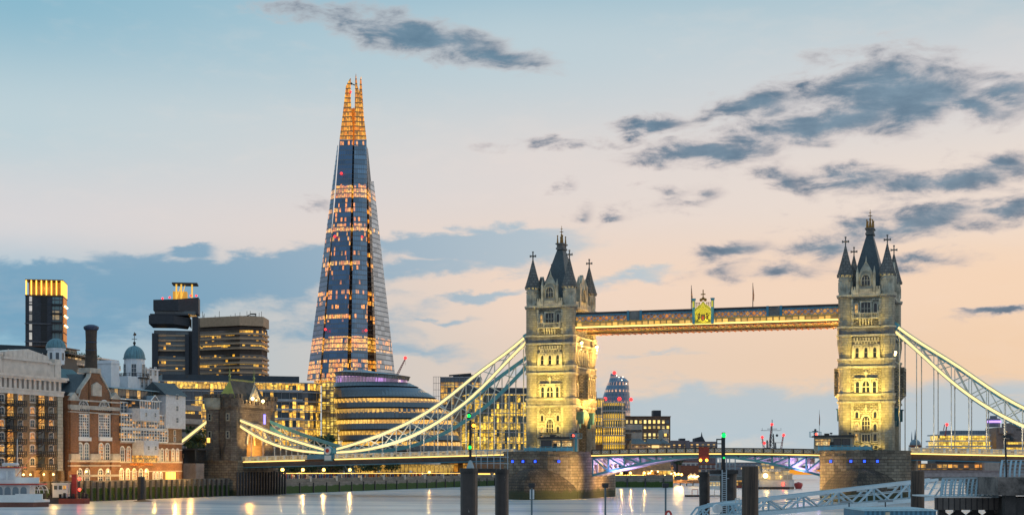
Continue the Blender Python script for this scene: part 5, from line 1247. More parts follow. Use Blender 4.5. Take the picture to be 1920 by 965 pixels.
while y < 330:
    o = M().cb(0, 0, 3.5, 1.1, 1.1, 1.5).cb(0, 0, 5.0, 1.25, 1.25, .2).build('wall_pillar', plain('white_stone'), None, (BX-.35, y, 0)); tag(o, 'pale stone pillar standing in the promenade parapet above the green river wall', 'pillar', 'pillars of the promenade parapet'); y += 19.0

for px, e in ((30, 1500), (70, 1500), (140, 1100), (190, 1100), (232, 1300), (262, 1300), (300, 1500), (330, 1600)):
    F = bank(px, px+5); lamp('POINT', (F.A.x+4.5, F.A.y, 7.2), e, amber_l, .1)
# ================================================================== background: south bank city
def cam_thing(px, Z, name, label, cat, z0=GZ, yaw=0, group=None):
    p = gp(px, Z); t = thing(name, label, cat, (p.x, p.y, z0), AL+R(yaw), group)
    s = Z/FPX
    return t, (lambda x: (x-px)*s), (lambda y: zz(y, Z))
lit_a, lit_b = (1, .46, .03), (1, .62, .10)
def quay_slab(nm, pa, pb, Z0, Z1, top, wall=None):
    q = [gp(pa, Z0), gp(pb, Z0), gp(pb, Z1), gp(pa, Z1)]
    kind(M().prism([(p.x, p.y) for p in q], -1, top).build(nm, pave), 'structure')
    if wall:
        F = Fac(pa, Z0-.8, pb, Z0-.8); t = fac_thing(F, 'river_wall', wall, 'river wall', 0, 'river walls'); M().box(-.5, F.w, 0, .78, -1, top+.1).build('wall', ww, t); M().box(-.6, F.w+.1, -.15, .8, top+.1, top+.5).build('coping', stone_wall, t)
        g = M(); x = 3
        while x < F.w: g.box(x-.25, x+.25, -.4, 0, -1, 3.5); x += 7
        g.build('timber_posts', dark_steel, t)
quay_slab('quay', 1060, 1262, 590, 1000, 4.2, 'short green weedy quay wall under the lamps right of the southern pier')
quay_slab('far_quay', 1262, 1470, 812, 1500, 2.6); quay_slab('far_north_quay', 1640, 2150, 842, 1600, 2.6)
# --- the tall glass spire
t, X, Zp = cam_thing(655, 1150, 'glass_skyscraper', 'tall tapering glass spire of sloping shards with a glowing gold top', 'skyscraper', 5)
zl = [(5, Zp(630), .62), (Zp(630)+2, Zp(600), .2), (Zp(560), Zp(500), .12), (Zp(480), Zp(290), .1), (Zp(262), 400, -.8)]
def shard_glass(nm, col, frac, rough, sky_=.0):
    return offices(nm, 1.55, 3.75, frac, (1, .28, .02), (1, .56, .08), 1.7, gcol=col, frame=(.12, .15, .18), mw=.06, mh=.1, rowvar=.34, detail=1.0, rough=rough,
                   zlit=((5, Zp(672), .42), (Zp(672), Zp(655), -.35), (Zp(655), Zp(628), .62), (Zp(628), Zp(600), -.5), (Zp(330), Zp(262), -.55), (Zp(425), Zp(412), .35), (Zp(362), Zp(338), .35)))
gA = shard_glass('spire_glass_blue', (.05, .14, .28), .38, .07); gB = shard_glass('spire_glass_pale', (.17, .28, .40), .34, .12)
gC = shard_glass('spire_glass_sky_bright', (.72, .68, .66), -.05, .45)  # right facet: reflection of the brighter sky put into the pale glass colour
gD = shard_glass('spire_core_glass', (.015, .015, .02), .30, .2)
goldm = offices('spire_gold', 1.35, 3.75, 1.25, (1, .27, .01), (1, .46, .04), 1.3, gcol=(.3, .13, .03), frame=(.42, .18, .04), mw=.09, mh=.12, rowvar=.35, detail=.75)
yA = {}
apex_y = 30.0
def W3(p, q, d): k = 1+d/1150; return (X(p)*k, d, CH+(Zp(q)-CH)*k)
def facet(nm, base, top, mat, ytop0, parent=t, th=.7):
    """base: [(px, depth)] at the foot, top: [(px, py, depth)] from right to left round the top"""
    pts = [W3(p, 713, d) for p, d in base]+[W3(p, q, d) for p, q, d in top]
    g = M(); n = len(pts); bk = [(p[0], p[1]+th, p[2]) for p in pts]
    g.add(pts+bk, [tuple(range(n)), tuple(range(2*n-1, n-1, -1))]+[((i+1) % n, i, n+i, n+(i+1) % n) for i in range(n)])
    return g.build(nm, mat, parent)
def dep(base_d, py, k=30.0): f = (713-py)/(713-137); return base_d+(k-base_d)*f
def lowtop(nm, base, ysplit, lpx, rpx, mat, top_pts):
    d0 = base[0][1]; d1 = base[1][1]
    f = facet(nm, base, [(rpx, ysplit, dep(d1, ysplit)), (lpx, ysplit, dep(d0, ysplit))], mat, 0)
    if top_pts:
        pts = [W3(lpx, ysplit-.6, dep(d0, ysplit)), W3(rpx, ysplit-.6, dep(d1, ysplit))]+[W3(p, q, dep(d1 if p > (lpx+rpx)/2 else d0, q)) for p, q in top_pts]
        g = M(); n = len(pts); g.add(pts+[(p[0], p[1]+.6, p[2]) for p in pts], [tuple(range(n)), tuple(range(2*n-1, n-1, -1))]+[((i+1) % n, i, n+i, n+(i+1) % n) for i in range(n)])
        g.build('gold_crown', goldm, f)
    return f
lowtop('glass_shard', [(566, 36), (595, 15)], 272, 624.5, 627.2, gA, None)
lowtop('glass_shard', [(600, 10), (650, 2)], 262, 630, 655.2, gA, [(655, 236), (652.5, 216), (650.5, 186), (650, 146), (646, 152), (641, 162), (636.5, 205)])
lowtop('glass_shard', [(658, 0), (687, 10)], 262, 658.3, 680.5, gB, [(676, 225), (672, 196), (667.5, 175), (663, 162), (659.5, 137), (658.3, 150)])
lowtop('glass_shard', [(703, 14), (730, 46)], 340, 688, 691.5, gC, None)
pts = [(664.5, 190, 31), (673.5, 215, 33), (669, 143, 32), (667, 149, 31)]
g = M(); q = [W3(p, y, d) for p, y, d in pts]; g.add(q+[(a, b+.5, c) for a, b, c in q], [(0, 1, 2, 3), (7, 6, 5, 4), (0, 4, 5, 1), (1, 5, 6, 2), (2, 6, 7, 3), (3, 7, 4, 0)]); g.build('gold_crown', goldm, t)
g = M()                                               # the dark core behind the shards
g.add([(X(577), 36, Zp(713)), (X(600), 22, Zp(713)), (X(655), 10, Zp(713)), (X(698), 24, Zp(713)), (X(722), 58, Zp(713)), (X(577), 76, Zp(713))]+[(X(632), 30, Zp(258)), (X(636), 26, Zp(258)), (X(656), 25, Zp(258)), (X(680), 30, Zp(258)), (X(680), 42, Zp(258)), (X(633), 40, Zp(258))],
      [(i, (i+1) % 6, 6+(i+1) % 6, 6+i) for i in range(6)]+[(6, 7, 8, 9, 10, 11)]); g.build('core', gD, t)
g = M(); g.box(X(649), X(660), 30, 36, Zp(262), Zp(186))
g.build('inner_stair', glow('inner_lit_glow', (1, .26, .02), .30), t)  # stair and frame glow themselves, standing in for orange light inside the crown
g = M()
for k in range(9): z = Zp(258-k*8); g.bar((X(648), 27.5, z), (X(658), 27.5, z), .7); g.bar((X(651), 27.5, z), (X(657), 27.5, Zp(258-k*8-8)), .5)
g.build('inner_frame', glow('lit_steel_glow', (1, .34, .03), .35), t)
M().bar((X(659), 30, Zp(142)), (X(651), 30, Zp(138.5)), .7).ball((X(650.5), 30, Zp(138.5)), 1.0).build('crane_arm', dark_steel, t)
for px, py, d in ((634, 315, 2), (623, 437, 2), (674.5, 438, 2), (607, 615, 1), (684, 617, 1), (650, 156, 24)): M().ball((X(px), dep(8, py)-2, Zp(py)), .95).build('red_beacon', glow('beacon', (1, .03, .03), 3), t)
lamp('POINT', tuple(Vector(t.matrix_basis @ Vector((X(656), 34, Zp(225)-5)))), 30000, (1, .5, .1), 1)

# --- hospital towers
conc_dark = plain('dark_cladding', (.028, .034, .045), .5, 0, .25); conc_tan = plain('tan_concrete', (.50, .34, .22), .8, 0, .15)
hosp_glass = offices('hospital_glass', 1.55, 2.35, .22, lit_a, lit_b, 1.25, gcol=(.05, .08, .09), mw=.05, mh=.04, rowvar=.35, detail=.6)
t, X, Zp = cam_thing(328, 1000, 'hospital_tower', 'dark angular hospital tower with a cantilevered head and a glowing rooftop frame', 'tower block', 6, 8)
W_ = X(328+42); x0, x1 = X(287), X(328); x2 = X(369)
S_ = 1000/FPX
M().box(X(288), X(359), 6, 24, 6, Zp(618)).build('shaft', conc_dark, t)
for i in range(9):
    py = 620+i*9.3
    if i == 4: continue
    M().box(X(289), X(329), 4.6, 6, Zp(py+6), Zp(py)).box(X(329), X(352), 5, 6, Zp(py+6), Zp(py)).build('glazing_band', hosp_glass, t)
    M().box(X(289), X(353), 4.2, 6, Zp(py+9), Zp(py+6.2)).build('floor_slab', conc_tan if i != 8 else conc_dark, t)
for a, b, tp in ((285, 296, 624), (346, 353, 626), (359, 370, 592)): M().box(X(a), X(b), 2.8, 22, 6, Zp(tp)).build('service_shaft', conc_dark, t)
g = M(); g.add([(X(280), 0, Zp(607)), (X(326), 0, Zp(607)), (X(354), 5, Zp(610)), (X(354), 24, Zp(610)), (X(280), 22, Zp(607)), (X(280), 0, Zp(591)), (X(326), 0, Zp(591)), (X(354), 5, Zp(594)), (X(354), 24, Zp(592)), (X(280), 22, Zp(591)), (X(287), 4, Zp(614)), (X(328), 4, Zp(614)), (X(350), 8, Zp(615))],
              [(5, 6, 7, 8, 9), (0, 1, 6, 5), (1, 2, 7, 6), (0, 10, 11, 1), (1, 11, 12, 2), (4, 0, 5, 9), (2, 3, 8, 7), (10, 0, 4)]); g.box(X(282), X(352), 1, 22, Zp(590.5), Zp(588)); g.build('cantilevered_head', conc_dark, t)
M().box(X(290), X(365), 3, 22, Zp(588), Zp(582)).build('glazing_band', offices('hospital_glass'), t)
g = M(); g.add([(X(288), 1, Zp(582)), (X(334), 1, Zp(582)), (X(370), 8, Zp(586)), (X(370), 24, Zp(586)), (X(288), 24, Zp(582)), (X(288), 1, Zp(562)), (X(334), 1, Zp(560)), (X(370), 8, Zp(554)), (X(370), 24, Zp(554)), (X(288), 24, Zp(560))], [(5, 6, 7, 8, 9), (0, 1, 6, 5), (1, 2, 7, 6), (4, 0, 5, 9), (2, 3, 8, 7), (0, 4, 3, 2, 1)]); g.build('dark_crown', conc_dark, t)
am = glow('frame_amber', (1, .56, .08), .95)
g = M()
for px in (329, 338, 358): g.box(X(px)-.5, X(px)+.5, 7, 8, Zp(560), Zp(530))
g.bar((X(329), 7.5, Zp(558)), (X(338), 7.5, Zp(532)), .4); g.bar((X(338), 7.5, Zp(558)), (X(345), 7.5, Zp(532)), .4); f = g.build('rooftop_frame', am, t)
M().box(X(322), X(348), 9, 18, Zp(560), Zp(543)).build('plant_box', glow('plant_amber', (1, .52, .08), .42), f); M().box(X(321), X(368), 5, 19, Zp(530), Zp(527.5)).build('frame_roof', dark_steel, f)
for px, py in ((318, 557), (305, 559), (357, 553), (367, 553)): M().ball((X(px), 1.5, Zp(py)), .7).build('red_beacon', glow('beacon'), t)
t, X, Zp = cam_thing(449, 1040, 'hospital_block', 'tan banded hospital slab beside the dark angular tower, rows of windows lit', 'tower block', 6, 0)
def prism_quad(g, a, b, c, z0, z1, e=0, back=20):
    """two faces meeting at b: plan points a (left back), b (front corner), c (right back)"""
    P = [(X(a)-e, 14-0*e), (X(b), 0-e), (X(c)+e, 6-e*.5), (X(c)+e, 30), (X(a)-e, 32)]
    return g.prism(P, z0, z1)
prism_quad(M(), 366, 450, 488, 6, Zp(612)).build('walls', plain('brown_recess', (.06, .04, .03), .7), t)
prism_quad(M(), 366, 450, 488, Zp(610), Zp(592), 1.2).build('parapet', conc_tan, t)
for i in range(10):
    py = 617.5+i*9.1
    if i == 4: continue
    prism_quad(M(), 366, 450, 488, Zp(py+5.3), Zp(py+.6), .25).build('glazing_band', offices('hospital_slab_glass', 1.9, 1.8, .38, lit_a, lit_b, 1.3, gcol=(.10, .08, .06), mw=.05, mh=.0, rowvar=.4, detail=.6), t)
    prism_quad(M(), 366, 450, 488, Zp(py+9.1), Zp(py+5.4), 1.3).build('floor_slab', conc_tan, t)
g = M(); r3 = random.Random(5)
for k in range(16): px = r3.uniform(372, 486); g.cb(X(px), 14, Zp(592), .25, .25, r3.uniform(1, 5))
g.box(X(452), X(474), 10, 20, Zp(590), Zp(589)); g.bar((X(452), 11, Zp(592)), (X(466), 11, Zp(585)), .5); g.box(X(464), X(474), 10, 16, Zp(585.5), Zp(584.5)); g.bar((X(474), 11, Zp(592)), (X(474), 11, Zp(584)), .5); g.build('roof_aerials', dark_steel, t)

# --- dark tower with the glowing crown
t, X, Zp = cam_thing(85, 480, 'apartment_tower', 'slim dark brick tower with a crown of glowing gold fins', 'tower block', 6, 10)
dbrick = masonry('dark_blue_brick', (.05, .055, .07), (.075, .08, .095), (.03, .03, .04), .6, .3, .03, .3, .25, .7)
sh = M().box(X(49), X(116), 0, 12, 6, Zp(553)).build('walls', dbrick, t)
for i in range(8):
    py = 556+i*16.8
    M().box(X(56), X(61), -.12, .02, Zp(py+14), Zp(py)).build('slot_window', offices('slot_glow', 2, 3, 1.3, (.9, .85, .8), (1, .95, .85), .55, mw=.0, detail=.3), t)
    M().box(X(98), X(115), -.12, .02, Zp(py+13), Zp(py+.5)).build('bay_window', offices('bay_glass', 1.45, 3.2, .1, (1, .6, .25), (1, .7, .3), .6, gcol=(.10, .20, .21), mw=.07), t)
    M().box(X(96), X(116), -.7, .0, Zp(py+16.5), Zp(py+13.4)).build('balcony', iron, t)
for i in range(8): M().box(X(77), X(88), -.1, .02, Zp(553+i*17+16), Zp(553+i*17)).build('dark_panel', iron, t)
for py in (606, 640): M().box(X(49)-.2, X(116)+.1, -.35, .0, Zp(py+1.5), Zp(py)).build('string_course', plain('grey_band', (.16, .16, .18), .7), t)
for i in range(8): M().box(X(116)+.02, X(116)+.2, 1.5, 10.5, Zp(556+i*16.8+14), Zp(556+i*16.8)).build('lit_loggia', glow('loggia_orange', (1, .33, .05), .4), t)
for i in range(3): 
    for d in (3, 8): M().ball((X(116)+.5, d, Zp(572+i*18)), .32).build('loggia_lamp', bulb, t)
M().box(X(53), X(113), 2.5, 10, Zp(553), Zp(527)).build('crown_room', plain('crown_room', (.30, .18, .12), .6), t)
M().box(X(49)-.1, X(116)+.2, -.2, 12.2, Zp(525.5), Zp(524)).box(X(49)-.1, X(116)+.2, -.2, 12.2, Zp(555), Zp(553)).build('crown_frame', plain('bronze', (.18, .09, .03), .4, .5), t)
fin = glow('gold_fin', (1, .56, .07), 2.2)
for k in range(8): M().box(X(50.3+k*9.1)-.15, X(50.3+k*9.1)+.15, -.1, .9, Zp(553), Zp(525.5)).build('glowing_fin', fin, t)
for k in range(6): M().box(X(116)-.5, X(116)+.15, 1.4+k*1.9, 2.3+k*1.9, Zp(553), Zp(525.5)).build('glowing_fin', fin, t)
lamp('POINT', tuple(t.matrix_basis @ Vector((X(83), 1.4, Zp(540)-6))), 90, (1, .55, .12), .4)

# --- glass offices by the river
slab_w = plain('pale_fin', (.40, .40, .42), .5, 0, .1)
def office(px0, Z0, px1, Z1, ytop, ybase, n, label, mat, depth=24, fin=2.6, roof=None, skip=(), nm='office_block', fins=True, round_=0):
    F = Fac(px0, Z0, px1, Z1); t = fac_thing(F, nm, label, 'office block', GZ)
    pm = (px0+px1)/2; z0, z1 = F.z(pm, ybase), F.z(pm, ytop); h = (z1-z0)/n
    pl = [(0, 0), (F.w, 0), (F.w, depth), (0, depth)]
    if round_: pl = [(0, 0)]+[(F.w-round_+round_*math.sin(a*pi/12), round_-round_*math.cos(a*pi/12)) for a in range(7)]+[(F.w, depth), (0, depth)]
    if round_ < 0: pass
    for i in range(n):
        M().prism(pl, z0+i*h+.02, z0+(i+1)*h-.35).build('glazing_band', mat, t)
        c = (F.w/2, depth/2); M().prism([(c[0]+(p[0]-c[0])*1.012, -.4 if p[1] == 0 else p[1]-.4*(p[1] < depth*.5)) for p in pl], z0+(i+1)*h-.34, z0+(i+1)*h).build('floor_slab', slab_w, t)
    if fins:
        g = M(); x = 0
        while x < F.w-(round_ or 0): g.box(x-.09, x+.09, -.42, -.02, z0, z1); x += fin
        g.build('mullions', plain('mullion_grey', (.22, .22, .24), .5), t)
    M().box(0, F.w, 0, depth, -1, z0).build('plinth', plain('plinth_brown', (.22, .14, .09), .7), t)
    if roof: M().box(1, F.w-1-(round_ or 0), 1.5, depth-1, z1+.02, F.z(pm, roof)).build('roof_plant', plain('roof_dark', (.035, .05, .065), .5), t)
    return F, t, z0, z1, h
o1 = offices('river_office_a', 1.5, 3.0, .56, lit_a, lit_b, 1.75, gcol=(.06, .08, .10), mw=.05, mh=.02, rowvar=.35, detail=1.05)
o2 = offices('river_office_b', 1.2, 3.0, .50, (1, .54, .02), (1, .68, .10), 1.75, gcol=(.05, .09, .08), mw=.05, mh=.02, rowvar=.3, detail=1.1)
o3 = offices('river_office_c', 1.3, 3.0, .9, lit_a, lit_b, 1.5, gcol=(.08, .08, .08), mw=.06, mh=.02, rowvar=.1, detail=.8)
F, t, z0, z1, h = office(300, 600, 608, 620, 715, 838, 7, 'long glass office block with warm lit floors and a dark flat roof, behind the gatehouse', o1, 40, 3.2, 703, round_=9)
for i in range(7):                                    # white blinds and rails between the floors, as on the right half
    M().box(F.w*.52, F.w-9, -.5, -.43, z0+i*h+.1, z0+i*h+.75).build('balustrade', plain('pale_rail', (.45, .47, .50), .5), t)
M().box(2, F.w-9, -.6, -.44, z1-h*.3, z1-h*.1).build('lit_soffit', o3, t)
office(604, 640, 634, 640, 716, 838, 9, 'narrow pale glass office wing between the long office block and the egg-shaped hall', offices('river_office_d', 1.6, 1.6, .72, (1, .6, .05), (1, .7, .15), 1.4, gcol=(.2, .2, .2), mw=.08, rowvar=.2, detail=1.0), 20, 1.8)
F, t, z0, z1, h = office(880, 660, 1010, 666, 737, 845, 6, 'glass office block with yellow lit floors half hidden by the southern bridge tower', o2, 30, 1.5, 726)
M().box(2, F.w, -.3, -.05, z0-2.6, z0).build('lit_ground_floor', o3, t)
F, t, z0, z1, h = office(826, 700, 902, 700, 706, 838, 9, 'taller office block with a dark top storey and roof crane arm beside the egg-shaped hall', offices('river_office_e', 1.6, 2.6, .4, lit_a, lit_b, 1.1, gcol=(.05, .09, .13), mw=.05, rowvar=.2, zlit=((F.z(860, 738)+12, 400, -.5),)), 24, 2.2)
g = M(); g.bar((F.w*.2, 4, z1+.8), (F.w*.75, 4, z1+1.6), .7); g.box(F.w*.3, F.w*.8, 4, 8, z1+.3, z1+1.2); g.build('roof_crane', dark_steel, t)
g = M()
for k in range(5): g.box(-3.4+k*.8, -3.25+k*.8, 0, .2, z1-22, z1)
for k in range(8): g.box(-3.4, 0, 0, .2, z1-k*3, z1-k*3+.15)
g.build('side_scaffold', plain('mullion_grey'), t)
F, t, z0, z1, h = office(850, 680, 935, 680, 730, 838, 7, 'tan office wall with a curved grey roof behind the front suspension chain', offices('river_office_f', 2.6, 3.2, .35, lit_a, lit_b, 1.0, gcol=(.16, .13, .10), mw=.2, mh=.2, frame=(.34, .27, .21)), 20, 3, fins=False)
def drum_office(px0, px1, Z, ytop, ybase, n, label, mat, roofy=None):
    s = Z/FPX; r = (px1-px0)/2*s; p = gp((px0+px1)/2, Z+r); t = thing('office_drum', label, 'office block', (p.x, p.y, GZ), AL)
    z0, z1 = zz(ybase, Z), zz(ytop, Z); h = (z1-z0)/n
    M().frust(r*.97, r*.97, -1, z0, 28).build('plinth', plain('plinth_brown'), t)
    for i in range(n):
        M().frust(r, r, z0+i*h+.02, z0+(i+1)*h-.4, 28).build('glazing_band', mat, t); M().frust(r+.45, r+.45, z0+(i+1)*h-.38, z0+(i+1)*h, 28).build('floor_slab', slab_w, t)
    g = M()
    for k in range(28): a = 2*pi*k/28; g.cb((r+.3)*math.cos(a), (r+.3)*math.sin(a), z0, .2, .2, z1-z0)
    g.build('mullions', plain('mullion_grey'), t)
    if roofy: M().box(-r*.5, r*.4, -r*.4, r*.5, z1, zz(roofy, Z)).build('roof_plant', plain('roof_dark'), t)
drum_office(1083, 1133, 640, 745, 832, 5, 'curved glass office drum just right of the southern tower, greener and taller at its roof', o2, 733)
drum_office(1131, 1171, 625, 753, 846, 6, 'nearer curved glass office drum, bright yellow floor by floor, beside the brown brick block', o2)

# --- egg-shaped hall
Zc = 625; s = Zc/FPX
p = gp(742, Zc); t = thing('egg_hall', 'leaning egg-shaped glass hall of stacked ring floors with a violet lit lounge', 'hall', (p.x, p.y, GZ), AL)
prof = [(847, 645, 870), (828, 639.5, 866), (808, 633.5, 857), (788, 630.5, 848), (767.7, 628, 838), (748.6, 626, 822), (728, 625, 790), (717.5, 627, 768)]
def xr(py):
    for (y0, l0, r0), (y1, l1, r1) in zip(prof, prof[1:]):
        if y0 >= py >= y1: f = (y0-py)/(y0-y1); return (l0+(l1-l0)*f, r0+(r1-r0)*f)
    return prof[-1][1:] if py < 720 else prof[0][1:]
def ringv(py, grow=0, n=56, dy=0):
    l, r = xr(py); c = ((l+r)/2-742)*s; a = (r-l)/2*s+grow
    return [(c+a*math.cos(2*pi*k/n), dy+a*.82*math.sin(2*pi*k/n), zz(py, Zc)) for k in range(n)]
def band(nm, pa, pb, mat, ga=0, gb=0, n=56, parent=t):
    A, B = ringv(pa, ga, n), ringv(pb, gb, n); g = M()
    g.add(A+B, [(k, (k+1) % n, n+(k+1) % n, n+k) for k in range(n)]+[tuple(range(n-1, -1, -1)), tuple(range(n, 2*n))])
    return g.build(nm, mat, parent)
eg = offices('hall_window', 1.25, 2.3, .74, (1, .44, .03), (1, .58, .09), 1.35, gcol=(.06, .09, .12), mw=.05, mh=.0, rowvar=.12, detail=.7)
egd = offices('hall_window_dark', 1.25, 2.3, .12, (1, .5, .05), (1, .7, .2), 1.0, gcol=(.05, .09, .13), mw=.05, mh=.0, rowvar=.1, detail=.7)
sp_ = offices('hall_spandrel', 1.25, 2.3, -1, lit_a, lit_b, 0, gcol=(.08, .11, .135), frame=(.03, .035, .04), mw=.05, mh=.0, rowvar=0, rough=.25)
levels = [847, 828, 808, 788, 767.7, 748.6, 728]
band('base_ring', 868, 847, dark_steel, -2, -1)
for i in range(6):
    a, b = levels[i], levels[i+1]; d = a-b
    band('recess', a, a-d*.13, iron, -.8, -.8); band('spandrel_band', a-d*.13, a-d*.60, sp_, .15, 0); band('window_band', a-d*.60, b+d*.02, egd if i >= 5 else eg, -.05, -.1)
band('recess', 728, 725.5, iron, -.8, -.8); band('spandrel_band', 725.5, 717.8, sp_, .15, .0)
c0 = ((628+768)/2-742)*s
def disc(nm, cx, cy, rx, ry, z0, z1, mat, tilt=0, n=56, k0=1, k1=1):
    A = [(cx+rx*k0*math.cos(2*pi*k/n), cy+ry*k0*math.sin(2*pi*k/n), z0+tilt*math.cos(2*pi*k/n)) for k in range(n)]
    B = [(cx+rx*k1*math.cos(2*pi*k/n), cy+ry*k1*math.sin(2*pi*k/n), z1+tilt*math.cos(2*pi*k/n)) for k in range(n)]
    g = M(); g.add(A+B, [(k, (k+1) % n, n+(k+1) % n, n+k) for k in range(n)]+[tuple(range(n-1, -1, -1)), tuple(range(n, 2*n))]); return g.build(nm, mat, t)
zl = zz(717.8, Zc)
disc('lounge_glazing', c0-.3, 0, 14.7, 12.4, zl+.02, zl+2.6, offices('violet_lounge', 1.5, 3.4, .95, (.62, .22, .95), (.95, .62, .8), .7, gcol=(.1, .08, .12), mw=.05, mh=.02, rowvar=.0, detail=.8), 0)
disc('roof_rim', c0, 0, 15.5, 13, zl+1.9, zl+3.3, offices('roof_rim_glass', 1.4, 3, .0, lit_a, lit_b, 1, gcol=(.20, .19, .17), mw=.12, rowvar=0), -.95, 56, .97, 1.0)
disc('roof_rim', c0, 0, 15.7, 13.2, zl+3.3, zl+3.5, dark_steel, -.95)
rl = offices('roof_louvres', 1.1, .9, -1, lit_a, lit_b, 0, gcol=(.16, .22, .27), frame=(.05, .07, .09), mw=.0, mh=.12, rowvar=0, rough=.2)
disc('roof', c0, 0, 15.6, 13.1, zl+3.5, zl+4.3, rl, -.95, 56, 1, .72); disc('roof_top', c0-.3, 0, 15.6*.72, 13.1*.72, zl+4.3, zl+4.9, rl, -.7, 56, 1, .3)
band('lit_foyer', 895, 869, offices('foyer_glass', 2, 4.6, .8, (1, .5, .06), (1, .65, .15), 1.0, gcol=(.1, .07, .04), mw=.05, rowvar=0), -5, -4)

# --- red crane, curved glass tower, blocks beyond
t, X, Zp = cam_thing(744, 1000, 'tower_crane', 'thin red lattice crane jib with a red lamp leaning behind the egg-shaped hall', 'crane', 6)
redp = plain('crane_red', (.35, .08, .07), .5)
g = M()
for d in (-.7, .7): g.bar((X(743)+d, 0, Zp(706)), (X(760)+d*.3, 0, Zp(672)), .35)
for k in range(10):
    f0, f1 = k/10, (k+1)/10; xa, za = X(743+17*f0), Zp(706-34*f0); xb, zb_ = X(743+17*f1), Zp(706-34*f1); g.bar((xa-.7*(1-f0*.6), 0, za), (xb+.7*(1-f1*.6), 0, zb_), .2); g.bar((xa+.7*(1-f0*.6), 0, za), (xb-.7*(1-f1*.6), 0, zb_), .2)
g.build('jib', redp, t); M().box(X(743)-1, X(743)+1, -1, 1, 6, Zp(706)).build('mast', redp, t); M().ball((X(760), 0, Zp(670.5)), 1.1).build('red_beacon', glow('beacon'), t); M().bar((X(760), 0, Zp(672)), (X(760), 0, Zp(684)), .12).build('hook_cable', dark_steel, t)
t, X, Zp = cam_thing(1155, 1700, 'curved_glass_tower', 'bulging blue glass tower with a slanted top and red lamps, far behind the curved offices', 'skyscraper', 6)
bg_ = offices('far_blue_glass', 2.4, 4.2, .04, (1, .5, .25), (1, .7, .4), .8, gcol=(.07, .16, .26), frame=(.16, .25, .33), mw=.07, mh=.08, rowvar=.08, zlit=((Zp(760), Zp(746), .3), (Zp(800), Zp(770), .4), (Zp(735), Zp(704), .10)))
sil = [(1128, 770, 1182), (1130, 745, 1181), (1134, 732, 1180), (1139, 719, 1179), (1142, 714, 1178.5)]
g = M(); n = 24; rings = []
for l, y, r in sil:
    c = (l+r)/2; a = (r-l)/2*1700/FPX; zl_ = Zp(y)
    rings.append([(X(c)+a*math.cos(2*pi*k/n), 16*math.sin(2*pi*k/n)*min(1, a/14), zl_) for k in range(n)])
c = 1159; a = 14*1700/FPX; rings.append([(X(c)+a*math.cos(2*pi*k/n), 8*math.sin(2*pi*k/n), Zp(704.5+4.5*math.cos(2*pi*k/n))) for k in range(n)])
rings.insert(0, [(p[0], p[1], 6) for p in rings[0]])
V = sum(rings, []); g.add(V, [(j*n+k, j*n+(k+1) % n, (j+1)*n+(k+1) % n, (j+1)*n+k) for j in range(len(rings)-1) for k in range(n)]+[tuple((len(rings)-1)*n+k for k in range(n))]); g.build('glass_body', bg_, t)
for px, py in ((1133, 748.5), (1159.5, 748.5), (1181, 749.5), (1150, 700)): M().ball((X(px), -17, Zp(py)), 2.1).build('red_beacon', glow('beacon'), t)
for px, py in ((1155, 705), (1159, 707.5), (1166.5, 707.5), (1164.5, 713), (1156.5, 719), (1173, 720), (1149, 724), (1167, 723)): M().ball((X(px), -12, Zp(py)), .6).build('white_lamp', glow('white_spark', (1, .85, .6), 4), t)
def block(px0, px1, Z, ytop, label, wall, glassm, rows_, nm='building', depth=20, z0=4, yaw=0, rh=None, pad=.12, extra=None, cat='building'):
    t, X, Zp = cam_thing(px0, Z, nm, label, cat, z0, yaw)
    W = X(px1); M().box(0, W, 0, depth, z0-.5, Zp(ytop)).build('walls', wall, t)
    for (ya, yb) in rows_:
        M().box(W*.03, W*.97, -.14, .02, Zp(yb), Zp(ya)).build('window_row', glassm, t)
    if extra: extra(t, X, Zp, W)
    return t
brownb = masonry('brown_block_brick', (.16, .09, .06), (.21, .12, .08), (.1, .07, .05), 2, 1, .03, .2, .2)
sqw = offices('square_window', 2.1, 3.4, .55, (1, .66, .12), (1, .78, .32), 1.4, gcol=(.10, .13, .15), frame=(.17, .10, .07), mw=.24, mh=.16, rowvar=.3, detail=.3)
def ex(t, X, Zp, W):
    M().box(X(1226), X(1241), 4, 12, Zp(780), Zp(768)).build('roof_plant', conc_dark, t); M().box(X(1172), X(1258), -.3, 20.3, Zp(781), Zp(779.5)).build('parapet', brownb, t)
block(1171, 1257, 700, 780, 'brown brick office block with square lit windows and a black plant box on its roof', brownb, sqw, ((787, 793.5), (796, 803), (810, 817), (820, 827)), extra=ex, cat='office block')
block(1171, 1204, 640, 795, 'pale clad low building with one dark window strip before the brown brick block', plain('pale_clad', (.40, .38, .36), .7), glass('dark_glass'), ((805, 809.5),), cat='building')
block(1243, 1254, 650, 804, 'narrow pale block with lit windows against the right end of the brown brick block', plain('pale_clad'), sqw, ((812, 820),))
block(1168, 1184, 640, 812, 'plain red-brown brick block right beside the front curved office drum', brownb, wglass, ((822, 825),))
def ex(t, X, Zp, W):
    for a, b in ((1183, 1217), (1212, 1248), (1240, 1258)): M().add([(X(a), -1, Zp(832)), (X(b), -1, Zp(832)), (X(b)-3, 8, Zp(821)), (X(a)+1, 8, Zp(821)), (X(a), 16, Zp(832)), (X(b), 16, Zp(832))], [(0, 1, 2, 3), (3, 2, 5, 4), (0, 3, 4), (1, 5, 2)]).build('roof', slate, t)
    M().box(X(1222), X(1236), -.3, 0, Zp(839), Zp(834)).build('lit_window', glow('shop_lit', (1, .66, .25), 1.1), t)
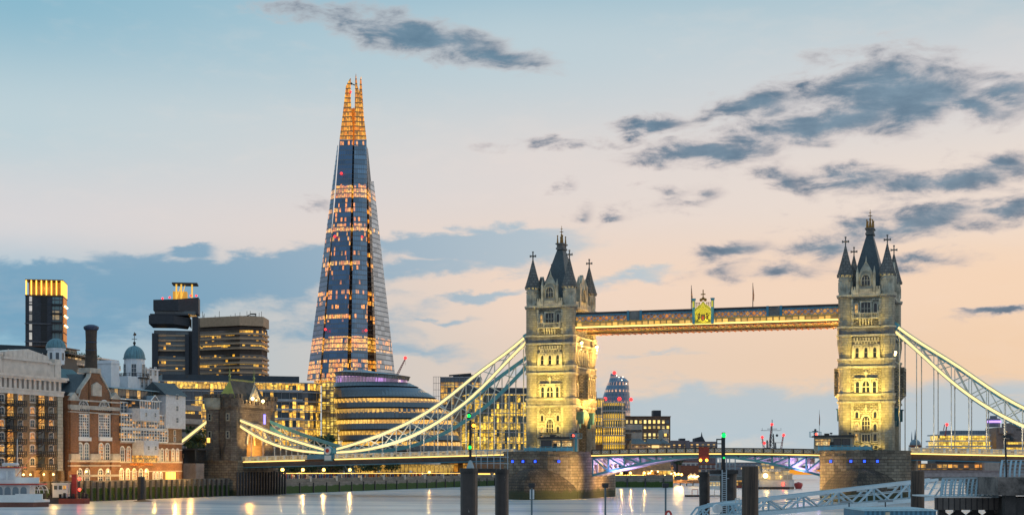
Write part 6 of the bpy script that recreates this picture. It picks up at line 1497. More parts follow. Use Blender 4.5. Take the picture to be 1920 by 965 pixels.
block(1183, 1258, 610, 832, 'low stone wharf building with dark sloping roofs and one bright window', plain('tan_stone', (.28, .20, .14), .8), offices('low_window', 1.6, 2.2, .4, (1, .6, .15), (1, .75, .3), 1, gcol=(.1, .1, .1), mw=.2, mh=.2, frame=(.28, .20, .14)), ((835, 840),), extra=ex)
lav = plain('lavender_brick', (.22, .16, .17), .8)
fw = offices('far_window', 3.2, 3.6, .42, (1, .55, .12), (1, .7, .25), 1.2, gcol=(.12, .11, .12), frame=(.2, .15, .15), mw=.3, mh=.25, rowvar=.3, detail=.4)
def ex(t, X, Zp, W): M().box(W*.5, W*.8, 3, 12, Zp(825), Zp(821)).build('roof_plant', conc_dark, t)
block(1259, 1293, 900, 825, 'far lavender brick block with few lit windows above the drawbridge deck', lav, fw, ((829, 835), (838, 842)), extra=ex)
def ex(t, X, Zp, W):
    M().add([(X(1303), 2, Zp(828)), (X(1324), 2, Zp(828)), (X(1324), 12, Zp(828)), (X(1303), 12, Zp(828)), (X(1303), 2, Zp(821)), (X(1318), 2, Zp(817)), (X(1318), 12, Zp(817)), (X(1303), 12, Zp(821))], [(0, 1, 5, 4), (4, 5, 6, 7), (1, 2, 6, 5), (3, 0, 4, 7), (2, 3, 7, 6)]).build('roof', conc_dark, t); M().frust(.6, .1, Zp(818), Zp(809), 6, (X(1318), 6)).build('spike', conc_dark, t)
    M().box(X(1302), X(1345), -1.2, 0, Zp(836), Zp(834)).build('balcony', plain('far_grey', (.25, .22, .22), .7), t)
block(1292, 1345, 880, 827, 'far office with a pitched dark roof and spike above the drawbridge deck', lav, fw, ((829, 834), (837, 842)), extra=ex)

# --- right bank beyond the northern tower
t, X, Zp = cam_thing(1716, 1000, 'station_tower', 'red brick river tower with a lead dome and small spire, right of the northern pier', 'tower', 4)
M().box(X(1707), X(1725), -3, 3, 4, Zp(836)).box(X(1706), X(1726), -3.4, 3.4, Zp(836), Zp(834)).build('walls', plain('tower_brick', (.30, .11, .06), .8), t)
window(t, X(1716.5), -3.05, Zp(846), 2.4, 3.4, cream, glow('shop_lit', (1, .66, .25), 1.1), 'round', .3, 1, 1)
g = M(); g.lathe([(3.6*math.cos(a*pi/16)+.02, Zp(834)+3.9*math.sin(a*pi/16)) for a in range(9)], 14, (X(1716), 0)); g.frust(.7, .6, Zp(824), Zp(819), 6, (X(1716), 0)); g.frust(.6, .05, Zp(819), Zp(804), 6, (X(1716), 0)); g.frust(.5, .05, Zp(826), Zp(808), 6, (X(1712.5), 4)); g.build('dome', plain('lead_dome', (.16, .22, .26), .5), t)
t, X, Zp = cam_thing(1760, 860, 'terraced_office', 'low terraced office with bright yellow floors and a grey plant storey beyond the right span', 'office block', 4)
yo = offices('terrace_lit', 1.5, 2.4, .95, (1, .56, .03), (1, .66, .1), 1.6, gcol=(.1, .09, .05), mw=.04, mh=0, rowvar=.05, detail=.7)
for i, (l, r, yt, yb) in enumerate(((1759, 1858, 837, 850), (1759, 1858, 827, 836), (1762, 1858, 816, 826))):
    M().box(X(l), X(r), i*1.5, 20, Zp(yb), Zp(yt)).build('glazing_band', yo, t); M().box(X(l)-1.5, X(r)+.3, i*1.5-1.4, 20.3, Zp(yt)+.02, Zp(yt)+.7).build('floor_slab', slab_w, t)
M().box(X(1780), X(1858), 6, 20, Zp(816), Zp(806)).build('plant_storey', masonry('louvred_grey', (.16, .19, .23), (.20, .23, .27), (.08, .1, .12), 1.4, 60, .1, .4, .1), t)
M().box(X(1757), X(1858), 3, 20, 3, Zp(850)).build('base', conc_dark, t)
g = M(); g.bar((X(1774), 2, Zp(815)), (X(1777.5), 2, Zp(796)), .5); g.bar((X(1771), 2, Zp(806)), (X(1773), 2, Zp(795)), .4); g.cb(X(1774), 2, Zp(817), 1, 1, 1); g.build('roof_crane', redp, t); M().ball((X(1777), 1.6, Zp(795)), .9).build('red_beacon', glow('beacon'), t)
t, X, Zp = cam_thing(1863, 1300, 'communications_tower', 'slim round communications tower with a violet lit band behind the right hanger rods', 'tower', 4)
M().frust(5, 5, 4, Zp(804), 14).frust(5.5, 5.5, Zp(800), Zp(792), 14).frust(3, 3, Zp(784), Zp(779), 12).build('shaft', plain('comm_grey', (.20, .2, .24), .6), t); M().frust(6.2, 6.2, Zp(792), Zp(788), 14).build('violet_band', glow('violet_band', (.5, .3, 1), 1.8), t); M().frust(5.6, 5.6, Zp(788), Zp(784), 14).build('upper_deck', plain('comm_grey'), t)
t, X, Zp = cam_thing(1870, 870, 'concrete_hotel', 'stepped concrete hotel block at the right edge beyond the bridge', 'hotel', 4)
tc_ = plain('hotel_concrete', (.24, .18, .16), .8, 0, .2)
M().box(X(1868), X(1930), 0, 20, 3, Zp(801)).box(X(1872), X(1899), -2, 10, Zp(812), Zp(800.5)).box(X(1897), X(1935), 1, 18, Zp(801), Zp(792)).box(X(1880), X(1905), -4, 0, Zp(823), Zp(818)).build('walls', tc_, t)
for k in range(4): M().box(X(1876+k*6), X(1880+k*6), -2.1, -1.95, Zp(810), Zp(806)).build('window', fw, t)
for y in (828, 838, 846): M().box(X(1886), X(1930), -.15, .02, Zp(y+4), Zp(y)).build('window_row', yo, t)
for y in (795, 803): M().box(X(1906), X(1930), -.2, .9, Zp(y+3), Zp(y)).build('window_row', glass('dark_glass'), t)
block(1716, 1850, 850, 868, 'long low riverside building with lit orange windows seen under the right span', plain('low_brown', (.22, .12, .07), .8), offices('low_orange', 3, 3.4, .6, (1, .35, .04), (1, .65, .12), 1.2, gcol=(.1, .06, .04), mw=.1, mh=.1, frame=(.2, .11, .06), rowvar=.1), ((870, 879),), z0=1)
block(1846, 1874, 845, 866, 'pale concrete riverside building under the right end of the span', plain('pale_pinkstone'), offices('low_orange'), ((884, 888),), z0=1)
t, X, Zp = cam_thing(1715, 760, 'river_bridge', 'low pale concrete river bridge with a parapet, far under the right span', 'bridge', 2)
M().box(X(1660), X(1990), 0, 9, Zp(893), Zp(884)).build('deck', plain('bridge_pale', (.34, .27, .26), .7), t); M().box(X(1660), X(1990), -.4, 0, Zp(884.5), Zp(881)).build('parapet', plain('bridge_pale2', (.24, .17, .16), .7), t)
for px in (1738, 1822, 1905): M().box(X(px)-3, X(px)+3, 1, 8, -1, Zp(893)).build('river_pier', plain('bridge_pale'), t)

# --- far river bridge with the orange-lit arch, and buildings below the drawbridge
t, X, Zp = cam_thing(1460, 930, 'river_bridge', 'far river bridge glowing orange under its deck, seen beneath the drawbridge', 'bridge', 0)
M().box(X(1250), X(1600), 0, 10, Zp(880), Zp(874)).build('deck', plain('low_brown'), t); M().box(X(1300), X(1548), -.4, -.05, Zp(889), Zp(880)).build('lit_soffit', glow('orange_soffit', (1, .36, .02), .8), t)
g = M()
for c, w_ in ((1380, 60), (1500, 60), (1600, 50)):
    arc = [(X(c)+X(1460+w_)*math.cos(pi*i/12)*1.0, -1+6.4*math.sin(pi*i/12)) for i in range(13)]
    for (x0, z0), (x1, z1) in zip(arc, arc[1:]): g.add([(x0, .1, z0), (x1, .1, z1), (x1, .1, Zp(889)), (x0, .1, Zp(889))], [(3, 2, 1, 0)])
g.build('arches', plain('arch_violet', (.22, .14, .17), .8), t)
rb = masonry('wharf_red_brick', (.30, .09, .05), (.36, .12, .06), (.2, .1, .07), 1.2, .5, .03, .3, .2)
rbw = offices('wharf_windows', 2.6, 3.2, .3, (1, .5, .1), (1, .65, .2), 1.1, gcol=(.12, .10, .12), frame=(.5, .42, .38), mw=.16, mh=.12, rowvar=.2)
block(1277, 1310, 820, 864, 'red brick wharf building with white-framed windows below the drawbridge deck', rb, rbw, ((866, 872),), z0=1)
block(1306, 1345, 830, 868, 'red brick wharf terrace with a pink glow below the middle of the drawbridge', rb, rbw, ((871, 877), (879, 884)), z0=1)
block(1345, 1460, 880, 866, 'long pale grey building with rows of small windows below the right drawbridge leaf', plain('far_grey'), offices('far_pale_windows', 2.2, 2.6, .2, (1, .6, .2), (1, .7, .3), .8, gcol=(.14, .2, .26), frame=(.28, .24, .26), mw=.2, mh=.25), ((869, 873), (875, 879)), z0=1)
block(1150, 1262, 640, 872, 'dim brown riverside terrace behind the lamps right of the southern pier', plain('dim_brown', (.10, .06, .035), .8), offices('terrace_win', 2.4, 3, .5, (1, .4, .03), (1, .6, .1), 1.0, gcol=(.08, .05, .03), mw=.14, mh=.14, frame=(.10, .06, .035)), ((874, 879),), z0=1)

# --- warship
t, X, Zp = cam_thing(1455, 545, 'museum_warship', 'grey moored warship with lit decks and a lattice mast, seen under the right drawbridge leaf', 'warship', 0)
grey = plain('ship_grey', (.40, .42, .44), .5, 0, .15); sl = offices('ship_deck_lit', 1.5, 1.7, .5, (1, .5, .06), (1, .7, .2), .9, gcol=(.35, .33, .28), frame=(.36, .36, .34), mw=.1, mh=.1, rowvar=.2)
hl = [(X(1419), 3), (X(1424), 0), (X(1480), 0), (X(1492), 3), (X(1492), 12), (X(1480), 15), (X(1424), 15), (X(1419), 12)]
g = M(); g.prism(hl, -1, Zp(900), 1.0); g.prism([(p[0]*1.02, p[1]) for p in hl], Zp(900), Zp(899.3)); g.build('hull', grey, t); M().prism([(p[0]*1.005, p[1]-.02) for p in hl], -1, .9).build('waterline', iron, t)
for i, (l, r, yt, yb) in enumerate(((1422, 1488, 888, 899), (1424, 1483, 880, 888), (1428, 1476, 873, 880), (1434, 1470, 866, 873), (1440, 1465, 858, 866))):
    M().box(X(l), X(r), 2+i*.8, 13-i*.8, Zp(yb), Zp(yt)).build('deckhouse', sl if i < 4 else grey, t); M().box(X(l)-.4, X(r)+.4, 1.6+i*.8, 13.4-i*.8, Zp(yt), Zp(yt)+.2).build('deck', grey, t)
for px in (1437, 1447, 1458): M().box(X(px)-1.3, X(px)+1.3, .6, 2, Zp(884), Zp(878)).rod((X(px), 1, Zp(881)), (X(px)-.6, -3, Zp(879)), .18).build('gun_mount', grey, t)
g = M(); mx = X(1454)
for d in (-1.1, 1.1):
    for e in (-.9, .9): g.bar((mx+d, 7+e, Zp(862)), (mx+d*.35, 7+e*.4, Zp(812)), .28)
for k in range(7):
    za, zb_ = Zp(862-k*7), Zp(862-k*7-7); w0, w1 = 1.1-.1*k, 1.0-.1*k
    g.bar((mx-w0, 6.2, za), (mx+w1, 6.2, zb_), .16); g.bar((mx+w0, 6.2, za), (mx-w1, 6.2, zb_), .16); g.box(mx-w0, mx+w0, 6, 8, za, za+.14)
g.cb(mx, 7, Zp(812), .2, .2, Zp(785)-Zp(812)); g.cb(mx, 7, Zp(803), 3.6, .18, .18); g.cb(mx-.6, 7, Zp(806), 7, .15, .15); g.cb(mx, 7, Zp(829), 8, .15, .15); g.ball((mx+1.6, 6, Zp(815)), .5)
for dx in (-3.6, 3.2): g.cb(mx+dx, 7, Zp(806), .1, .1, 1.0)
g.bar((mx-1.8, 7, Zp(860)), (mx-1.8, 7, Zp(824)), .5); g.bar((mx+1.6, 7, Zp(860)), (mx+1.2, 7, Zp(828)), .4); g.box(mx-2.6, mx-1, 6.4, 7.6, Zp(842), Zp(838)); g.build('mast', plain('mast_dark', (.07, .07, .08), .6), t)
M().ball((X(1435), -.3, Zp(891)), .9).build('deck_lamp', bulb, t); M().ball((X(1468), -.3, Zp(905)), .35).ball((X(1468), -.3, Zp(908)), .35).build('red_lamp', glow('red_lamp'), t)
lamp('POINT', tuple(t.matrix_basis @ Vector((X(1436), -3, Zp(890)))), 500, amber_l, .5); lamp('POINT', tuple(t.matrix_basis @ Vector((X(1470), -4, Zp(892)))), 300, amber_l, .5)
tag(M().lathe_c([(.1, -1.6), (1.0, -1.5), (1.6, -.2), (1.5, .6), (.1, 1.1)], (0, 0, .6), 10).build('red_buoy_boat', plain('buoy_red', (.45, .05, .04), .5), None, tuple(gp(1497, 560))[:2]+(.8,)), 'small rounded red work float beside the hull of the moored warship', 'float')
for i, (xa, ya, xb, yb, lab) in enumerate(((1441, 850, 1447, 795, 'tall far red crane with a red lamp just left of the lattice mast'), (1434, 850, 1429, 819, 'short far red crane leaning left with two red lamps, left of the lattice mast'), (1463, 850, 1469, 815, 'far red crane with a red lamp just right of the lattice mast'))):
    t, X, Zp = cam_thing(xa, 1500, 'tower_crane', lab, 'crane', 4, 0, 'red cranes behind the warship mast')
    g = M()
    for d in (-.9, .9): g.bar((d, 0, Zp(ya)), (X(xb)+d*.3, 0, Zp(yb)), .5)
    for k in range(8): f0, f1 = k/8, (k+1)/8; g.bar((X(xb)*f0-.9, 0, Zp(ya)+(Zp(yb)-Zp(ya))*f0), (X(xb)*f1+.9*(1-f1), 0, Zp(ya)+(Zp(yb)-Zp(ya))*f1), .3)
    g.build('jib', redp, t); M().box(-1.2, 1.2, -1, 1, 4, Zp(ya)).build('mast', redp, t); M().ball((X(xb), -1, Zp(yb)), 1.5).build('red_beacon', glow('beacon'), t)
    if i == 1: M().ball((X(1433), -1, Zp(830)), 1.5).build('red_beacon', glow('beacon'), t)

# --- promenade: trees, lamps, crowd, terraces
leaf = plain('leaf_green', (.028, .055, .018), .7, 0, .5, 1.2); leaf2 = plain('leaf_light', (.055, .10, .03), .7, 0, .4, 1.2); bark = plain('bark', (.06, .045, .03), .9)
def tree(x, y, z, h, r, label, group=None, seed=1, n=900, drop=0, nm='tree'):
    rg = random.Random(seed); t = thing(nm, label, 'tree', (x, y, z), rg.random()*6, group)
    g = M(); g.frust(h*.035+.08, h*.022+.05, z, z+h*.5, 7)
    cl = []
    for k in range(9):
        a = k*2.4+rg.random(); rr_ = r*(.35+.5*rg.random()); c = (rr_*math.cos(a), rr_*math.sin(a), z+h*(.45+.45*rg.random())); cl.append((c, r*(.3+.22*rg.random()))); g.rod((0, 0, z+h*.32), c, .09*h/8, .03)
    cl.append(((0, 0, z+h*.8), r*.45)); g.build('trunk', bark, t)
    gs = [M(), M()]
    for i in range(n):
        c, q = cl[rg.randrange(len(cl))]; v = Vector((rg.gauss(0, 1), rg.gauss(0, 1), rg.gauss(0, 1))).normalized()*q*(.55+.5*rg.random())
        p = Vector(c)+Vector((v.x, v.y, v.z*.8)); 
        if drop: p.z -= drop*rg.random()*abs(v.x+v.y)*.5
        s_ = r*.09*(.6+.8*rg.random()); a = Vector((rg.gauss(0, 1), rg.gauss(0, 1), rg.gauss(0, 1))).normalized(); b = a.orthogonal().normalized(); 
        gs[i % 3 == 0].poly([p+a*s_, p+b*s_*.8, p-a*s_, p-b*s_*.8])
    cr = gs[0].build('crown', leaf, t); gs[1].build('light_leaves', leaf2, cr)
    return t
k = 0
for px in (500, 516, 534, 553, 575, 598, 622, 648, 676, 704, 735):
    Z = 478+(px-500)*.42+(k % 3)*10; p = gp(px, Z); o = tree(p.x, p.y, GZ, 5.2+1.2*((k*7) % 5)/5, 3.6, 'dark leafy tree in the row behind the promenade lamps under the left span', 'trees along the promenade', 20+k, 420, nm='promenade_tree'); k += 1
for i, (px, Z, yt, r, lab) in enumerate(((605, 520, 812, 5.5, 'round dark tree rising above the left span between the office block and the egg-shaped hall'), (625, 545, 826, 4.0, 'smaller dark tree at the left foot of the egg-shaped hall'), (585, 550, 838, 3.4, 'low dark tree left of the roundel behind the left span'),
                              (372, 452, 795, 4.2, 'tall dark tree between the white weatherboard tower and the gatehouse'), (353, 455, 812, 3.0, 'narrow dark tree right behind the corner of the brewhouse'), (377, 440, 830, 3.0, 'bushy tree by the gatehouse wall under the anchor chain'))):
    p = gp(px, Z); tree(p.x, p.y, GZ+1, zz(yt, Z)-GZ-1, r, lab, None, 60+i, 1100)
p = gp(1270, 700); tree(p.x, p.y, GZ, 13, 3.0, 'drooping willow tree lit from below, left of the red brick wharf building', None, 90, 700, 2.5, 'willow_tree')
def lamp_post(px, Z, py, label, lit=True, group='lamps along the promenade'):
    p = gp(px, Z); h = zz(py, Z)
    t = thing('promenade_lamp', label, 'lamp post', (p.x, p.y, GZ), AL, group)
    M().frust(.22, .1, GZ, h-.4, 6).build('post', iron, t); M().ball((0, 0, h), .55).build('globe', glow('globe_lit', (1, .52, .10), 6) if lit else pale_paint, t)
    if lit: lamp('POINT', (p.x-SA*-1.0, p.y-1.2, h), 1400, (1, .6, .2), .3)
for px in (529.8, 568, 607, 656): lamp_post(px, 470+(px-529.8)*.36, 880, 'lit globe lamp on the promenade under the left span, left of the dark piles')
lamp_post(805, 590, 884.5, 'lit globe lamp on the promenade before the glowing foyer of the egg-shaped hall')
for px in (710, 770): lamp_post(px, 567, 884, 'unlit globe lamp post on the promenade before the egg-shaped hall', False)
for px in (1152, 1165, 1182, 1208): lamp_post(px, 600, 886, 'lit globe lamp in the row on the quay right of the southern pier')
for px, py in ((1217, 879), (1246.5, 878)): lamp_post(px, 620, py, 'brighter taller lit lamp above the riverside restaurant right of the southern pier')
for px, py in ((1266, 889), (1272, 888), (1278, 889)): lamp_post(px, 640, py, 'lit lamp in the cluster by the moored jetty, left of the black twin piles')
def cable(px0, Z0, px1, Z1, py, label, r=.11):
    a, b = gp(px0, Z0), gp(px1, Z1); t = M().rod((0, 0, 0), (b.x-a.x, b.y-a.y, zz(py, Z1)-zz(py, Z0)), r).build('light_string', glow('string_gold', (1, .58, .12), 2.2), None, (a.x, a.y, zz(py, Z0))); tag(t, label, 'light string')
cable(528, 470, 868, 612, 886.5, 'long golden string of lights above the promenade crowd under the left span')
cable(1146, 600, 1210, 600, 890, 'golden string of lights on the quay right of the southern pier')
def crowd(px0, Z0, px1, Z1, n, nm, seed):
    rg = random.Random(seed); g = [M(), M(), M(), M()]
    for i in range(n):
        f = rg.random(); p = gp(px0+(px1-px0)*f, Z0+(Z1-Z0)*f+rg.uniform(2, 20)); k = rg.randrange(4); h = rg.uniform(1.5, 1.8); x, y = p.x, p.y
        g[k].frust(.18, .27, GZ, GZ+h*.55, 6, (x, y)); g[k].frust(.27, .2, GZ+h*.55, GZ+h*.84, 6, (x, y)); g[(k+1) % 4].ball((x, y, GZ+h*.93), .13, 6, 4)
    m_ = M(); mats = [plain('cloth_dark', (.04, .04, .06), .8), plain('cloth_pale', (.5, .42, .36), .8), plain('cloth_red', (.35, .08, .06), .8), plain('cloth_blue', (.08, .14, .3), .8)]
    o = None
    me_v = []; idx = []
    for k, q in enumerate(g): b = len(m_.v); m_.v += q.v; m_.f += [tuple(i+b for i in f) for f in q.f]; idx += [k]*len(q.f)
    o = m_.build(nm, mats); o.data.polygons.foreach_set('material_index', idx); kind(o, 'stuff'); return o
crowd(515, 472, 870, 618, 330, 'crowd', 4)
F = bank(690, 872, BX-14); t = fac_thing(F, 'cafe_terrace', 'long glowing orange cafe front on the promenade before the egg-shaped hall', 'cafe', GZ); zc_ = F.z(780, 887)
M().box(0, F.w, 0, 6, GZ, zc_).build('front', offices('cafe_lit', 2.2, 2.8, .6, (1, .36, .03), (1, .55, .1), .75, gcol=(.12, .05, .02), mw=.08, rowvar=.05, frame=(.2, .09, .03)), t); M().box(-.5, F.w+.5, -1.5, 6.3, zc_, zc_+.3).build('awning', brown_steel, t)
M().box(F.u(800), F.u(811), -1.6, -.1, GZ, zc_-.3).build('kiosk', plain('kiosk_gold', (.5, .3, .05), .6), t)
F = bank(868, 960, BX-16); t = fac_thing(F, 'quay_building', 'low amber-lit quay building behind the two bird-splashed piles', 'building', GZ)
M().box(0, F.w, 0, 8, GZ, F.z(900, 868)).build('front', offices('cafe_lit'), t); M().box(-.5, F.w, -1, 8.2, F.z(900, 868), F.z(900, 866)).build('roof', brown_steel, t)
t, X, Zp = cam_thing(890, 655, 'blue_hoarding', 'blue and white hoarding on the quay between the two dark piles', 'hoarding', GZ)
M().box(X(893), X(935), 0, .3, GZ+.2, Zp(889)).build('panel', plain('hoarding_blue', (.08, .25, .6), .5), t); M().box(X(893), X(935), 0, .3, Zp(889), Zp(886.5)).build('light_rail', glow('string_gold'), t)
t, X, Zp = cam_thing(1235, 605, 'riverside_restaurant', 'glowing two-storey riverside restaurant with strings of lamps right of the southern pier', 'restaurant', 2)
rl_ = offices('restaurant_lit', 1.7, 2.2, .8, (1, .4, .03), (1, .7, .15), 1.4, gcol=(.15, .07, .03), mw=.08, mh=.08, rowvar=.1, frame=(.25, .12, .04))
M().box(X(1216), X(1264), 0, 8, GZ-1.5, Zp(891)).build('lower_storey', rl_, t); M().box(X(1214), X(1262), 1, 8, Zp(888.5), Zp(882)).build('upper_storey', rl_, t); M().box(X(1212), X(1265), -1, 8.5, Zp(891), Zp(888.6)).build('balcony', plain('low_brown'), t); M().box(X(1222), X(1264), -.5, 8.4, Zp(882), Zp(880.5)).build('roof', plain('pale_awning', (.5, .4, .28), .6), t)
r4 = random.Random(8)
for k in range(26): M().ball((X(r4.uniform(1214, 1264)), -1.3, Zp(r4.uniform(881, 902))), .28).build('lamp_globe', bulb, t)
for k in range(8): M().box(X(1216+k*6)-.15, X(1216+k*6)+.15, -1, 6, -1, GZ-1.5).build('stilt', iron, t)
t, X, Zp = cam_thing(1330, 640, 'moored_jetty', 'dark floating jetty with lamp-lit white pavilions between the restaurant and the black piles', 'jetty', 0)
M().box(X(1262), X(1312), 0, 6, Zp(905), Zp(899)).build('deck', plain('low_brown'), t)
for px in (1276, 1288, 1300): M().box(X(px)-.2, X(px)+.2, 1, 1.4, -1, Zp(905)).build('stilt', iron, t)
for px in (1297, 1304): M().frust(1.7, .1, Zp(893), Zp(886.5), 8, (X(px), 3)).frust(1.4, 1.4, Zp(899), Zp(893), 8, (X(px), 3)).build('pavilion', glow('pavilion_lit', (1, .62, .25), .7), t)
for k in range(12): M().ball((X(1292+k*1.6), .2, Zp(r4.uniform(891, 895))), .25).build('lamp_globe', bulb, t)
t, X, Zp = cam_thing(1330, 560, 'passenger_boat', 'long low white riverboat with lit windows behind the black twin piles', 'boat', 0)
M().prism([(X(1322), 0), (X(1372), 0), (X(1376), 2.5), (X(1372), 5), (X(1322), 5)], -.6, Zp(910)).build('hull', pale_paint, t); M().box(X(1325), X(1366), .6, 4.4, Zp(910), Zp(903)).build('cabin', offices('boat_lit', 1.2, 1.4, .9, (1, .6, .15), (1, .75, .3), 1.2, gcol=(.2, .2, .2), mw=.1, frame=(.5, .5, .48)), t); M().box(X(1324), X(1367), .4, 4.6, Zp(903), Zp(902)).build('roof', pale_paint, t)
t, X, Zp = cam_thing(1385, 575, 'work_barge', 'dark moored barge with lamp-lit cabin beside the warship, behind the wooden pile', 'barge', 0)
M().prism([(X(1378), 0), (X(1418), 0), (X(1420), 3), (X(1418), 6), (X(1378), 6)], -.6, Zp(909)).build('hull', plain('barge_red', (.25, .05, .03), .6), t); M().box(X(1384), X(1410), 1, 5, Zp(909), Zp(900)).build('cabin', rl_, t)
for i, px in enumerate((1303, 1345)):
    t, X, Zp = cam_thing(px, 420, 'mooring_float', ('small dark mooring float with a post on the water left of the black twin piles', 'small pale mooring float with a hoop rail on the water behind the black twin piles')[i], 'float', 0)
    M().prism([(-2.4, -.8), (2.4, -.8), (2.8, 0), (2.4, .8), (-2.4, .8), (-2.8, 0)], -.3, .5).build('deck', dark_steel if i == 0 else pale_paint, t); M().bar((-.8, 0, .5), (-.8, 0, 2.0), .14).bar((.8, 0, .5), (.8, 0, 2.0), .14).bar((-.8, 0, 2), (.8, 0, 2), .14).build('hoop', plain('buoy_red') if i == 0 else pale_paint, t)
# ================================================================== boats at the left
t, X, Zp = cam_thing(40, 318, 'paddle_boat', 'white two-deck riverboat with red roofs moored at the left edge before the warehouse', 'boat', 0)
redroof = plain('boat_red', (.42, .05, .03), .5); bw = plain('boat_white', (.75, .74, .72), .45, 0, .08)
def hullp(l, r, d, sh=1.0): return [(X(l), d*.25), (X(l)+1, 0), (X(r)-2.5, 0), (X(r), d*.45), (X(r)-2.5, d), (X(l)+1, d), (X(l), d*.75)]
M().prism(hullp(-50, 84, 6), -.8, 1.0).build('hull_bottom', plain('hull_brown', (.16, .06, .04), .5), t)
M().prism(hullp(-50, 86, 6), 1.0, Zp(936)).build('hull', bw, t); M().box(X(28), X(79), .2, .5, Zp(936.3), Zp(925)).box(X(-50), X(28), .25, .5, Zp(936.3), Zp(927)).build('bulwark', bw, t)
arch_ = glow('boat_bay', (.9, .85, .78), .22)
M().box(X(-50), X(52), 1.2, 5, Zp(936.4), Zp(908.6)).build('lower_cabin', bw, t)
for k in range(6): window(t, X(-34+k*15), 1.17, Zp(927), 1.35, 1.7, bw, bluewin, 'round', .1, 1, 1)
M().box(X(-50), X(73), .2, 5.8, Zp(908.6), Zp(906)).build('lower_roof', redroof, t)
M().box(X(-50), X(25.5), 1.0, 5, Zp(906), Zp(877)).build('upper_cabin', bw, t)
for k in range(4): M().box(X(-30+k*14), X(-30+k*14)+1.15, .95, 1.0, Zp(899), Zp(882)).build('side_panel', plain('panel_white', (.62, .62, .64), .5), t)
M().box(X(-50), X(34), .4, 5.6, Zp(877), Zp(874.5)).build('upper_roof', redroof, t)
g = M()
for k in range(20): g.box(X(28+k*2.3), X(28+k*2.3)+.1, .3, .4, Zp(905.8), Zp(894.5))
g.box(X(27), X(73), .28, .42, Zp(895), Zp(894)); g.box(X(27), X(73), .34, .36, Zp(905), Zp(895)); g.build('deck_rail', bw, t)
for px in (3, 8, 14, 20, 26): M().rod((X(px), 1.2, Zp(870)), (X(px), 2.4, Zp(870)), .36, .36, 8).build('raft_canister', bw, t)
g = M()
for k in range(3):
    c = X(62+k*8); pr = None
    for i in range(13):
        a = pi*i/12; q = (c+1.15*math.cos(a), .8, Zp(924)+1.7*math.sin(a))
        if pr: g.bar(pr, q, .1)
        pr = q
g.box(X(54), X(88), .75, .85, Zp(918), Zp(917)); g.build('hoops', bw, t)
g = M(); 
for k in range(8): 
    f0, f1 = k/8, (k+1)/8; (g if k % 2 else g).bar((X(28+38*f0), 1, Zp(892-50*f0)), (X(28+38*f1), 1, Zp(892-50*f1)), .16)
g.build('boom', plain('boom_stripe', (.5, .25, .2), .5), t); M().frust(.1, .06, Zp(892), Zp(822), 6, (X(28), 1.5)).build('mast', bw, t)
lamp('POINT', tuple(t.matrix_basis @ Vector((X(38), -2.5, Zp(899)))), 30, (1, .8, .6), .2)
t, X, Zp = cam_thing(125, 344, 'work_boat', 'low red-hulled workboat with a white wheelhouse and two red lamps before the brewery', 'boat', 0)
M().prism([(X(108), 1), (X(110), 0), (X(158), 0), (X(164), 1.8), (X(158), 3.6), (X(110), 3.6)], -.5, Zp(934)).build('hull', plain('barge_red', (.25, .05, .03), .6), t); M().prism([(X(86), .4), (X(112), .4), (X(112), 3.2), (X(86), 3.2)], -.5, Zp(932)).build('pontoon', dark_steel, t)
M().box(X(96), X(124), 1, 3, Zp(932), Zp(907)).build('wheelhouse', bw, t); M().box(X(95), X(125), .7, 3.3, Zp(907), Zp(905)).build('wheelhouse_roof', bw, t)
for px in (102, 111, 119): window(t, X(px), .97, Zp(917), .75, .9, bw, wglass if px != 119 else room[0], 'rect', .08, 1, 1)
M().box(X(131), X(140), 1.2, 2.4, Zp(934), Zp(888)).build('red_column', plain('funnel_red', (.20, .02, .02), .6), t)
M().bar((X(147), 1.2, Zp(934)), (X(147), 1.2, Zp(892)), .2).build('lamp_pole', iron, t)
for py in (897, 917): M().ball((X(147), .9, Zp(py)), .34).build('red_lamp', glow('red_lamp_bright', (1, .05, .03), 6), t); lamp('POINT', tuple(t.matrix_basis @ Vector((X(147), .2, Zp(py)))), 30, (1, .08, .05), .1)
g = M(); r5 = random.Random(2)
for k in range(14): px = r5.uniform(88, 160); g.cb(X(px), r5.uniform(.4, 1.5), Zp(934), .5, .4, r5.uniform(.4, 1.6))
for k in range(12): px = 110+k*4.2; g.box(X(px), X(px)+.06, .1, .16, Zp(934), Zp(926))
g.box(X(110), X(158), .1, .16, Zp(926.5), Zp(926)); g.build('deck_gear', iron, t)
t, X, Zp = cam_thing(265, 366, 'mooring_post', 'thick black mooring post standing in the water before the brewhouse', 'post', 0)
M().frust(1.0, .85, -1, Zp(893), 10, (0, 0)).build('post', iron, t); M().lathe_c([(.1, .5), (1.3, .3), (2.4, .05), (2.8, -.3)][::-1], (.6, -.6, 0), 12).build('mud_collar', plain('mud', (.08, .06, .04), .8), t)
for px in (1075,): pass
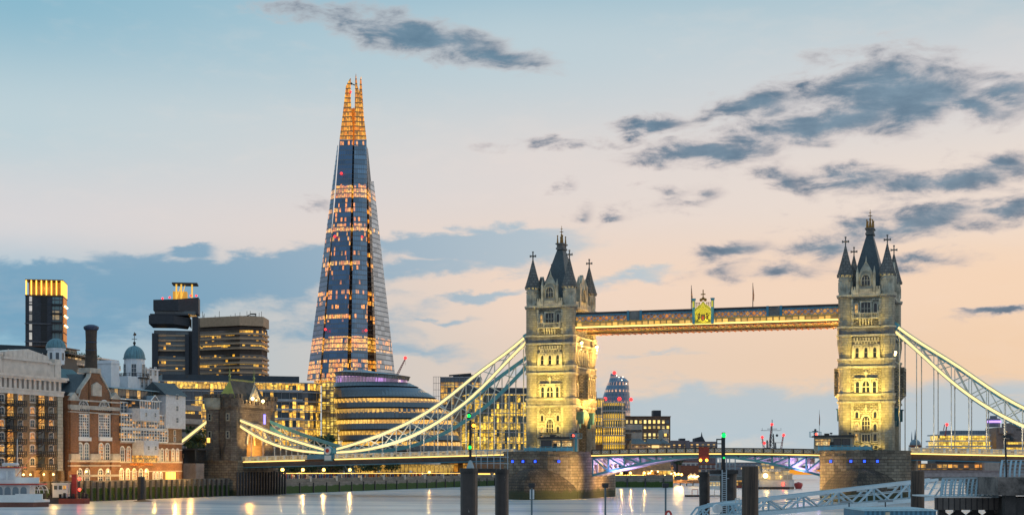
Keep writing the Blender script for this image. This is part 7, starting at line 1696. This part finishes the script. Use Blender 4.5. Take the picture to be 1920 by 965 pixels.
# ================================================================== foreground piles, gangway and jetty
pile_m = plain('pile_black', (.03, .023, .02), .55, 0, .8, 1.6); galv = plain('galvanised', (.36, .40, .42), .5, .3, .15); brow_paint = plain('gangway_blue', (.36, .52, .60), .45, 0, .12)
def streaked():
    m, nt, b = new_mat('weathered_timber'); q = NT(nt); tc = q.nd('ShaderNodeTexCoord'); mp = q.nd('ShaderNodeMapping'); mp.inputs['Scale'].default_value = (9, 9, .35); q.L.new(tc.outputs['Object'], mp.inputs[0])
    n = q.noise(mp.outputs[0], 1, 6, .7); q.L.new(q.mix(q.rng(n, .35, .65), (.018, .012, .009), (.12, .075, .05)), b.inputs['Base Color']); b.inputs['Roughness'].default_value = .75; q.bump(b, n, .8, .05); return m
timber = streaked()
def gull_pile():
    m, nt, b = new_mat('splashed_pile'); q = NT(nt); tc = q.nd('ShaderNodeTexCoord'); mp = q.nd('ShaderNodeMapping'); mp.inputs['Scale'].default_value = (5, 5, 1.1); q.L.new(tc.outputs['Object'], mp.inputs[0])
    n = q.noise(mp.outputs[0], 1.3, 6, .75); n2 = q.noise(tc.outputs['Object'], .8, 3); q.L.new(q.mix(q.rng(n, .66, .70), q.mix(q.rng(n2, .3, .7), (.022, .017, .015), (.05, .035, .03)), (.42, .40, .38)), b.inputs['Base Color']); b.inputs['Roughness'].default_value = .5; return m
splash = gull_pile()
def pile(px0, px1, Z, ytop, label, mat, cap=True, group=None, base=-2):
    s = Z/FPX; r = (px1-px0)/2*s; p = gp((px0+px1)/2, Z+r); zt = zz(ytop, Z)
    t = thing('mooring_pile', label, 'pile', (p.x, p.y, 0), AL, group)
    M().frust(r, r, base, zt-(.25 if cap else 0), 20).build('shaft', mat, t, smooth=False)
    if cap: M().frust(r*1.08, r*1.08, zt-.28, zt, 20).frust(r*1.02, r*1.02, zt-.36, zt-.28, 20).build('cap', pile_m, t)
    else: M().frust(r*.97, r*.9, zt, zt+.04, 20).build('cap', timber, t)
    return t
pile(863, 896, 98, 877, 'thick black bird-splashed steel pile under the green-lit signal mast', splash)
pile(928, 954, 101, 878, 'slimmer black bird-splashed pile right of the green-lit mast, before the southern pier', splash)
pile(1311, 1331, 108, 884, 'narrow left pile of the black twin piles under the ladder platform', pile_m)
pile(1350, 1381, 106, 884, 'wide right pile of the black twin piles, carrying the ladder', pile_m)
pile(1391, 1422, 84, 875, 'tall bare weathered timber pile beside the ladder piles, before the warship', timber, False)
pile(1708, 1733, 88, 883, 'rusty black pile standing at the right end of the gangway', timber, False)
def P3(px, py, Z): p = gp(px, Z); return Vector((p.x, p.y, zz(py, Z)))
def local(o, v): return o.matrix_basis.inverted() @ Vector(v)
class Loc:
    """build in pixel columns and rows at chosen distances, in the thing's own frame"""
    def __init__(s, px, Z, name, label, cat, z0=0): p = gp(px, Z); s.t = thing(name, label, cat, (p.x, p.y, 0), AL); s.px = px; s.Z = Z; s.inv = None
    def p(s, px, py, Z=None):
        Z = Z or s.Z; w_ = P3(px, py, Z); d = w_-s.t.location
        return (d.x*CA+d.y*SA, -d.x*SA+d.y*CA, w_.z)
s = Loc(908, 99, 'dolphin_platform', 'steel beam and thin galvanised railing linking the two bird-splashed piles', 'platform')
M().bar(s.p(896, 881), s.p(930, 881), .5, .22).build('beam', pile_m, s.t)
for px in (893, 902, 914, 926, 938, 952): M().bar(s.p(px, 879), s.p(px, 842), .05).build('rail_post', galv, s.t)
g = M()
for py in (844, 856, 868): g.bar(s.p(891, py), s.p(954, py), .045)
g.build('rails', galv, s.t)
green = glow('green_lamp', (.0, .85, .08), 3); amber = glow('amber_lamp', (1, .34, .02), 7)
s = Loc(882, 98.6, 'signal_mast', 'slim black signal mast with two green lamps and an amber one on the thick pile', 'signal mast')
M().bar(s.p(882, 877), s.p(882, 787), .16).build('post', iron, s.t); M().frust(.3, .09, s.p(882, 878)[2], s.p(882, 862)[2], 8, s.p(882, 878)[:2]).build('foot', galv, s.t)
for px, py, m_ in ((879, 779, green), (881, 838, green), (888, 797, amber)):
    c = s.p(px, py, 98.3); b = M().box(c[0]-.1, c[0]+.1, c[1]+.02, c[1]+.22, c[2]-.2, c[2]+.22).bar((c[0], c[1]+.1, c[2]-.1), s.p(882, py+3), .06).build('lamp_case', iron, s.t); M().ball(c, .11).build('lens', m_, b)
s = Loc(1356, 106, 'ladder_mast', 'black signal mast with a side bracket and a green top lamp on the twin piles', 'signal mast')
M().bar(s.p(1356, 884), s.p(1356, 820), .24).bar(s.p(1358.5, 884), s.p(1358.5, 822), .08).build('post', iron, s.t)
g = M(); g.bar(s.p(1343, 823), s.p(1356, 823), .09); g.bar(s.p(1344, 831), s.p(1356, 831), .07); g.bar(s.p(1344, 823), s.p(1344, 831), .07); g.build('bracket', iron, s.t)
for py in (815.5, 857.5): c = s.p(1357, py); b = M().cb(c[0], c[1]+.1, c[2]-.25, .22, .16, .45).build('lamp_case', iron, s.t); M().ball((c[0], c[1]-.05, c[2]), .15 if py < 820 else .1).build('lens', green, b)
s = Loc(1345, 106, 'ladder_platform', 'dark platform with railings and a long vertical ladder on the black twin piles', 'platform')
M().bar(s.p(1329, 884), s.p(1382, 884), 1.2, .28).build('deck', pile_m, s.t); M().bar(s.p(1331, 888.5), s.p(1352, 888.5), .3, .18).build('beam', galv, s.t)
g = M()
for px in (1343, 1350, 1362, 1368, 1378.5): g.bar(s.p(px, 883), s.p(px, 858), .07)
for py in (859, 868, 877): g.bar(s.p(1362, py), s.p(1379, py), .05); g.bar(s.p(1343, py), s.p(1350, py), .05)
g.build('railing', galv, s.t)
g = M()
for px in (1354, 1362): g.bar(s.p(px, 880, 105.2), s.p(px, 968, 105.2), .07)
py = 886
while py < 966: g.bar(s.p(1354, py, 105.2), s.p(1362, py, 105.2), .05); py += 4
g.bar(s.p(1362, 896), s.p(1367, 896), .06); g.build('ladder', galv, s.t)
# gangway
s = Loc(1560, 96, 'gangway', 'pale blue trussed gangway sloping up to the right in front of the northern pier', 'gangway')
def gz(px): return 90+ (px-1420)*.03
def gt(px): return 937.5-(px-1420)*(33.0/287)
def gb(px): return 963-(px-1420)*(25.5/287)
off = 2.0
for dz, yo_ in ((0, 0), (off, 0)):
    def pt(px, py): 
        a = s.p(px, py, gz(px)); return (a[0], a[1]+dz, a[2])
    M().bar(pt(1336, gt(1336)), pt(1758, gt(1758)), .14, .17).build('top_chord', brow_paint, s.t)
    M().bar(pt(1336, gb(1336)), pt(1758, gb(1758)), .16, .24).build('bottom_chord', brow_paint, s.t)
    g = M(); px = 1375; k = 0
    while px < 1750:
        g.bar(pt(px, gt(px)), pt(px, gb(px)), .1)
        if px+58 < 1800: g.bar(pt(px, gt(px)), pt(px+33, gb(px+33)), .1); g.bar(pt(px+66, gt(px+66)) if px+66 < 1758 else pt(1758, gt(1758)), pt(px+33, gb(px+33)), .1); g.bar(pt(px, (gt(px)*.55+gb(px)*.45)), pt(min(px+66, 1758), gt(min(px+66, 1758))*.55+gb(min(px+66, 1758))*.45), .05)
        px += 66
    g.build('web_members', brow_paint, s.t)
a, b = s.p(1336, gb(1336)-2, gz(1336)), s.p(1758, gb(1758)-2, gz(1758))
g = M(); g.add([(a[0], a[1], a[2]), (b[0], b[1], b[2]), (b[0], b[1]+off, b[2]), (a[0], a[1]+off, a[2]), (a[0], a[1], a[2]+.06), (b[0], b[1], b[2]+.06), (b[0], b[1]+off, b[2]+.06), (a[0], a[1]+off, a[2]+.06)], [(0, 3, 2, 1), (4, 5, 6, 7), (0, 1, 5, 4), (2, 3, 7, 6)]); g.build('deck', plain('gangway_deck', (.25, .3, .32), .7), s.t)
for px in (1483, 1545, 1615, 1672): q = s.p(px, gt(px)+3.5, gz(px)); M().box(q[0]-.3, q[0]+.3, q[1]-.15, q[1]-.05, q[2]-.09, q[2]+.02).build('walkway_light', pale_paint, s.t)
g = M()
for k in range(2):
    y = k*off
    def q(px, py): v = s.p(px, py, 88); return (v[0], v[1]+y, v[2])
    g.bar(q(1313, 953), q(1340, 946), .11); g.bar(q(1302, 968), q(1313, 953), .1); g.bar(q(1318, 951), q(1318, 968), .09); g.bar(q(1318, 953), q(1330, 967), .08); g.bar(q(1330, 953), q(1318, 967), .08); g.bar(q(1378, 944), q(1390, 966), .09); g.bar(q(1390, 944), q(1376, 966), .09); g.bar(q(1340, 946), q(1425, 941), .11)
g.build('end_frame', brow_paint, s.t)
q = s.p(1345, 953, 87); M().rod((q[0], q[1]-.2, q[2]), (q[0], q[1]+.2, q[2]), .27, .27, 16).build('roller', plain('roller_white', (.75, .75, .74), .4), s.t)
g = M(); 
def q(px, py): return s.p(px, py, 87.5)
g.bar(q(1379, 942), q(1379, 934), .06); g.bar(q(1386, 942), q(1386, 934), .06); g.bar(q(1379, 934), q(1386, 934), .06); g.build('hoop', pale_paint, s.t)
for i, px in enumerate((1592, 1660)):
    s = Loc(px, 74, 'thin_post', ('thin grey post with a flat cross head, before the gangway, nearer the warship', 'thin grey post with a flat cross head rising from the blue container')[i], 'post')
    M().bar(s.p(px, 970), s.p(px, 941 if i == 0 else 940), .05).build('post', dark_steel, s.t); M().bar(s.p(px-15 if i == 0 else px-14, 940 if i == 0 else 939), s.p(px+2 if i == 0 else px+14, 940 if i == 0 else 938), .14, .1).build('cross_head', plain('grey_concrete'), s.t)
s = Loc(1686, 70, 'container', 'pale blue corrugated container roof at the bottom edge under the gangway', 'container')
a = s.p(1621, 957, 70); b = s.p(1755, 956, 70); ct = plain('container_blue', (.14, .34, .46), .5, 0, .15); zt = a[2]
M().box(a[0], b[0], 0, 4.4, 4.0, zt).build('body', masonry('corrugated_blue', (.09, .24, .34), (.12, .28, .38), (.05, .14, .2), .22, 30, .06, .9, .15, .5), s.t)
g = M(); g.box(a[0]-.03, b[0]+.03, -.05, 4.45, zt, zt+.05); 
for k in range(14): x = a[0]+(b[0]-a[0])*k/14; g.box(x+.02, x+.12, .05, 4.3, zt+.05, zt+.08)
g.build('roof', plain('container_roof', (.40, .55, .60), .45, 0, .12), s.t); M().box(a[0]+.95, a[0]+1.15, -.08, -.02, 5.8, zt-.05).build('vent', plain('vent_tan', (.5, .42, .3), .6), s.t)
# jetty
s = Loc(1815, 75, 'jetty', 'timber-fronted jetty with a curved steel railing at the lower right', 'jetty')
a, b = s.p(1752, 931), s.p(1884, 931); zb_ = s.p(1752, 955)[2]
board = masonry('jetty_boards', (.13, .10, .085), (.19, .15, .13), (.04, .03, .03), .28, 60, .03, .8, .4, .8)
M().box(a[0], b[0], -.1, 0, zb_, a[2]-.03).build('fascia', board, s.t); M().box(a[0]-.05, b[0], -.12, 4, a[2]-.02, a[2]+.05).build('deck', plain('deck_pale', (.5, .52, .52), .6), s.t)
for px in (1770, 1800, 1832, 1862, 1888): c = s.p(px, 955); M().box(c[0]-.16, c[0]+.16, .3, .6, -2, zb_+.05).bar((c[0]-.9, .45, zb_), (c[0], .45, zb_-.7), .16).bar((c[0]+.9, .45, zb_), (c[0], .45, zb_-.7), .16).build('leg', pile_m, s.t)
g = M(); px = 1764; px_list = []
while px < 1872: px_list.append(px); px += 8.2
def curved(g, s, px, pyb, pyt, lean, Zb=None, w_=.09):
    pr = None
    for i in range(6):
        f = i/5; v = s.p(px+lean*(f**2), pyb+(pyt-pyb)*f, Zb)
        if pr: g.bar(pr, v, w_)
        pr = v
for px in px_list: g = M(); curved(g, s, px, 930, 896, 4, None, .075); g.build('rail_post', brow_paint, s.t)
for px in px_list[::2]: g = M(); curved(g, s, px+3, 930, 897, 4, 77.5, .075); g.build('rail_post', brow_paint, s.t)
g = M(); g.bar(s.p(1768, 896), s.p(1876, 895), .1, .08); g.bar(s.p(1770, 897, 77.5), s.p(1876, 896, 77.5), .08)
for py in (903, 909, 915, 921, 926): g.bar(s.p(1766, py), s.p(1873, py), .03)
g.bar(s.p(1752, 931), s.p(1768, 908), .07); g.build('rails', galv, s.t)
s = Loc(1900, 72, 'concrete_abutment', 'mottled concrete block at the right edge carrying a second curved railing', 'concrete block')
a = s.p(1869, 894); zb2 = s.p(1869, 928)[2]
M().box(a[0], a[0]+4, -.2, 5, zb2, a[2]).build('block', plain('mottled_concrete', (.15, .12, .105), .9, 0, .7, .9), s.t); M().box(a[0]+.5, a[0]+1.0, .3, .8, -2, zb2).box(a[0]+1.0, a[0]+4, .6, 4, -2, zb2-.12).build('support', pile_m, s.t)
g = M()
for px in (1876, 1884, 1893, 1902, 1911): g = M(); curved(g, s, px, 893, 862, 3.5, None, .075); g.build('rail_post', brow_paint, s.t)
g = M()
for py in (862, 869, 876, 882, 888): g.bar(s.p(1876+3, py), s.p(1935, py), .035)
g.build('rails', galv, s.t)
s = Loc(1886, 71, 'camera_post', 'dark post with a camera head standing on the concrete block at the right edge', 'camera post')
M().bar(s.p(1887, 894), s.p(1885, 822), .07).build('post', iron, s.t); q = s.p(1886, 818); M().box(q[0]-.14, q[0]+.2, q[1]-.12, q[1]+.12, q[2]-.06, q[2]+.08).ball((q[0]+.26, q[1]-.05, q[2]-.1), .11).build('camera_head', iron, s.t)
for px, lab in ((997, 'slim lamp post with a dark head and a white panel before the southern pier'), (1135, 'slim lamp post with a dark head beside the right corner of the southern pier'), (1248, 'slim lamp post with a dark head and a red lifebuoy at its foot')):
    s = Loc(px, 55, 'quay_lamp', lab, 'lamp post')
    M().bar(s.p(px, 975), s.p(px, 912), .06).build('post', plain('post_grey', (.08, .12, .14), .5), s.t); q = s.p(px, 911); h = M().box(q[0]-.12, q[0]+.11, -.1, .1, q[2]+.0, q[2]+.12).box(q[0]-.1, q[0]+.09, -.08, .08, q[2]-.05, q[2]).build('lamp_head', iron, s.t)
    if px == 997: v = s.p(998, 935); M().box(v[0]-.09, v[0]+.07, .03, .05, v[2], v[2]+.35).build('white_panel', plain('roller_white'), s.t)
    if px == 1248:
        v = s.p(1253, 966); g = M(); pr = None
        for i in range(17):
            a = 2*pi*i/16; c = (v[0]+.10*math.cos(a), -.06, v[2]+.17*math.sin(a))
            if pr: g.bar(pr, c, .07)
            pr = c
        g.build('lifebuoy', plain('buoy_red'), s.t)
